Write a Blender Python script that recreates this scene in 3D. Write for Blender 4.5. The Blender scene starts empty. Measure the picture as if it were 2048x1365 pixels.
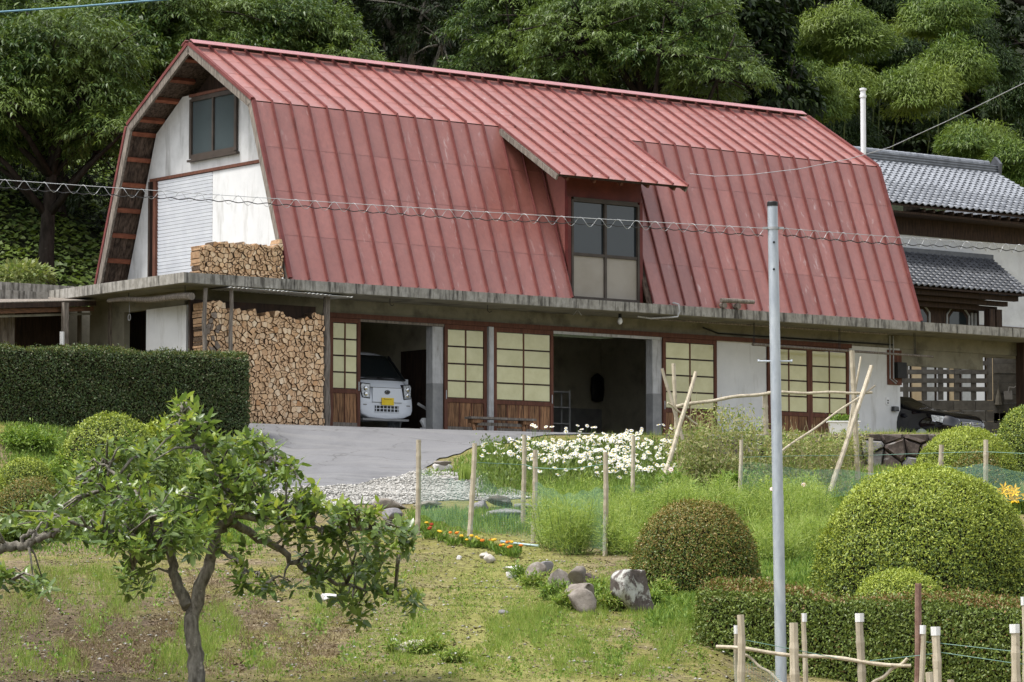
import bpy, bmesh, math, random
import numpy as np
from mathutils import Vector, Matrix
random.seed(7); RNG = np.random.default_rng(11)
sc = bpy.context.scene; C = sc.collection
# ---------------------------------------------------------------- camera
FPX = 6718.2; CX, CY = 1024.0, 682.5; PITCH = 0.0736
cam = bpy.data.cameras.new('camera'); camo = bpy.data.objects.new('camera', cam); C.objects.link(camo)
cam.lens = FPX / 2048 * 36; cam.sensor_width = 36; cam.clip_start = 0.5; cam.clip_end = 4000
camo.location = (0, 0, 0); camo.rotation_euler = (math.pi / 2 + PITCH, 0, 0)
sc.camera = camo
# ---------------------------------------------------------------- light
SUN_EL, SUN_AZ = math.radians(65), math.radians(250)     # azimuth clockwise from +Y: high on the viewer's left
w = bpy.data.worlds.new('World'); sc.world = w; w.use_nodes = True
nt = w.node_tree; nt.nodes.clear()
sky = nt.nodes.new('ShaderNodeTexSky'); sky.sky_type = 'NISHITA'; sky.sun_disc = False
sky.sun_elevation = SUN_EL; sky.sun_rotation = SUN_AZ; sky.air_density = 1.0; sky.dust_density = 3.0; sky.ozone_density = 1.0
hs = nt.nodes.new('ShaderNodeHueSaturation'); hs.inputs['Saturation'].default_value = 0.30     # veiled, milky sky
bg = nt.nodes.new('ShaderNodeBackground'); bg.inputs['Strength'].default_value = 0.15
wo = nt.nodes.new('ShaderNodeOutputWorld')
nt.links.new(sky.outputs[0], hs.inputs['Color']); nt.links.new(hs.outputs[0], bg.inputs['Color']); nt.links.new(bg.outputs[0], wo.inputs['Surface'])
sl = bpy.data.lights.new('sun', 'SUN'); so = bpy.data.objects.new('sun', sl); C.objects.link(so)
sl.energy = 1.8; sl.angle = math.radians(14); sl.color = (1.0, 0.965, 0.91)
sd = Vector((math.sin(SUN_AZ) * math.cos(SUN_EL), math.cos(SUN_AZ) * math.cos(SUN_EL), math.sin(SUN_EL)))
so.rotation_euler = sd.to_track_quat('Z', 'Y').to_euler()
sc.view_settings.view_transform = 'Standard'; sc.view_settings.look = 'None'; sc.view_settings.gamma = 1
sc.view_settings.exposure = 1.02
sc.cycles.max_bounces = 8; sc.cycles.transparent_max_bounces = 24; sc.cycles.diffuse_bounces = 4
# ---------------------------------------------------------------- frames of reference
A = 0.911; E0 = np.array([-6.2774, 64.0, 6.0436]) * 1.1
XD = np.array([math.sin(A), math.cos(A), 0]); YD = np.array([-math.cos(A), math.sin(A), 0])
BM = Matrix(((XD[0], YD[0], 0, E0[0]), (XD[1], YD[1], 0, E0[1]), (0, 0, 1, E0[2]), (0, 0, 0, 1)))
BROT = math.pi / 2 - A
ZF = -3.15                                    # floor of the barn in its own frame (0 = top of the concrete slab)
def ray(px, py):
    c, s = math.cos(PITCH), math.sin(PITCH); u = (px - CX) / FPX; v = -(py - CY) / FPX
    return np.array([u, c - v * s, s + v * c])
def W(px, py, d):                             # world point at ground distance d
    r = ray(px, py); return r * (d / r[1])
def B(px, py, x=None, y=None, z=None):        # barn-frame point on a plane of the barn frame
    r = ray(px, py)
    if x is not None: n, k = XD, x
    elif y is not None: n, k = YD, y
    else: n, k = np.array([0, 0, 1.]), z
    p = r * ((np.dot(E0, n) + k) / np.dot(r, n)) - E0
    return np.array([p @ XD, p @ YD, p[2]])
def toB(p):
    p = np.asarray(p, float) - E0; return np.array([p @ XD, p @ YD, p[2]])
def fromB(p): return E0 + p[0] * XD + p[1] * YD + np.array([0, 0, p[2]])
PROF_D = [-60, 0, 18, 28, 35, 42, 50, 57, 63, 70, 74, 78, 400]
PROF_Z = [-1.7, -1.6, -1.15, -.80, -.42, 0, .73, 1.47, 2.2, 3.02, 3.36, 3.46, 3.46]
def sst(a, b, v):
    t = np.clip((v - a) / (b - a), 0, 1); return t * t * (3 - 2 * t)
def T(x, y):                                  # terrain height
    x = np.asarray(x, float); y = np.asarray(y, float)
    z = np.interp(y, PROF_D, PROF_Z)
    zr = np.interp(y, [-60, 0, 18, 28, 35, 42, 50, 57, 63, 70.0, 70.5, 74, 80, 400], [-1.7, -1.6, -1.15, -.80, -.42, 0, .70, 1.35, 1.9, 2.5, 3.22, 3.4, 3.48, 3.48])
    z = z + (zr - z) * sst(2.6, 4.2, x)
    bx = (x - E0[0]) * XD[0] + (y - E0[1]) * XD[1]; by = (x - E0[0]) * YD[0] + (y - E0[1]) * YD[1]
    fl = E0[2] + ZF - 0.03
    z = z + (fl - z) * sst(-4.0, -0.2, by) * sst(-14, -4, bx)
    st = np.where(bx < 22, 10.2, 10.2 + (bx - 22) * 2.6); st = np.minimum(st, 42)
    st = st + np.where(bx < -3, np.clip((bx + 3) * 0.25, -3, 0), 0)
    up = np.maximum(0, by - st); z = z + np.minimum(up * 0.62, 4 + up * 0.42)
    z = z + 0.05 * np.sin(x * 1.3 + y * .7) * np.sin(y * .9 - x * .4) * sst(20, 30, y) * sst(-1, -5, by)
    z = z + 0.025 * np.sin(x * 3.1 + 1 + y * 1.7) * np.sin(y * 2.3 - x * 1.4) * sst(20, 30, y) * sst(-1, -5, by)
    z = z - .42 * sst(1.7, 2.6, x) * sst(34.5, 31.5, y) * sst(10, 22, y)
    # worn path dips a little, banks rise on the left
    return z
def G(px, py):                                # where the line of sight through a pixel meets the terrain
    r = ray(px, py); t = np.arange(22, 140, .25); p = r[None, :] * (t / r[1])[:, None]
    h = p[:, 2] - T(p[:, 0], p[:, 1]); i = int(np.argmax(h < 0)) if (h < 0).any() else len(t) - 1
    if i > 0: f = h[i - 1] / (h[i - 1] - h[i] + 1e-9); return p[i - 1] + (p[i] - p[i - 1]) * min(1, max(0, f))
    return p[i]
def onG(px, d, dz=0.0):                       # ground point straight below a pixel column at distance d
    x = (px - CX) / FPX * d; return np.array([x, d, float(T(x, d)) + dz])
# ---------------------------------------------------------------- object helpers
def link(o, parent=None):
    C.objects.link(o)
    if parent is not None: o.parent = parent
    return o
def tag(o, label=None, cat=None, group=None, kind=None):
    if label: o['label'] = label
    if cat: o['category'] = cat
    if group: o['group'] = group
    if kind: o['kind'] = kind
    return o
def empty(name, loc=(0, 0, 0), rz=0, label=None, cat=None, group=None, mat=None):
    o = bpy.data.objects.new(name, None); C.objects.link(o); o.empty_display_size = .2
    if mat is not None: o.matrix_world = mat
    else: o.location = loc; o.rotation_euler = (0, 0, rz)
    return tag(o, label, cat, group)
def copy_tree(o, parent=None):
    c = o.copy(); C.objects.link(c)
    if parent is not None: c.parent = parent
    for ch in [k for k in o.children]: copy_tree(ch, c)
    return c
class MB:
    def __init__(s): s.v = []; s.f = []; s.m = []; s.cur = 0
    def add(s, vs, fs, m=None):
        o = len(s.v); s.v += [tuple(float(t) for t in p) for p in vs]; s.f += [tuple(i + o for i in f) for f in fs]; s.m += [s.cur if m is None else m] * len(fs); return s
    def box(s, x0, x1, y0, y1, z0, z1, m=None):
        return s.add([(x0, y0, z0), (x1, y0, z0), (x1, y1, z0), (x0, y1, z0), (x0, y0, z1), (x1, y0, z1), (x1, y1, z1), (x0, y1, z1)],
                     [(3, 2, 1, 0), (4, 5, 6, 7), (0, 1, 5, 4), (1, 2, 6, 5), (2, 3, 7, 6), (3, 0, 4, 7)], m)
    def hexa(s, lo, hi, m=None):              # two quads (4 points each), joined
        return s.add(list(lo) + list(hi), [(3, 2, 1, 0), (4, 5, 6, 7), (0, 1, 5, 4), (1, 2, 6, 5), (2, 3, 7, 6), (3, 0, 4, 7)], m)
    def prism(s, poly, off, m=None):          # planar polygon swept by a vector
        n = len(poly); a = [np.array(p, float) for p in poly]; b = [p + np.array(off, float) for p in a]
        return s.add(a + b, [tuple(range(n))[::-1], tuple(range(n, 2 * n))] + [(i, (i + 1) % n, (i + 1) % n + n, i + n) for i in range(n)], m)
    def bar(s, p, q, w, h=None, up=(0, 0, 1), m=None):
        h = h or w; p = np.array(p, float); q = np.array(q, float); d = q - p; d /= np.linalg.norm(d)
        u = np.array(up, float); sd_ = np.cross(d, u)
        if np.linalg.norm(sd_) < 1e-3: sd_ = np.cross(d, (1, 0, 0))
        sd_ /= np.linalg.norm(sd_); u = np.cross(sd_, d); a = sd_ * w / 2; b = u * h / 2
        return s.hexa([p - a - b, p + a - b, p + a + b, p - a + b], [q - a - b, q + a - b, q + a + b, q - a + b], m)
    def tube(s, path, rad, n=8, m=None, caps=True):
        P = [np.array(p, float) for p in path]; k = len(P); R = rad if hasattr(rad, '__len__') else [rad] * k
        o = len(s.v); prev = None
        for i in range(k):
            d = P[min(i + 1, k - 1)] - P[max(i - 1, 0)]; d = d / (np.linalg.norm(d) + 1e-9)
            if prev is None: a = np.cross(d, (0, 0, 1)); a = np.cross(d, (1, 0, 0)) if np.linalg.norm(a) < .05 else a
            else: a = prev - d * np.dot(prev, d)
            a = a / (np.linalg.norm(a) + 1e-9); prev = a; b = np.cross(d, a)
            for j in range(n):
                t = 2 * math.pi * j / n; s.v.append(tuple(P[i] + R[i] * (math.cos(t) * a + math.sin(t) * b)))
        fs = [(o + i * n + j, o + i * n + (j + 1) % n, o + (i + 1) * n + (j + 1) % n, o + (i + 1) * n + j) for i in range(k - 1) for j in range(n)]
        if caps: fs += [tuple(o + j for j in range(n))[::-1], tuple(o + (k - 1) * n + j for j in range(n))]
        s.f += fs; s.m += [s.cur if m is None else m] * len(fs); return s
    def lathe(s, prof, c=(0, 0, 0), n=12, m=None):   # profile of (radius, z)
        return s.tube([(c[0], c[1], c[2] + z) for r, z in prof], [max(r, 1e-4) for r, z in prof], n, m)
    def build(s, name, mats, parent=None, smooth=False, kind=None):
        me = bpy.data.meshes.new(name); me.from_pydata(s.v, [], s.f)
        for mt in (mats if isinstance(mats, (list, tuple)) else [mats]): me.materials.append(mt)
        if any(s.m): me.polygons.foreach_set('material_index', s.m)
        if smooth: me.polygons.foreach_set('use_smooth', [len(f) <= 4 for f in s.f])
        me.update(); o = bpy.data.objects.new(name, me); link(o, parent)
        if kind: o['kind'] = kind
        return o
def shared(name, me, parent, M4=None, mats=None):
    o = bpy.data.objects.new(name, me); link(o, parent)
    if M4 is not None: o.matrix_local = M4
    return o
def np_mesh(name, verts, faces_flat, sides, mat, parent=None, smooth=False, mi=None):
    me = bpy.data.meshes.new(name); nv = len(verts); nf = len(faces_flat) // sides
    me.vertices.add(nv); me.vertices.foreach_set('co', np.asarray(verts, np.float32).ravel())
    me.loops.add(nf * sides); me.loops.foreach_set('vertex_index', np.asarray(faces_flat, np.int32).ravel())
    me.polygons.add(nf); me.polygons.foreach_set('loop_start', np.arange(nf, dtype=np.int32) * sides)
    try: me.polygons.foreach_set('loop_total', np.full(nf, sides, np.int32))
    except Exception: pass
    for mt in (mat if isinstance(mat, (list, tuple)) else [mat]): me.materials.append(mt)
    if mi is not None: me.polygons.foreach_set('material_index', np.asarray(mi, np.int32))
    if smooth: me.polygons.foreach_set('use_smooth', np.ones(nf, bool))
    me.update(calc_edges=True); me.validate()
    o = bpy.data.objects.new(name, me); link(o, parent); return o
def unit(v): return v / (np.linalg.norm(v, axis=-1, keepdims=True) + 1e-9)
def leaves(name, P, D, N, L, Wd, mat, parent=None, shape='diamond', droop=.15, mi=None):
    P = np.asarray(P, float); n = len(P); D = unit(np.asarray(D, float)); N = np.asarray(N, float)
    S = unit(np.cross(D, N)); N = np.cross(S, D)
    L = np.broadcast_to(np.asarray(L, float), (n,))[:, None]; Wd = np.broadcast_to(np.asarray(Wd, float), (n,))[:, None]
    if shape == 'diamond': tv = [(0, 0, 0), (.45, .5, .06), (1, 0, -droop), (.45, -.5, .06)]; tf = [(0, 3, 2, 1)]
    elif shape == 'blade': tv = [(0, .5, 0), (0, -.5, 0), (1, 0, -droop)]; tf = [(0, 1, 2)]
    elif shape == 'fold': tv = [(0, 0, 0), (.3, .46, .05), (.7, .40, -.02 - droop * .5), (1, 0, -droop), (.7, -.40, -.02 - droop * .5), (.3, -.46, .05), (.5, 0, -.05 - droop * .25)]; tf = [(0, 6, 2, 1), (6, 3, 2, 2), (0, 5, 4, 6), (6, 4, 3, 3)]
    if shape == 'fold': tf = [(0, 6, 1), (1, 6, 2), (2, 6, 3), (0, 5, 6), (5, 4, 6), (4, 3, 6)]
    k = len(tv); V = np.zeros((n, k, 3))
    for i, (a, b, c) in enumerate(tv): V[:, i] = P + a * L * D + b * Wd * S + c * L * N
    F = np.array(tf)[None] + (np.arange(n) * k)[:, None, None]
    return np_mesh(name, V.reshape(-1, 3), F.reshape(-1), len(tf[0]), mat, parent, mi=None if mi is None else np.repeat(mi, len(tf)))
def rdir(n): return unit(RNG.normal(size=(n, 3)))
# ---------------------------------------------------------------- materials
def _n(nt, t, **k):
    n = nt.nodes.new(t)
    for a, b in k.items(): setattr(n, a, b)
    return n
def ramp(nt, fac, stops):
    r = _n(nt, 'ShaderNodeValToRGB'); e = r.color_ramp.elements
    while len(e) < len(stops): e.new(.5)
    for i, (p, c) in enumerate(stops): e[i].position = p; e[i].color = (*c, 1) if len(c) == 3 else c
    nt.links.new(fac, r.inputs[0]); return r.outputs[0]
def noise(nt, vec, scale, detail=5, rough=.6, stretch=None, dist=0):
    if stretch:
        m = _n(nt, 'ShaderNodeMapping'); m.inputs['Scale'].default_value = stretch; nt.links.new(vec, m.inputs[0]); vec = m.outputs[0]
    x = _n(nt, 'ShaderNodeTexNoise'); x.inputs['Scale'].default_value = scale; x.inputs['Detail'].default_value = detail
    x.inputs['Roughness'].default_value = rough; x.inputs['Distortion'].default_value = dist; nt.links.new(vec, x.inputs[0]); return x.outputs[0]
def mixc(nt, fac, a, b, mode='MIX'):
    m = _n(nt, 'ShaderNodeMix', data_type='RGBA', blend_type=mode)
    for sock, v in ((m.inputs[0], fac), (m.inputs[6], a), (m.inputs[7], b)):
        if hasattr(v, 'is_output'): nt.links.new(v, sock)
        elif isinstance(v, (int, float)): sock.default_value = v
        else: sock.default_value = (*v, 1)
    return m.outputs[2]
def math_(nt, op, a, b=0.0):
    m = _n(nt, 'ShaderNodeMath', operation=op)
    for sock, v in ((m.inputs[0], a), (m.inputs[1], b)):
        if hasattr(v, 'is_output'): nt.links.new(v, sock)
        else: sock.default_value = v
    return m.outputs[0]
def new_mat(name):
    m = bpy.data.materials.new(name); m.use_nodes = True; nt = m.node_tree; nt.nodes.clear()
    p = _n(nt, 'ShaderNodeBsdfPrincipled'); o = _n(nt, 'ShaderNodeOutputMaterial'); nt.links.new(p.outputs[0], o.inputs[0])
    g = _n(nt, 'ShaderNodeNewGeometry'); return m, nt, p, g.outputs['Position'], g
def setin(p, k, v):
    if k in p.inputs: p.inputs[k].default_value = v
def bumpit(nt, p, h, strength=.3, dist=.02):
    b = _n(nt, 'ShaderNodeBump'); b.inputs['Strength'].default_value = strength; b.inputs['Distance'].default_value = dist
    nt.links.new(h, b.inputs['Height']); nt.links.new(b.outputs[0], p.inputs['Normal'])
def mat(name, c1, c2=None, scale=6, rough=.8, spec=.3, bump=0, stretch=None, rnd=0, stain=None, metal=0, lo=.35, hi=.65, stain_scale=1.2, stain_stretch=None, stain_lo=.5, stain_hi=.7, obj=False):
    m, nt, p, pos, g = new_mat(name)
    if obj: pos = _n(nt, 'ShaderNodeTexCoord').outputs['Object']
    c2 = c2 or c1; nz = noise(nt, pos, scale, 6, .62, stretch); col = ramp(nt, nz, [(lo, c1), (hi, c2)])
    if stain: col = mixc(nt, ramp(nt, noise(nt, pos, stain_scale, 6, .65, stain_stretch), [(stain_lo, (0, 0, 0)), (stain_hi, (1, 1, 1))]), col, stain)
    if rnd:
        oi = _n(nt, 'ShaderNodeObjectInfo'); f = math_(nt, 'ADD', math_(nt, 'MULTIPLY', oi.outputs['Random'], 2 * rnd), 1 - rnd)
        cc = _n(nt, 'ShaderNodeCombineColor'); [nt.links.new(f, cc.inputs[i]) for i in range(3)]
        col = mixc(nt, 1.0, col, cc.outputs[0], 'MULTIPLY')
    nt.links.new(col, p.inputs['Base Color']); setin(p, 'Roughness', rough); setin(p, 'Specular IOR Level', spec); setin(p, 'Metallic', metal)
    if bump: bumpit(nt, p, nz, bump)
    return m
def leafmat(name, cols, trans=.35, rough=.5, spec=.35, big=None, bigscale=.5):
    m, nt, p, pos, g = new_mat(name)
    n = len(cols); col = ramp(nt, g.outputs['Random Per Island'], [((i + .5) / n, c) for i, c in enumerate(cols)])
    if big: col = mixc(nt, ramp(nt, noise(nt, pos, bigscale, 3), [(.42, (0, 0, 0)), (.62, (1, 1, 1))]), col, big)
    nt.links.new(col, p.inputs['Base Color']); setin(p, 'Roughness', rough); setin(p, 'Specular IOR Level', spec)
    t = _n(nt, 'ShaderNodeBsdfTranslucent'); nt.links.new(mixc(nt, 1.0, col, (1.0, 1.0, .55), 'MULTIPLY'), t.inputs[0])
    x = _n(nt, 'ShaderNodeMixShader'); x.inputs[0].default_value = trans
    nt.links.new(p.outputs[0], x.inputs[1]); nt.links.new(t.outputs[0], x.inputs[2])
    nt.links.new(x.outputs[0], [q for q in nt.nodes if q.type == 'OUTPUT_MATERIAL'][0].inputs[0]); return m
def glassmat(name, col, rough=.08, spec=.5):
    return mat(name, col, tuple(min(1, c * 1.15) for c in col), scale=1.5, rough=rough, spec=spec)
def barkmat(name, c1, c2, scale=14): return mat(name, c1, c2, scale=scale, rough=.95, spec=.1, bump=.8, stretch=(1, 1, .35), stain=tuple(min(1, c * 2.0) for c in c2), stain_scale=7, stain_lo=.62, stain_hi=.72)
def roofmat(name, c1, c2):
    m, nt, p, pos, g = new_mat(name)
    col = ramp(nt, noise(nt, pos, 1.1, 6, .65), [(.35, c1), (.68, c2)])
    fine = noise(nt, pos, 9, 5, .7); col = mixc(nt, .22, col, ramp(nt, fine, [(.3, tuple(c * .6 for c in c1)), (.7, tuple(min(1, c * 1.5) for c in c2))]))
    oi = _n(nt, 'ShaderNodeObjectInfo'); f = math_(nt, 'ADD', math_(nt, 'MULTIPLY', oi.outputs['Random'], .22), .89)
    cc = _n(nt, 'ShaderNodeCombineColor'); [nt.links.new(f, cc.inputs[i]) for i in range(3)]; col = mixc(nt, 1.0, col, cc.outputs[0], 'MULTIPLY')
    st = noise(nt, pos, 3.2, 4, .6, (2.6, 2.6, .10)); mk = noise(nt, pos, .35, 3)
    sf = math_(nt, 'MULTIPLY', ramp(nt, st, [(.60, (0, 0, 0)), (.72, (1, 1, 1))]), ramp(nt, mk, [(.45, (0, 0, 0)), (.62, (1, 1, 1))]))
    col = mixc(nt, math_(nt, 'MULTIPLY', sf, .6), col, (.58, .45, .43))
    rs = noise(nt, pos, 2.3, 5, .7, (2.2, 2.2, .16)); col = mixc(nt, math_(nt, 'MULTIPLY', ramp(nt, rs, [(.56, (0, 0, 0)), (.75, (1, 1, 1))]), .45), col, (.13, .045, .035))
    col = mixc(nt, math_(nt, 'MULTIPLY', ramp(nt, noise(nt, pos, 14, 6, .75), [(.66, (0, 0, 0)), (.74, (1, 1, 1))]), .3), col, (.16, .06, .045))
    nt.links.new(col, p.inputs['Base Color']); setin(p, 'Roughness', .52); setin(p, 'Specular IOR Level', .8); setin(p, 'Coat Weight', .75); setin(p, 'Coat Roughness', .32)
    rr = ramp(nt, noise(nt, pos, 2.5, 4), [(.3, (.42, .42, .42)), (.7, (.62, .62, .62))]); nt.links.new(rr, p.inputs['Roughness'])
    bumpit(nt, p, noise(nt, pos, 2.2, 3, .5), .25, .03); return m
MT = {}
MT['roof'] = roofmat('red_painted_metal', (.265, .083, .066), (.32, .115, .092))
MT['rib'] = mat('red_rib_shadow_tone', (.13, .036, .032), (.19, .055, .05), scale=4, rough=.6, stain=(.07, .022, .018), stain_scale=5, stain_stretch=(1, 1, .4), stain_lo=.58, stain_hi=.75)  # darker than the sheets: the ribs' shadow lines put into the colour
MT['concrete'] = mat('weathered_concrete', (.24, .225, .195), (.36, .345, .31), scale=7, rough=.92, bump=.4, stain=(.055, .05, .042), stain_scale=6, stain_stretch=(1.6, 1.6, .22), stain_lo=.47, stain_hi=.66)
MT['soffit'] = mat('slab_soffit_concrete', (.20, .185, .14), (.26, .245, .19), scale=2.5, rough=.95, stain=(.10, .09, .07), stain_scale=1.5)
MT['plaster'] = mat('grey_white_plaster', (.62, .625, .62), (.70, .70, .695), scale=1.5, rough=.9, stain=(.40, .39, .36), stain_scale=2.2, stain_stretch=(1.4, 1.4, .28), stain_lo=.53, stain_hi=.78)
MT['plaster_old'] = mat('stained_gable_plaster', (.50, .505, .50), (.62, .625, .62), scale=2.2, rough=.9, stain=(.25, .245, .23), stain_scale=2.0, stain_stretch=(1.6, 1.6, .25), stain_lo=.52, stain_hi=.80)
MT['cream'] = mat('cream_inner_plaster', (.44, .41, .32), (.54, .51, .40), scale=2, rough=.9, stain=(.30, .27, .21), stain_scale=1.6)
MT['dado'] = mat('grey_mortar', (.22, .22, .22), (.30, .30, .29), scale=4, rough=.95)
MT['redwood'] = mat('red_brown_timber', (.085, .032, .020), (.15, .060, .036), scale=5, rough=.75, stretch=(3, 3, .4), rnd=.12)
MT['grainwood'] = mat('weathered_grain_board', (.055, .026, .014), (.33, .175, .085), scale=7, rough=.8, stretch=(5, 5, .35), bump=.3, rnd=.3, lo=.36, hi=.64)
MT['greywood'] = mat('grey_weathered_timber', (.10, .085, .07), (.26, .225, .19), scale=9, rough=.9, stretch=(3, 3, .4), bump=.4, rnd=.15)
MT['darkwood'] = mat('dark_timber', (.020, .013, .010), (.06, .035, .024), scale=6, rough=.8, stretch=(3, 3, .4), rnd=.25)
MT['soffitboard'] = mat('dark_soffit_board', (.022, .014, .010), (.12, .085, .065), scale=6, rough=.85, stretch=(3, 3, .3), rnd=.3)
MT['milkpane'] = mat('frosted_yellow_pane', (.56, .53, .28), (.66, .63, .36), scale=2.2, rough=.12, spec=.7, rnd=.08)
MT['glass_dark'] = glassmat('dark_window_glass', (.020, .026, .030), .06, .6)
MT['glass_gable'] = glassmat('gable_window_glass', (.055, .07, .075), .12, .7)
MT['pane_grey'] = mat('grey_opaque_pane', (.27, .24, .20), (.33, .30, .26), scale=1, rough=.4)
MT['bronze'] = mat('bronze_aluminium', (.045, .035, .028), (.07, .055, .045), scale=4, rough=.5)
MT['shutter'] = mat('white_steel_shutter', (.62, .64, .68), (.70, .72, .75), scale=3, rough=.5, rnd=.03)
MT['galv'] = mat('galvanised_steel', (.36, .40, .45), (.50, .54, .58), scale=14, rough=.45, spec=.5, metal=.35, stretch=(1, 1, .3))
MT['black'] = mat('black_plastic', (.012, .012, .013), (.02, .02, .02), rough=.5)
MT['white'] = mat('white_paint', (.70, .70, .70), (.78, .78, .78), scale=3, rough=.45)
MT['carwhite'] = mat('white_car_paint', (.66, .69, .74), (.70, .73, .78), scale=.5, rough=.22, spec=.6)
MT['carblack'] = mat('black_car_paint', (.004, .004, .006), (.006, .006, .008), scale=.5, rough=.06, spec=.7)
MT['chrome'] = mat('chrome', (.6, .6, .62), rough=.12, metal=1.0)
MT['lens'] = mat('headlight_lens', (.35, .37, .38), (.65, .67, .68), scale=22, rough=.1, spec=.8, lo=.45, hi=.55)
MT['plate'] = mat('yellow_number_plate', (.80, .55, .015), (.84, .62, .03), rough=.4)
MT['rubber'] = mat('tyre_rubber', (.012, .012, .012), (.02, .02, .02), rough=.85)
MT['wire'] = mat('steel_wire', (.32, .33, .34), (.42, .43, .44), rough=.5, metal=.3)
MT['cable'] = mat('black_cable', (.018, .018, .02), rough=.5)
MT['bluecable'] = mat('blue_green_cable', (.05, .16, .22), (.12, .25, .34), scale=3, rough=.5)
MT['bamboo'] = mat('dry_bamboo', (.34, .29, .21), (.50, .44, .34), scale=8, rough=.6, stretch=(2, 2, .3), rnd=.16, stain=(.22, .18, .13), stain_scale=9, stain_lo=.6, stain_hi=.72)
MT['node'] = mat('bamboo_node', (.20, .15, .09), (.30, .24, .15), rough=.7)
MT['cutend'] = None
# ================================================================= ground
def sheet(name, front, back, n, m, dz, material, kind='structure'):   # loft between two ground polylines, laid on the terrain
    def res(pl, n):
        pl = np.array(pl, float); d = np.r_[0, np.cumsum(np.linalg.norm(np.diff(pl, axis=0), axis=1))]; t = np.linspace(0, d[-1], n)
        return np.c_[np.interp(t, d, pl[:, 0]), np.interp(t, d, pl[:, 1])]
    a = res(front, n); b = res(back, n); u = np.linspace(0, 1, m)[:, None, None]; g = a[None] * (1 - u) + b[None] * u
    v = np.c_[g.reshape(-1, 2), (T(g[..., 0], g[..., 1]) + dz).ravel()]
    i, j = np.meshgrid(np.arange(m - 1), np.arange(n - 1), indexing='ij'); k = i * n + j
    f = np.stack([k, k + 1, k + n + 1, k + n], -1).reshape(-1)
    o = np_mesh(name, v, f, 4, material, smooth=True); o['kind'] = kind; return o
def ground_material():
    m, nt, p, pos, g = new_mat('mossy_earth')
    n1 = noise(nt, pos, .9, 6, .65); n2 = noise(nt, pos, 5.5, 6, .7); n3 = noise(nt, pos, 26, 4, .7)
    earth = ramp(nt, n2, [(.30, (.09, .066, .042)), (.55, (.19, .148, .095)), (.75, (.32, .265, .18))])
    moss = ramp(nt, n2, [(.30, (.095, .10, .026)), (.60, (.20, .185, .055)), (.8, (.31, .275, .11))])
    col = mixc(nt, ramp(nt, n1, [(.40, (0, 0, 0)), (.60, (1, 1, 1))]), earth, moss)
    sx = _n(nt, 'ShaderNodeSeparateXYZ'); nt.links.new(pos, sx.inputs[0])
    pd = math_(nt, 'ADD', math_(nt, 'ABSOLUTE', math_(nt, 'ADD', sx.outputs['X'], .1)), math_(nt, 'MULTIPLY', n1, 1.6))        # mossy strip of the path
    pm = ramp(nt, math_(nt, 'MULTIPLY', pd, .4), [(.45, (1, 1, 1)), (.85, (0, 0, 0))]); moss2 = ramp(nt, n2, [(.28, (.105, .098, .034)), (.48, (.19, .188, .055)), (.7, (.28, .275, .10))])
    col = mixc(nt, math_(nt, 'MULTIPLY', pm, .8), col, moss2)
    # brown litter bank in the left foreground, hillside floor near black with the wood's shade in its colour
    left = math_(nt, 'ADD', sx.outputs['X'], math_(nt, 'MULTIPLY', n1, 3.0))
    lf = math_(nt, 'MULTIPLY', ramp(nt, math_(nt, 'MULTIPLY', math_(nt, 'ADD', left, 2.2), .6), [(.0, (1, 1, 1)), (1.0, (0, 0, 0))]), ramp(nt, math_(nt, 'DIVIDE', sx.outputs['Y'], 100), [(.36, (1, 1, 1)), (.44, (0, 0, 0))]))
    litter = ramp(nt, n2, [(.30, (.028, .020, .014)), (.52, (.075, .053, .037)), (.72, (.15, .11, .08))])
    col = mixc(nt, math_(nt, 'MULTIPLY', lf, .85), col, litter)
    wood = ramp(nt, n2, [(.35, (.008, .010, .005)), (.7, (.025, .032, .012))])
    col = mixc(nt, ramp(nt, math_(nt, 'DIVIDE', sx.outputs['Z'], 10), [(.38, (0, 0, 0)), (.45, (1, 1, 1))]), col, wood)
    col = mixc(nt, .35, col, mixc(nt, 1.0, col, ramp(nt, n3, [(.3, (.35, .35, .35)), (.7, (1.7, 1.7, 1.7))]), 'MULTIPLY'))
    nt.links.new(col, p.inputs['Base Color']); setin(p, 'Roughness', .97); setin(p, 'Specular IOR Level', .1)
    bumpit(nt, p, math_(nt, 'ADD', n2, math_(nt, 'MULTIPLY', n3, .5)), .7, .05); return m
xs = np.r_[np.linspace(-140, -16, 26)[:-1], np.linspace(-16, 20, 140)[:-1], np.linspace(20, 190, 34)]
ys = np.r_[np.linspace(-60, 24, 18)[:-1], np.linspace(24, 74, 180)[:-1], np.linspace(74, 110, 40)[:-1], np.linspace(110, 330, 60)]
gx, gy = np.meshgrid(xs, ys); gz = T(gx, gy)
i, j = np.meshgrid(np.arange(len(ys) - 1), np.arange(len(xs) - 1), indexing='ij'); k = i * len(xs) + j; nx_ = len(xs)
MT['ground'] = ground_material()
gr = np_mesh('ground', np.c_[gx.ravel(), gy.ravel(), gz.ravel()], np.stack([k, k + 1, k + nx_ + 1, k + nx_], -1).reshape(-1), 4, MT['ground'], smooth=True); gr['kind'] = 'structure'
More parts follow.
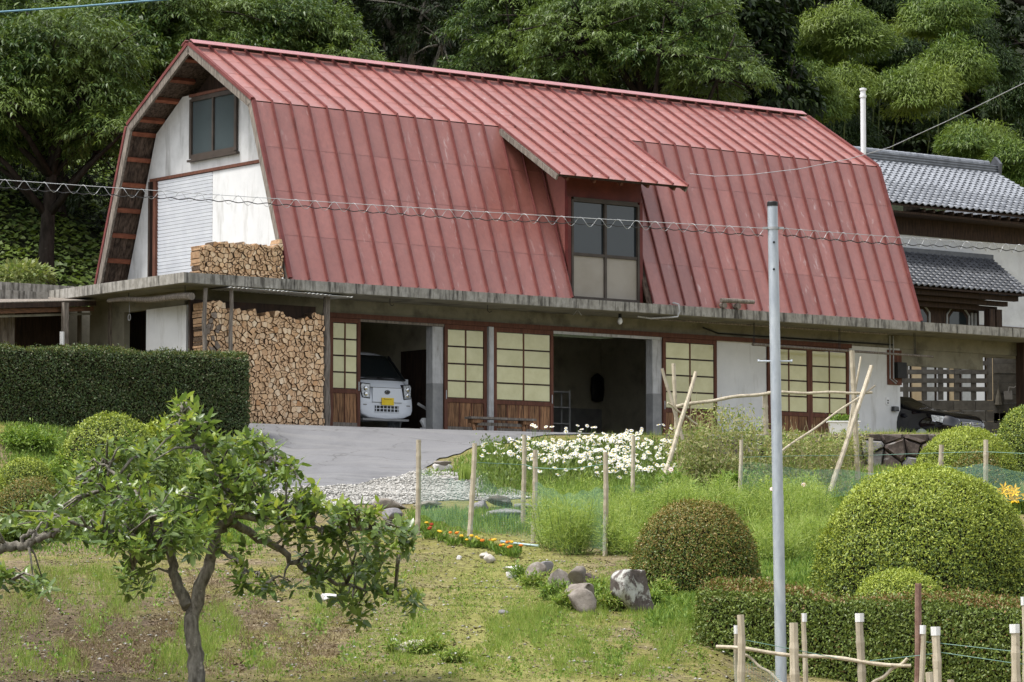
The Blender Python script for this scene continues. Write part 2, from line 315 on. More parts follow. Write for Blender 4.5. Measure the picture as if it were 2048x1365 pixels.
# asphalt yard
MT['asphalt'] = asph = mat('worn_asphalt', (.14, .14, .145), (.185, .185, .19), scale=60, rough=.9, spec=.25, bump=.15, stain=(.115, .115, .12), stain_scale=.9, stain_stretch=(1, .35, 1), stain_lo=.45, stain_hi=.7)
fr = [G(*p)[:2] for p in ((528, 992), (545, 985), (640, 977), (740, 964), (810, 953), (850, 938), (880, 918), (930, 903), (985, 888), (1060, 877))]
fr += [fromB((11.5, -1.9, 0))[:2], fromB((14, -1.2, 0))[:2]]
bk = [fromB((x, 1.25, 0))[:2] for x in (1.6, 2, 4, 6, 8, 10, 12, 14.5)]
def wear_asphalt():
    nt = MT['asphalt'].node_tree; p = [n for n in nt.nodes if n.type == 'BSDF_PRINCIPLED'][0]; g = _n(nt, 'ShaderNodeNewGeometry').outputs['Position']; col = p.inputs['Base Color'].links[0].from_socket
    v = _n(nt, 'ShaderNodeTexVoronoi', feature='DISTANCE_TO_EDGE'); v.inputs['Scale'].default_value = .42; wr = _n(nt, 'ShaderNodeVectorMath', operation='ADD'); nz_ = _n(nt, 'ShaderNodeTexNoise'); nz_.inputs['Scale'].default_value = 1.2; nt.links.new(g, nz_.inputs[0]); nt.links.new(g, wr.inputs[0]); nt.links.new(nz_.outputs[1], wr.inputs[1]); nt.links.new(wr.outputs[0], v.inputs[0])
    col = mixc(nt, math_(nt, 'MULTIPLY', ramp(nt, v.outputs[0], [(.004, (1, 1, 1)), (.012, (0, 0, 0))]), .5), col, (.06, .058, .055))
    tr = noise(nt, g, 1.0, 4, .55, (.35, 2.4, 1)); col = mixc(nt, math_(nt, 'MULTIPLY', ramp(nt, tr, [(.5, (0, 0, 0)), (.7, (1, 1, 1))]), .4), col, (.225, .222, .215))
    sp = noise(nt, g, 5, 5, .7); col = mixc(nt, math_(nt, 'MULTIPLY', ramp(nt, sp, [(.6, (0, 0, 0)), (.72, (1, 1, 1))]), .5), col, (.10, .095, .085)); nt.links.new(col, p.inputs['Base Color'])
wear_asphalt()
sheet('asphalt_yard', fr, bk, 90, 40, .022, MT['asphalt'])
# gravel bed between yard and garden
MT['gravel_base'] = mat('gravel_bed', (.22, .21, .19), (.40, .39, .36), scale=40, rough=.95)
gf = [G(*p)[:2] for p in ((520, 1040), (600, 1020), (700, 1012), (780, 1010), (850, 1006), (930, 1002), (1000, 1003), (1060, 998))]
gb = [G(*p)[:2] for p in ((470, 999), (545, 984), (640, 976), (740, 963), (810, 952), (850, 938), (905, 946), (1040, 985))]
sheet('gravel_bed', gf, gb, 50, 24, .012, MT['gravel_base'])
def poly_sample(front, back, n):
    a = np.array(front); b = np.array(back); t = RNG.random(n) * (len(a) - 1); u = RNG.random(n); i = t.astype(int); f = (t - i)[:, None]
    return (a[i] * (1 - f) + a[i + 1] * f) * (1 - u)[:, None] + (b[i] * (1 - f) + b[i + 1] * f) * u[:, None]
def pebbles(name, xy, smin, smax, material, dz=.012):
    n = len(xy); t = [(0, 0, .55), (1, 0, 0), (0, 1, .05), (-1, 0, 0), (0, -1, -.03), (.1, .1, -.5)]; fc = [(0, 1, 2), (0, 2, 3), (0, 3, 4), (0, 4, 1), (5, 2, 1), (5, 3, 2), (5, 4, 3), (5, 1, 4)]
    s = RNG.uniform(smin, smax, n); a = RNG.random(n) * 6.28; e = RNG.uniform(.6, 1, n); zz = T(xy[:, 0], xy[:, 1]) + dz + s * .2; h = RNG.uniform(.5, 1, n)
    V = np.zeros((n, 6, 3))
    for i, (x, y, z) in enumerate(t):
        X = x * s; Y = y * s * e; V[:, i, 0] = xy[:, 0] + X * np.cos(a) - Y * np.sin(a); V[:, i, 1] = xy[:, 1] + X * np.sin(a) + Y * np.cos(a); V[:, i, 2] = zz + z * s * h
    return np_mesh(name, V.reshape(-1, 3), (np.array(fc)[None] + (np.arange(n) * 6)[:, None, None]).reshape(-1), 3, material)
def islandmat(name, cols, rough=.9):
    m, nt, p, pos, g = new_mat(name); n = len(cols); nt.links.new(ramp(nt, g.outputs['Random Per Island'], [((i + .5) / n, c) for i, c in enumerate(cols)]), p.inputs['Base Color']); setin(p, 'Roughness', rough); setin(p, 'Specular IOR Level', .2); return m
MT['gravel'] = islandmat('pale_gravel_stones', [(.20, .195, .175), (.38, .37, .34), (.28, .265, .24), (.50, .49, .46), (.34, .325, .295)])
o = pebbles('gravel_stones', poly_sample(gf, gb, 9000), .02, .048, MT['gravel']); tag(o, 'pale grey gravel stones heaped between asphalt yard and garden', 'gravel', kind='stuff')
# litter and small stones on the worn path
cr = np.c_[RNG.uniform(-6.5, 5, 9000), RNG.uniform(27, 52, 9000)]
MT['litter'] = islandmat('dry_litter', [(.06, .045, .03), (.13, .10, .065), (.22, .18, .11), (.10, .085, .04), (.28, .24, .16), (.16, .14, .06)])
n = 26000; xy = np.c_[RNG.uniform(-6.5, 5.5, n), RNG.uniform(26.5, 52, n)]; P = np.c_[xy, T(xy[:, 0], xy[:, 1]) + .012]
D = RNG.normal(size=(n, 3)); D[:, 2] *= .25; o = leaves('leaf_litter', P, D, np.c_[RNG.normal(size=(n, 2)) * .3, np.ones(n)], RNG.uniform(.02, .07, n), RNG.uniform(.01, .03, n), MT['litter']); tag(o, 'dry leaf litter and chips strewn over the garden path', 'litter', kind='stuff')
o = pebbles('path_pebbles', cr[:1500], .008, .028, MT['gravel']); tag(o, 'small pebbles strewn over the earth path', 'pebbles', kind='stuff')
# ================================================================= barn
barn = empty('barn', mat=BM, label='long barn with red gambrel metal roof above a concrete ground floor', cat='barn')
XG, XG2, YC, RP, RW, RF, EV = 2.74, 21.74, 4.19, 5.58, 2.58, 4.03, .13
WX = XG + .68                                  # gable wall
def part(name, mb, material, parent=barn, **k): return mb.build(name, material, parent, **k)
p0 = B(100, 583, z=0); SY = p0[1]; SXR = 34.0
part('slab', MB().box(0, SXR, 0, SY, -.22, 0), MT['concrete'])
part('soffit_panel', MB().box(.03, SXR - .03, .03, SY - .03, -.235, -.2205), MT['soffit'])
YF = 1.32                                      # facade plane
fx = lambda px, y=YF, py=760: B(px, py, y=y)[0]
ZT = -.57
# --- roof profile and sheets
NB = 39; BW = (XG2 - XG) / NB
up_n = np.array([0, -(RP - RF), RW]); up_n = up_n / np.linalg.norm(up_n)       # outward normals (y,z in last two)
lo_v = np.array([0, EV - (YC - RW), -RF]); lo_n = np.array([0, -RF, (YC - RW) - EV]); lo_n /= np.linalg.norm(lo_n)
up_v = np.array([0, -RW, RF - RP]); UL = np.linalg.norm(up_v); LL = np.linalg.norm(lo_v); up_d = up_v / UL; lo_d = lo_v / LL
def sheet_mesh(name, w, h):
    m = MB(); m.hexa([(0.004, 0, 0), (w - .004, 0, 0), (w - .004, h + .02, .005), (.004, h + .02, .005)], [(0.004, 0, .006), (w - .004, 0, .006), (w - .004, h + .02, .011), (.004, h + .02, .011)])
    me = bpy.data.meshes.new(name); me.from_pydata(m.v, [], m.f); me.materials.append(MT['roof']); return me
def slope_mat(x, start, d, n, off=0.0, lift=0.0):      # local x along ridge, local y down the slope, local z outwards
    p = np.array([x, 0, 0]) + start + d * off + n * lift
    return Matrix(((1, d[0], n[0], p[0]), (0, d[1], n[1], p[1]), (0, d[2], n[2], p[2]), (0, 0, 0, 1)))
DX0, DX1 = 10.0, 13.0     # set below from the picture
fold0 = np.array([0, YC - RW, RF]); ridge0 = np.array([0, YC, RP])
# dormer geometry from the line of sight: its roof carries the upper slope on
def on_up(px, py):
    r = ray(px, py); nw = up_n[0] * XD + up_n[1] * YD + np.array([0, 0, up_n[2]]); p_ = fromB(fold0)
    q = r * (np.dot(p_, nw) / np.dot(r, nw)) - E0; return np.array([q @ XD, q @ YD, q[2]])
dl_t, dl_b, dr_t, dr_b = on_up(1022, 262), on_up(1128, 357), on_up(1262, 290), on_up(1364, 374)
DX0 = (dl_t[0] + dl_b[0]) / 2; DX1 = (dr_t[0] + dr_b[0]) / 2; DYE = (dl_b[1] + dr_b[1]) / 2
b0 = round((DX0 - XG) / BW); b1 = round((DX1 - XG) / BW); DX0 = XG + b0 * BW; DX1 = XG + b1 * BW
print('dormer', DX0, DX1, DYE, b0, b1)
CX0, CX1 = B(1143, 500, y=.30)[0] - .10, B(1279, 500, y=.30)[0] + .10
me_up = [sheet_mesh('roof_sheet', BW, UL / 4) for _ in range(1)][0]; me_lo = sheet_mesh('roof_sheet', BW, LL / 4)
me_lo2 = sheet_mesh('roof_sheet', BW, LL / 8)
RTH = .05
for b in range(NB):
    x = XG + b * BW; sh = (.5 if b % 2 else 0) * 0.16
    for r in range(4): shared('roof_sheet', me_up, barn, slope_mat(x, ridge0, up_d, up_n, r * UL / 4, .001 * r + RTH))
    rows = range(4)
    for r in rows:
        if b0 <= b < b1 and r < 3 and False: continue
        if CX0 < x + BW / 2 < CX1: continue
        shared('roof_sheet', me_lo, barn, slope_mat(x, fold0, lo_d, lo_n, r * LL / 4, .001 * r + RTH))
rib_u = MB().box(-.016, .016, 0, UL + .03, 0, .045); rib_l = MB().box(-.016, .016, -.03, LL, 0, .04)
def mk(mb, name, material):
    me = bpy.data.meshes.new(name); me.from_pydata(mb.v, [], mb.f); me.materials.append(material); return me
ru, rl = mk(rib_u, 'roof_rib', MT['rib']), mk(rib_l, 'roof_rib', MT['rib'])
for b in range(NB + 1):
    x = XG + b * BW
    if b in (0, NB): x += .024 if b == 0 else -.024
    shared('roof_rib', ru, barn, slope_mat(x, ridge0, up_d, up_n, 0, RTH + .021))
    if not (CX0 + .02 < x < CX1 - .02): shared('roof_rib', rl, barn, slope_mat(x, fold0, lo_d, lo_n, 0, RTH + .021))
# roof deck: boards below the sheets, both sides
def deck(name, y0, z0, y1, z1, th, xa, xb, material, off=0.0):
    d = np.array([y1 - y0, z1 - z0]); d = d / np.linalg.norm(d); nrm = np.array([d[1], -d[0]]);
    if nrm[1] < 0: nrm = -nrm
    m = MB(); a = [(xa, y0 + nrm[0] * off, z0 + nrm[1] * off), (xb, y0 + nrm[0] * off, z0 + nrm[1] * off), (xb, y1 + nrm[0] * off, z1 + nrm[1] * off), (xa, y1 + nrm[0] * off, z1 + nrm[1] * off)]
    return m.hexa([(p[0], p[1] - nrm[0] * th, p[2] - nrm[1] * th) for p in a], a).build(name, material, barn)
mir = lambda y: 2 * YC - y
deck('roof_deck', YC, RP, YC - RW, RF, .05, XG + .03, XG2 - .03, MT['soffitboard'], RTH - .004)
deck('roof_deck', mir(YC), RP, mir(YC - RW), RF, .05, XG + .03, XG2 - .03, MT['soffitboard'], RTH - .004)
dk = deck('roof_deck', YC - RW, RF, EV, 0.004, .05, XG + .03, CX0 + .02, MT['soffitboard'], RTH - .004)
deck('roof_deck', YC - RW, RF, EV, 0.004, .05, CX1 - .02, XG2 - .03, MT['soffitboard'], RTH - .004)
# far side: soffit boards told apart from below at the gable overhang, then the plain deck
fl_d = np.array([0, (mir(EV) - mir(YC - RW)), -RF]); fl_d = fl_d / np.linalg.norm(fl_d); fl_n = np.array([0, RF, (YC - RW) - EV]); fl_n /= np.linalg.norm(fl_n)
ff0 = np.array([0, mir(YC - RW), RF])
sb = mk(MB().box(.004, .161, 0, LL, -.03, 0), 'soffit_board', MT['soffitboard'])
for q in range(5): shared('soffit_board', sb, barn, slope_mat(XG + .05 + q * .168, ff0, fl_d, fl_n, 0, RTH - .01 - .004 * (q % 2)))
deck('roof_deck', mir(YC - RW), RF, mir(EV), 0.004, .05, WX + .21, XG2 - .03, MT['soffitboard'], RTH - .004)
deck('back_roof_sheet', mir(YC), RP, mir(YC - RW), RF, .02, XG, XG2, MT['roof'], RTH + .022)
deck('back_roof_sheet', mir(YC - RW), RF, mir(EV), 0.004, .02, XG, XG2, MT['roof'], RTH + .022)
MT['lookout'] = mat('rusty_red_lookout', (.17, .055, .03), (.28, .10, .055), scale=5, rough=.8, rnd=.2)
lk = mk(MB().box(0, .66, -.05, .05, -.13, -.04), 'lookout_bar', MT['lookout'])
for q in range(7): shared('lookout_bar', lk, barn, slope_mat(XG + .06, ff0, fl_d, fl_n, .12 + q * LL / 7.0, RTH - .01))
for q in range(4):
    d_ = np.array([0, RW, RF - RP]); d_ = d_ / np.linalg.norm(d_); n_ = np.array([0, RP - RF, RW]); n_ /= np.linalg.norm(n_)
    shared('lookout_bar', lk, barn, slope_mat(XG + .06, ridge0, d_, n_, .35 + q * UL / 4, RTH - .02))
# barge boards (grey) with red edge flashing, both slopes and both sides of the near gable
def barge(y0, z0, y1, z1, xa, xb, th, off, material, name):
    deck(name, y0, z0, y1, z1, th, xa, xb, material, off)
for sgn in (0, 1):
    f_ = (lambda y: y) if not sgn else mir
    for (ya, za, yb, zb) in ((YC, RP, YC - RW, RF), (YC - RW, RF, EV, .004)):
        barge(f_(ya), za, f_(yb), zb, XG - .035, XG + .028, .17, RTH - .006, MT['greywood'], 'barge_board')
        barge(f_(ya), za, f_(yb), zb, XG - .055, XG + .03, .075, RTH + .075, MT['rib'], 'edge_flashing')
        barge(f_(ya), za, f_(yb), zb, XG2 - .03, XG2 + .04, .14, RTH + .06, MT['rib'], 'edge_flashing')
MT['ridge'] = roofmat('ridge_metal', (.30, .10, .10), (.36, .14, .135))
for sgn in (1, -1):
    d_ = np.array([0, -sgn * RW, RF - RP]); d_ /= np.linalg.norm(d_); n_ = np.array([0, -sgn * (RP - RF), RW]); n_ /= np.linalg.norm(n_)
    shared('ridge_cap', mk(MB().box(XG - .05, XG2 - .25, -.004, .20, .14, .155), 'ridge_cap', MT['ridge']), barn, slope_mat(0, ridge0, d_, n_, 0, RTH))
part('ridge_board', MB().box(XG, XG2 - .3, YC - .04, YC + .04, RP + .02, RP + .17), MT['darkwood'])
# --- gable walls
ins = .06
ZC = B(386, 200, x=WX)[2] + .12; yk = lambda z: (RP - .10 - z) * RW / (RP - RF)
def gpoly(x): return [(x, mir(EV) - .12, 0.0), (x, mir(YC - RW) - .10, RF - .10), (x, YC + yk(ZC), ZC), (x, YC - yk(ZC), ZC), (x, YC - RW + .10, RF - .10), (x, EV + .12, 0.0)]
part('gable_peak_board', MB().prism([(WX + .25, YC + yk(ZC), ZC - .05), (WX + .25, YC, RP - .08), (WX + .25, YC - yk(ZC), ZC - .05)], (.05, 0, 0)), MT['darkwood'])
gw = part('gable_wall', MB().prism(gpoly(WX), (.15, 0, 0)), MT['plaster_old'])
part('gable_wall', MB().prism(gpoly(XG2 - .4), (.15, 0, 0)), MT['plaster_old'])
# gable window
wl, wr = B(385, 260, x=WX), B(476, 250, x=WX); y1, y0_ = wl[1], wr[1]; z0 = B(384, 319, x=WX)[2]; z1 = B(386, 200, x=WX)[2]
win = part('gable_window', MB().box(WX - .03, WX - .004, y0_, y1, z0, z1), MT['glass_gable'])
for (a, b, c, d) in ((y0_ - .03, y0_ + .06, z0, z1), (y1 - .06, y1 + .03, z0, z1), (y0_ + .06, y1 - .06, z0 - .02, z0 + .09), (y0_ + .06, y1 - .06, z1 - .06, z1 + .04), ((y0_ + y1) / 2 - .035, (y0_ + y1) / 2 + .035, z0 + .09, z1 - .06)):
    MB().box(WX - .075, WX - .031, a, b, c, d).build('window_frame', MT['bronze'], win)
MB().box(WX - .10, WX - .003, y0_ - .08, y1 + .08, z0 - .075, z0 - .025).build('window_sill', MT['bronze'], win)
MB().box(WX - .09, WX - .003, y0_ - .05, y1 + .03, z1 + .045, z1 + .11).build('window_head', MT['redwood'], win)
# crossbeam, shutter door
bz = B(427, 341.5, x=WX)[2]; by0 = B(519, 326, x=WX)[1] - .12; by1 = B(304, 363, x=WX)[1]
part('crossbeam', MB().box(WX - .07, WX - .003, by0, by1, bz - .02, bz + .05), MT['redwood'])
sy0, sy1 = B(427, 450, x=WX)[1], B(318, 460, x=WX)[1]
shu = part('roller_shutter', MB().box(WX - .02, WX - .003, sy0, sy1, .0, bz - .03), MT['black'])
ns = 34; hh = (bz - .03) / ns
slm = mk(MB().hexa([(-.030, sy0, .003), (-.021, sy0, .003), (-.021, sy1, .003), (-.030, sy1, .003)], [(-.046, sy0, hh * .88), (-.021, sy0, hh * .88), (-.021, sy1, hh * .88), (-.046, sy1, hh * .88)]), 'shutter_slat', MT['shutter'])
for q in range(ns): shared('shutter_slat', slm, shu, Matrix.Translation((WX, 0, q * hh)))
part('door_post', MB().box(WX - .10, WX - .003, sy1 + .005, sy1 + .12, 0, bz - .025), MT['redwood'])
part('door_post', MB().box(WX - .12, WX - .003, sy1 + .22, sy1 + .30, 0, bz - .025), MT['darkwood'])
wy = lambda z: EV + .16 + (YC - RW - EV) * z / RF
part('wall_panel', MB().prism([(WX - .035, sy0 - .01, 0), (WX - .035, sy0 - .01, bz - .03), (WX - .035, wy(bz - .03), bz - .03), (WX - .035, wy(0), 0)], (.032, 0, 0)), MT['plaster'])
# --- dormer
dz = lambda y: RF + (y - (YC - RW)) * (RP - RF) / RW
dsh = sheet_mesh('dormer_sheet', BW, np.linalg.norm([0, YC - RW - DYE, RF - dz(DYE)]) / 2); DL = np.linalg.norm([YC - RW - DYE, RF - dz(DYE)])
for b in range(b0, b1):
    for r in range(2): shared('dormer_sheet', dsh, barn, slope_mat(XG + b * BW, fold0, up_d, up_n, r * DL / 2, RTH + .004 + .001 * r))
rd = mk(MB().box(-.016, .016, -.02, DL + .02, 0, .045), 'roof_rib', MT['rib'])
for b in range(b0, b1 + 1): shared('roof_rib', rd, barn, slope_mat(XG + b * BW + (.02 if b == b0 else -.02 if b == b1 else 0), fold0, up_d, up_n, 0, RTH + .021))
deck('dormer_deck', YC - RW, RF, DYE, dz(DYE), .05, DX0 + .03, DX1 - .03, MT['darkwood'], RTH - .002)
for x in (DX0, DX1 - .03): deck('barge_board', YC - RW - .1, dz(YC - RW - .1), DYE, dz(DYE), .13, x - .02, x + .028, MT['greywood'], RTH - .006)
for q in range(5):
    xx = DX0 + .35 + q * (DX1 - DX0 - .7) / 4; deck('dormer_rafter', YC - RW - .2, dz(YC - RW - .2), DYE + .03, dz(DYE + .03), .09, xx - .03, xx + .03, MT['redwood'], -.005)
DYF = .30
q0, q1 = B(1143, 500, y=DYF), B(1279, 500, y=DYF); dx0, dx1 = q0[0], q1[0]; zw1 = B(1143, 398, y=DYF)[2]
ztop = dz(DYF) - .02
cx0, cx1 = dx0 - .10, dx1 + .10
MT['redwall'] = mat('dormer_red_board', (.10, .022, .02), (.16, .035, .03), scale=3, rough=.6)
part('dormer_front', MB().box(cx0, cx1, DYF + .05, DYF + .12, zw1 + .06, ztop), MT['redwall'])
part('dormer_front', MB().box(cx0, dx0 - .01, DYF + .0, DYF + .12, 0.0, zw1 + .058), MT['redwall'])
part('dormer_front', MB().box(dx1 + .01, cx1, DYF + .0, DYF + .12, 0.0, zw1 + .058), MT['redwall'])
for xa in (cx0, cx1 - .04):
    part('dormer_cheek', MB().prism([(xa, DYF + .121, 0.01), (xa, DYF + .121, ztop - .02), (xa, YC - RW + .05, RF - .06), (xa, YC - RW + .1, 0.01)], (.04, 0, 0)), MT['roof'])
dw = part('dormer_window', MB().box(dx0, dx1, DYF + .06, DYF + .075, .02, zw1), MT['glass_dark'])
zm = B(1200, 512, y=DYF)[2]; xm = (dx0 + dx1) / 2
for (a, b, c, d, e) in ((dx0, dx0 + .06, 0.02, zw1, .0), (dx1 - .06, dx1, .02, zw1, .0), (dx0 + .06, dx1 - .06, .02, .09, .0), (dx0 + .06, dx1 - .06, zw1 - .05, zw1 + .05, 0), (xm - .035, xm + .035, .09, zw1 - .05, .01), (dx0 + .06, xm - .036, zm - .035, zm + .035, .015), (xm + .036, dx1 - .06, zm - .035, zm + .035, .015)):
    MB().box(a, b, DYF - .01 + e, DYF + .058, c, d).build('window_frame', MT['bronze'], dw)
for a, b in ((dx0 + .06, xm - .036), (xm + .036, dx1 - .06)): MB().box(a, b, DYF + .04, DYF + .059, .09, zm - .036).build('opaque_pane', MT['pane_grey'], dw)
# --- flue pipe behind the far end of the roof
fp = W(1727, 320, 93.0); fb = toB(fp); ft = toB(W(1727, 196, 93.0))[2]
fl = part('flue_pipe', MB().lathe([(.075, .3), (.075, ft)], (fb[0], fb[1], 0), 14), MT['white'], smooth=False)
MB().lathe([(.09, ft), (.095, ft + .02), (.095, ft + .07), (.075, ft + .075), (.075, ft + .2), (.10, ft + .205), (.10, ft + .26), (.02, ft + .28)], (fb[0], fb[1], 0), 14).build('flue_cap', MT['white'], fl)
# --- ground floor: facade
ZB = ZF                                        # threshold
def wallbox(name, x0, x1, y0, y1, z0, z1, m): return part(name, MB().box(x0, x1, y0, y1, z0, z1), m)
x_d1a, x_d1b = fx(656), fx(717); x_p1a, x_p1b = fx(864), fx(885); x_d2b = fx(970); x_d3a, x_d3b = fx(984), fx(1103)
x_o2b, x_j2b = fx(1304), fx(1322); x_d4b = fx(1430); x_d5a, x_d5b = fx(1534), fx(1696); x_we = fx(1800)
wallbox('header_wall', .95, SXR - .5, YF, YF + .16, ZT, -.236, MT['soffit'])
wallbox('lintel_rail', x_d1a - .05, x_d5b + .05, YF - .10, YF - .002, ZT - .075, ZT + .03, MT['redwood'])
wallbox('track_rail', x_d1b, x_p1b, YF - .06, YF - .012, ZT - .135, ZT - .078, MT['greywood'])
MT['jamb'] = mat('pale_grey_post', (.42, .42, .42), (.52, .52, .52), scale=4, rough=.85, stain=(.25, .24, .22), stain_scale=5, stain_stretch=(2, 2, .3))
wallbox('track_rail', x_d3b, x_j2b - .02, YF - .06, YF - .012, ZT - .145, ZT - .078, MT['jamb'])
for a, b in ((x_p1a, x_p1b), (x_o2b, x_j2b)):
    wallbox('door_post', a, b, YF - .02, YF + .22, ZB + 1.15, ZT - .14, MT['jamb'])
    wallbox('door_post', a, b - .01, YF - .03, YF + .225, ZB, ZB + 1.148, MT['dado'])
wallbox('door_post', x_d2b + .03, x_d3a - .04, YF - .12, YF + .1, ZB, ZT - .08, MT['jamb'])
wallbox('plaster_wall', x_d4b + .01, x_d5a - .02, YF, YF + .15, ZB - .3, ZT - .002, MT['plaster'])
wallbox('plaster_wall', x_d5b + .02, x_we, YF, YF + .15, ZB - .3, ZT - .002, MT['plaster'])
wallbox('wall_return', x_we - 2.6, x_we - 2.45, YF + .151, 7.5, ZB - .3, -.236, MT['plaster'])
def sliding_door(xa, xb, cols, rows, nb, yoff=0.0, zsplit=None, handle=None, st=.085):
    y0, y1 = YF - .075 + yoff, YF - .03 + yoff; zt = ZT - .08; zb = ZB + .01; zs = zsplit if zsplit is not None else zb + .72
    d = empty('sliding_door'); d.parent = barn
    for a in (xa, xb - st): MB().box(a, a + st, y0, y1, zb, zt).build('door_stile', MT['redwood'], d)
    ia, ib = xa + st, xb - st
    MB().box(ia, ib, y0, y1, zt - .10, zt).build('door_rail', MT['redwood'], d)
    MB().box(ia, ib, y0, y1, zs - .05, zs + .05).build('door_rail', MT['redwood'], d)
    MB().box(ia, ib, y0, y1, zb, zb + .17).build('door_rail', MT['greywood'], d)
    bw = (ib - ia) / nb
    for q in range(nb):
        MB().box(ia + q * bw + .012, ia + (q + 1) * bw - .012, y0 + .018, y1 - .004, zb + .172, zs - .052).build('door_board', MT['grainwood'], d)
        if q: MB().box(ia + q * bw - .011, ia + q * bw + .011, y0 + .006, y1 - .006, zb + .172, zs - .052).build('batten', MT['redwood'], d)
    pw = (ib - ia) / cols; ph = (zt - .10 - zs - .05) / rows; g = .017
    for c in range(cols):
        for r in range(rows): MB().box(ia + c * pw + g, ia + (c + 1) * pw - g, y0 + .02, y0 + .026, zs + .05 + r * ph + g, zs + .05 + (r + 1) * ph - g).build('pane', MT['milkpane'], d)
        if c: MB().box(ia + c * pw - g, ia + c * pw + g, y0 + .004, y1 - .01, zs + .051, zt - .101).build('muntin', MT['redwood'], d)
    for r in range(1, rows): MB().box(ia, ib, y0 + .008, y1 - .012, zs + .05 + r * ph - g, zs + .05 + r * ph + g).build('muntin', MT['darkwood'], d)
    if handle == 'l' or handle == 'r':
        hx = xa + .03 if handle == 'l' else xb - .055
        MB().box(hx, hx + .022, y0 - .012, y0 - .001, zs + .02, zs + .22).build('door_pull', MT['wire'], d)
    return d
sliding_door(x_d1a, x_d1b + .0, 2, 4, 2, zsplit=ZB + .88, handle='r')
sliding_door(x_p1b + .01, x_d2b, 2, 4, 3, zsplit=ZB + .78, handle='l')
sliding_door(x_d3a, x_d3b, 2, 4, 5, zsplit=ZB + .78, handle='r')
sliding_door(x_j2b + .01, x_d4b, 2, 4, 5, zsplit=ZB + .76, handle='l')
xm5 = (x_d5a + x_d5b) / 2
sliding_door(x_d5a, xm5 + .03, 2, 4, 4, yoff=.03, zsplit=ZB + .8); sliding_door(xm5 + .032, x_d5b, 2, 4, 4, yoff=.03, zsplit=ZB + .8)
# interior
YBK = 6.9
wallbox('floor_slab', .95, SXR - 1, .6, SY - .2, ZB - .25, ZB - .004, MT['jamb'])
wallbox('back_wall', .95, x_we - 2.61, YBK, YBK + .15, ZB, -.236, MT['cream'])
wallbox('partition', x_p1b + .35, x_p1b + .47, YF + .4, YBK - .01, ZB, -.236, MT['cream'])
wallbox('inner_door', x_p1b + .28, x_p1b + .345, YF + .6, YF + 2.0, ZB, ZB + 2.0, MT['darkwood'])
wallbox('partition', 4.05, 4.17, YF + .17, YBK - .01, ZB, -.236, MT['cream'])
wallbox('partition', x_d4b + 1.0, x_d4b + 1.12, YF + .17, YBK - .01, ZB, -.236, MT['cream'])
wallbox('dado_panel', x_p1b + .48, x_d4b + .99, YBK - .04, YBK - .003, ZB, ZB + 1.1, MT['dado'])
wallbox('facade_wall', .95, x_d1a - .02, YF, YF + .15, ZB, ZT - .002, MT['soffit'])
# left end wall
LX = .95
gl = lambda px, py: B(px, py, x=LX)
ya, yb_, yc_, yd_ = gl(378, 650)[1], gl(297, 655)[1], gl(248, 655)[1], gl(150, 660)[1]
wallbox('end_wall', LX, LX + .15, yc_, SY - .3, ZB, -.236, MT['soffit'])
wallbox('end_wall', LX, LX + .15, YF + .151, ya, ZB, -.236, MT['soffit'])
wallbox('end_wall', LX, LX + .15, ya, yc_, gl(300, 619)[2], -.236, MT['soffit'])
wallbox('end_door', LX - .06, LX - .005, ya + .02, yb_, ZB, gl(300, 619)[2] - .01, MT['plaster'])
wallbox('end_wall_recess', LX + .9, LX + 1.0, YF + .16, SY - .3, ZB, -.236, MT['darkwood'])
for yy in (yd_ - .3, yc_ + .5): wallbox('wall_post', LX - .05, LX - .003, yy, yy + .12, ZB, -.236, MT['greywood'])
# carport bay on the right: beam, pier, openwork block screen
wallbox('carport_beam', x_we + .01, fx(1968), YF + .03, YF + .14, ZT - .42, ZT - .003, MT['soffit'])
px1 = fx(2040); wallbox('carport_post', px1 - .12, px1 + .16, YF - .25, YF + .03, ZB - .2, -.236, MT['darkwood'])
scr = empty('block_screen'); scr.parent = barn
BWd = 94.0; MT['block'] = mat('concrete_block', (.065, .06, .052), (.105, .098, .085), scale=6, rough=.95, rnd=.12, stain=(.05, .045, .04), stain_scale=2.5)  # block colour darkened to carry the carport's shade
bxs = W(1785, 760, BWd); pxm = FPX / BWd; c0 = [1812, 1844, 1876, 1908, 1940, 1972]; zr = lambda row: (1177.8 - row) * BWd / FPX
inv = BM.inverted()
def wbox(m, pxa, pxb, rowt, rowb, y0, y1):
    xa = (pxa - CX) / FPX * BWd; xb = (pxb - CX) / FPX * BWd
    pts = [inv @ Vector((x, y, z)) for z in (zr(rowb), zr(rowt)) for x, y in ((xa, y0), (xb, y0), (xb, y1), (xa, y1))]; m.hexa(pts[:4], pts[4:]); return m
edges = [1787, 1824, 1857, 1889, 1923, 1955]; hole_w = 21.5
for r in range(5):                                        # horizontal webs
    t = 713 + r * 17.5
    for q, e in enumerate(edges):
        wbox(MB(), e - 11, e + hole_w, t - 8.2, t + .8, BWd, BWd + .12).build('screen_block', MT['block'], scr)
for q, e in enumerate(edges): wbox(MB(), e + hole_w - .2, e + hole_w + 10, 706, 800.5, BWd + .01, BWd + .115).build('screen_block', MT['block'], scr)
for r in range(4):
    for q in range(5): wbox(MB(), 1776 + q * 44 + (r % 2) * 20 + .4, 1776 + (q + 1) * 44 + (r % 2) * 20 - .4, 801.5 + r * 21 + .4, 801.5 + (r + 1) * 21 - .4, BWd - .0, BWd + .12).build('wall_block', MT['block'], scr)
for r in range(9): wbox(MB(), 1989, 2042, 707 + r * 20 + .3, 707 + (r + 1) * 20 - .3, BWd - .01 * (r % 2), BWd + .12).build('wall_block', MT['block'], scr)
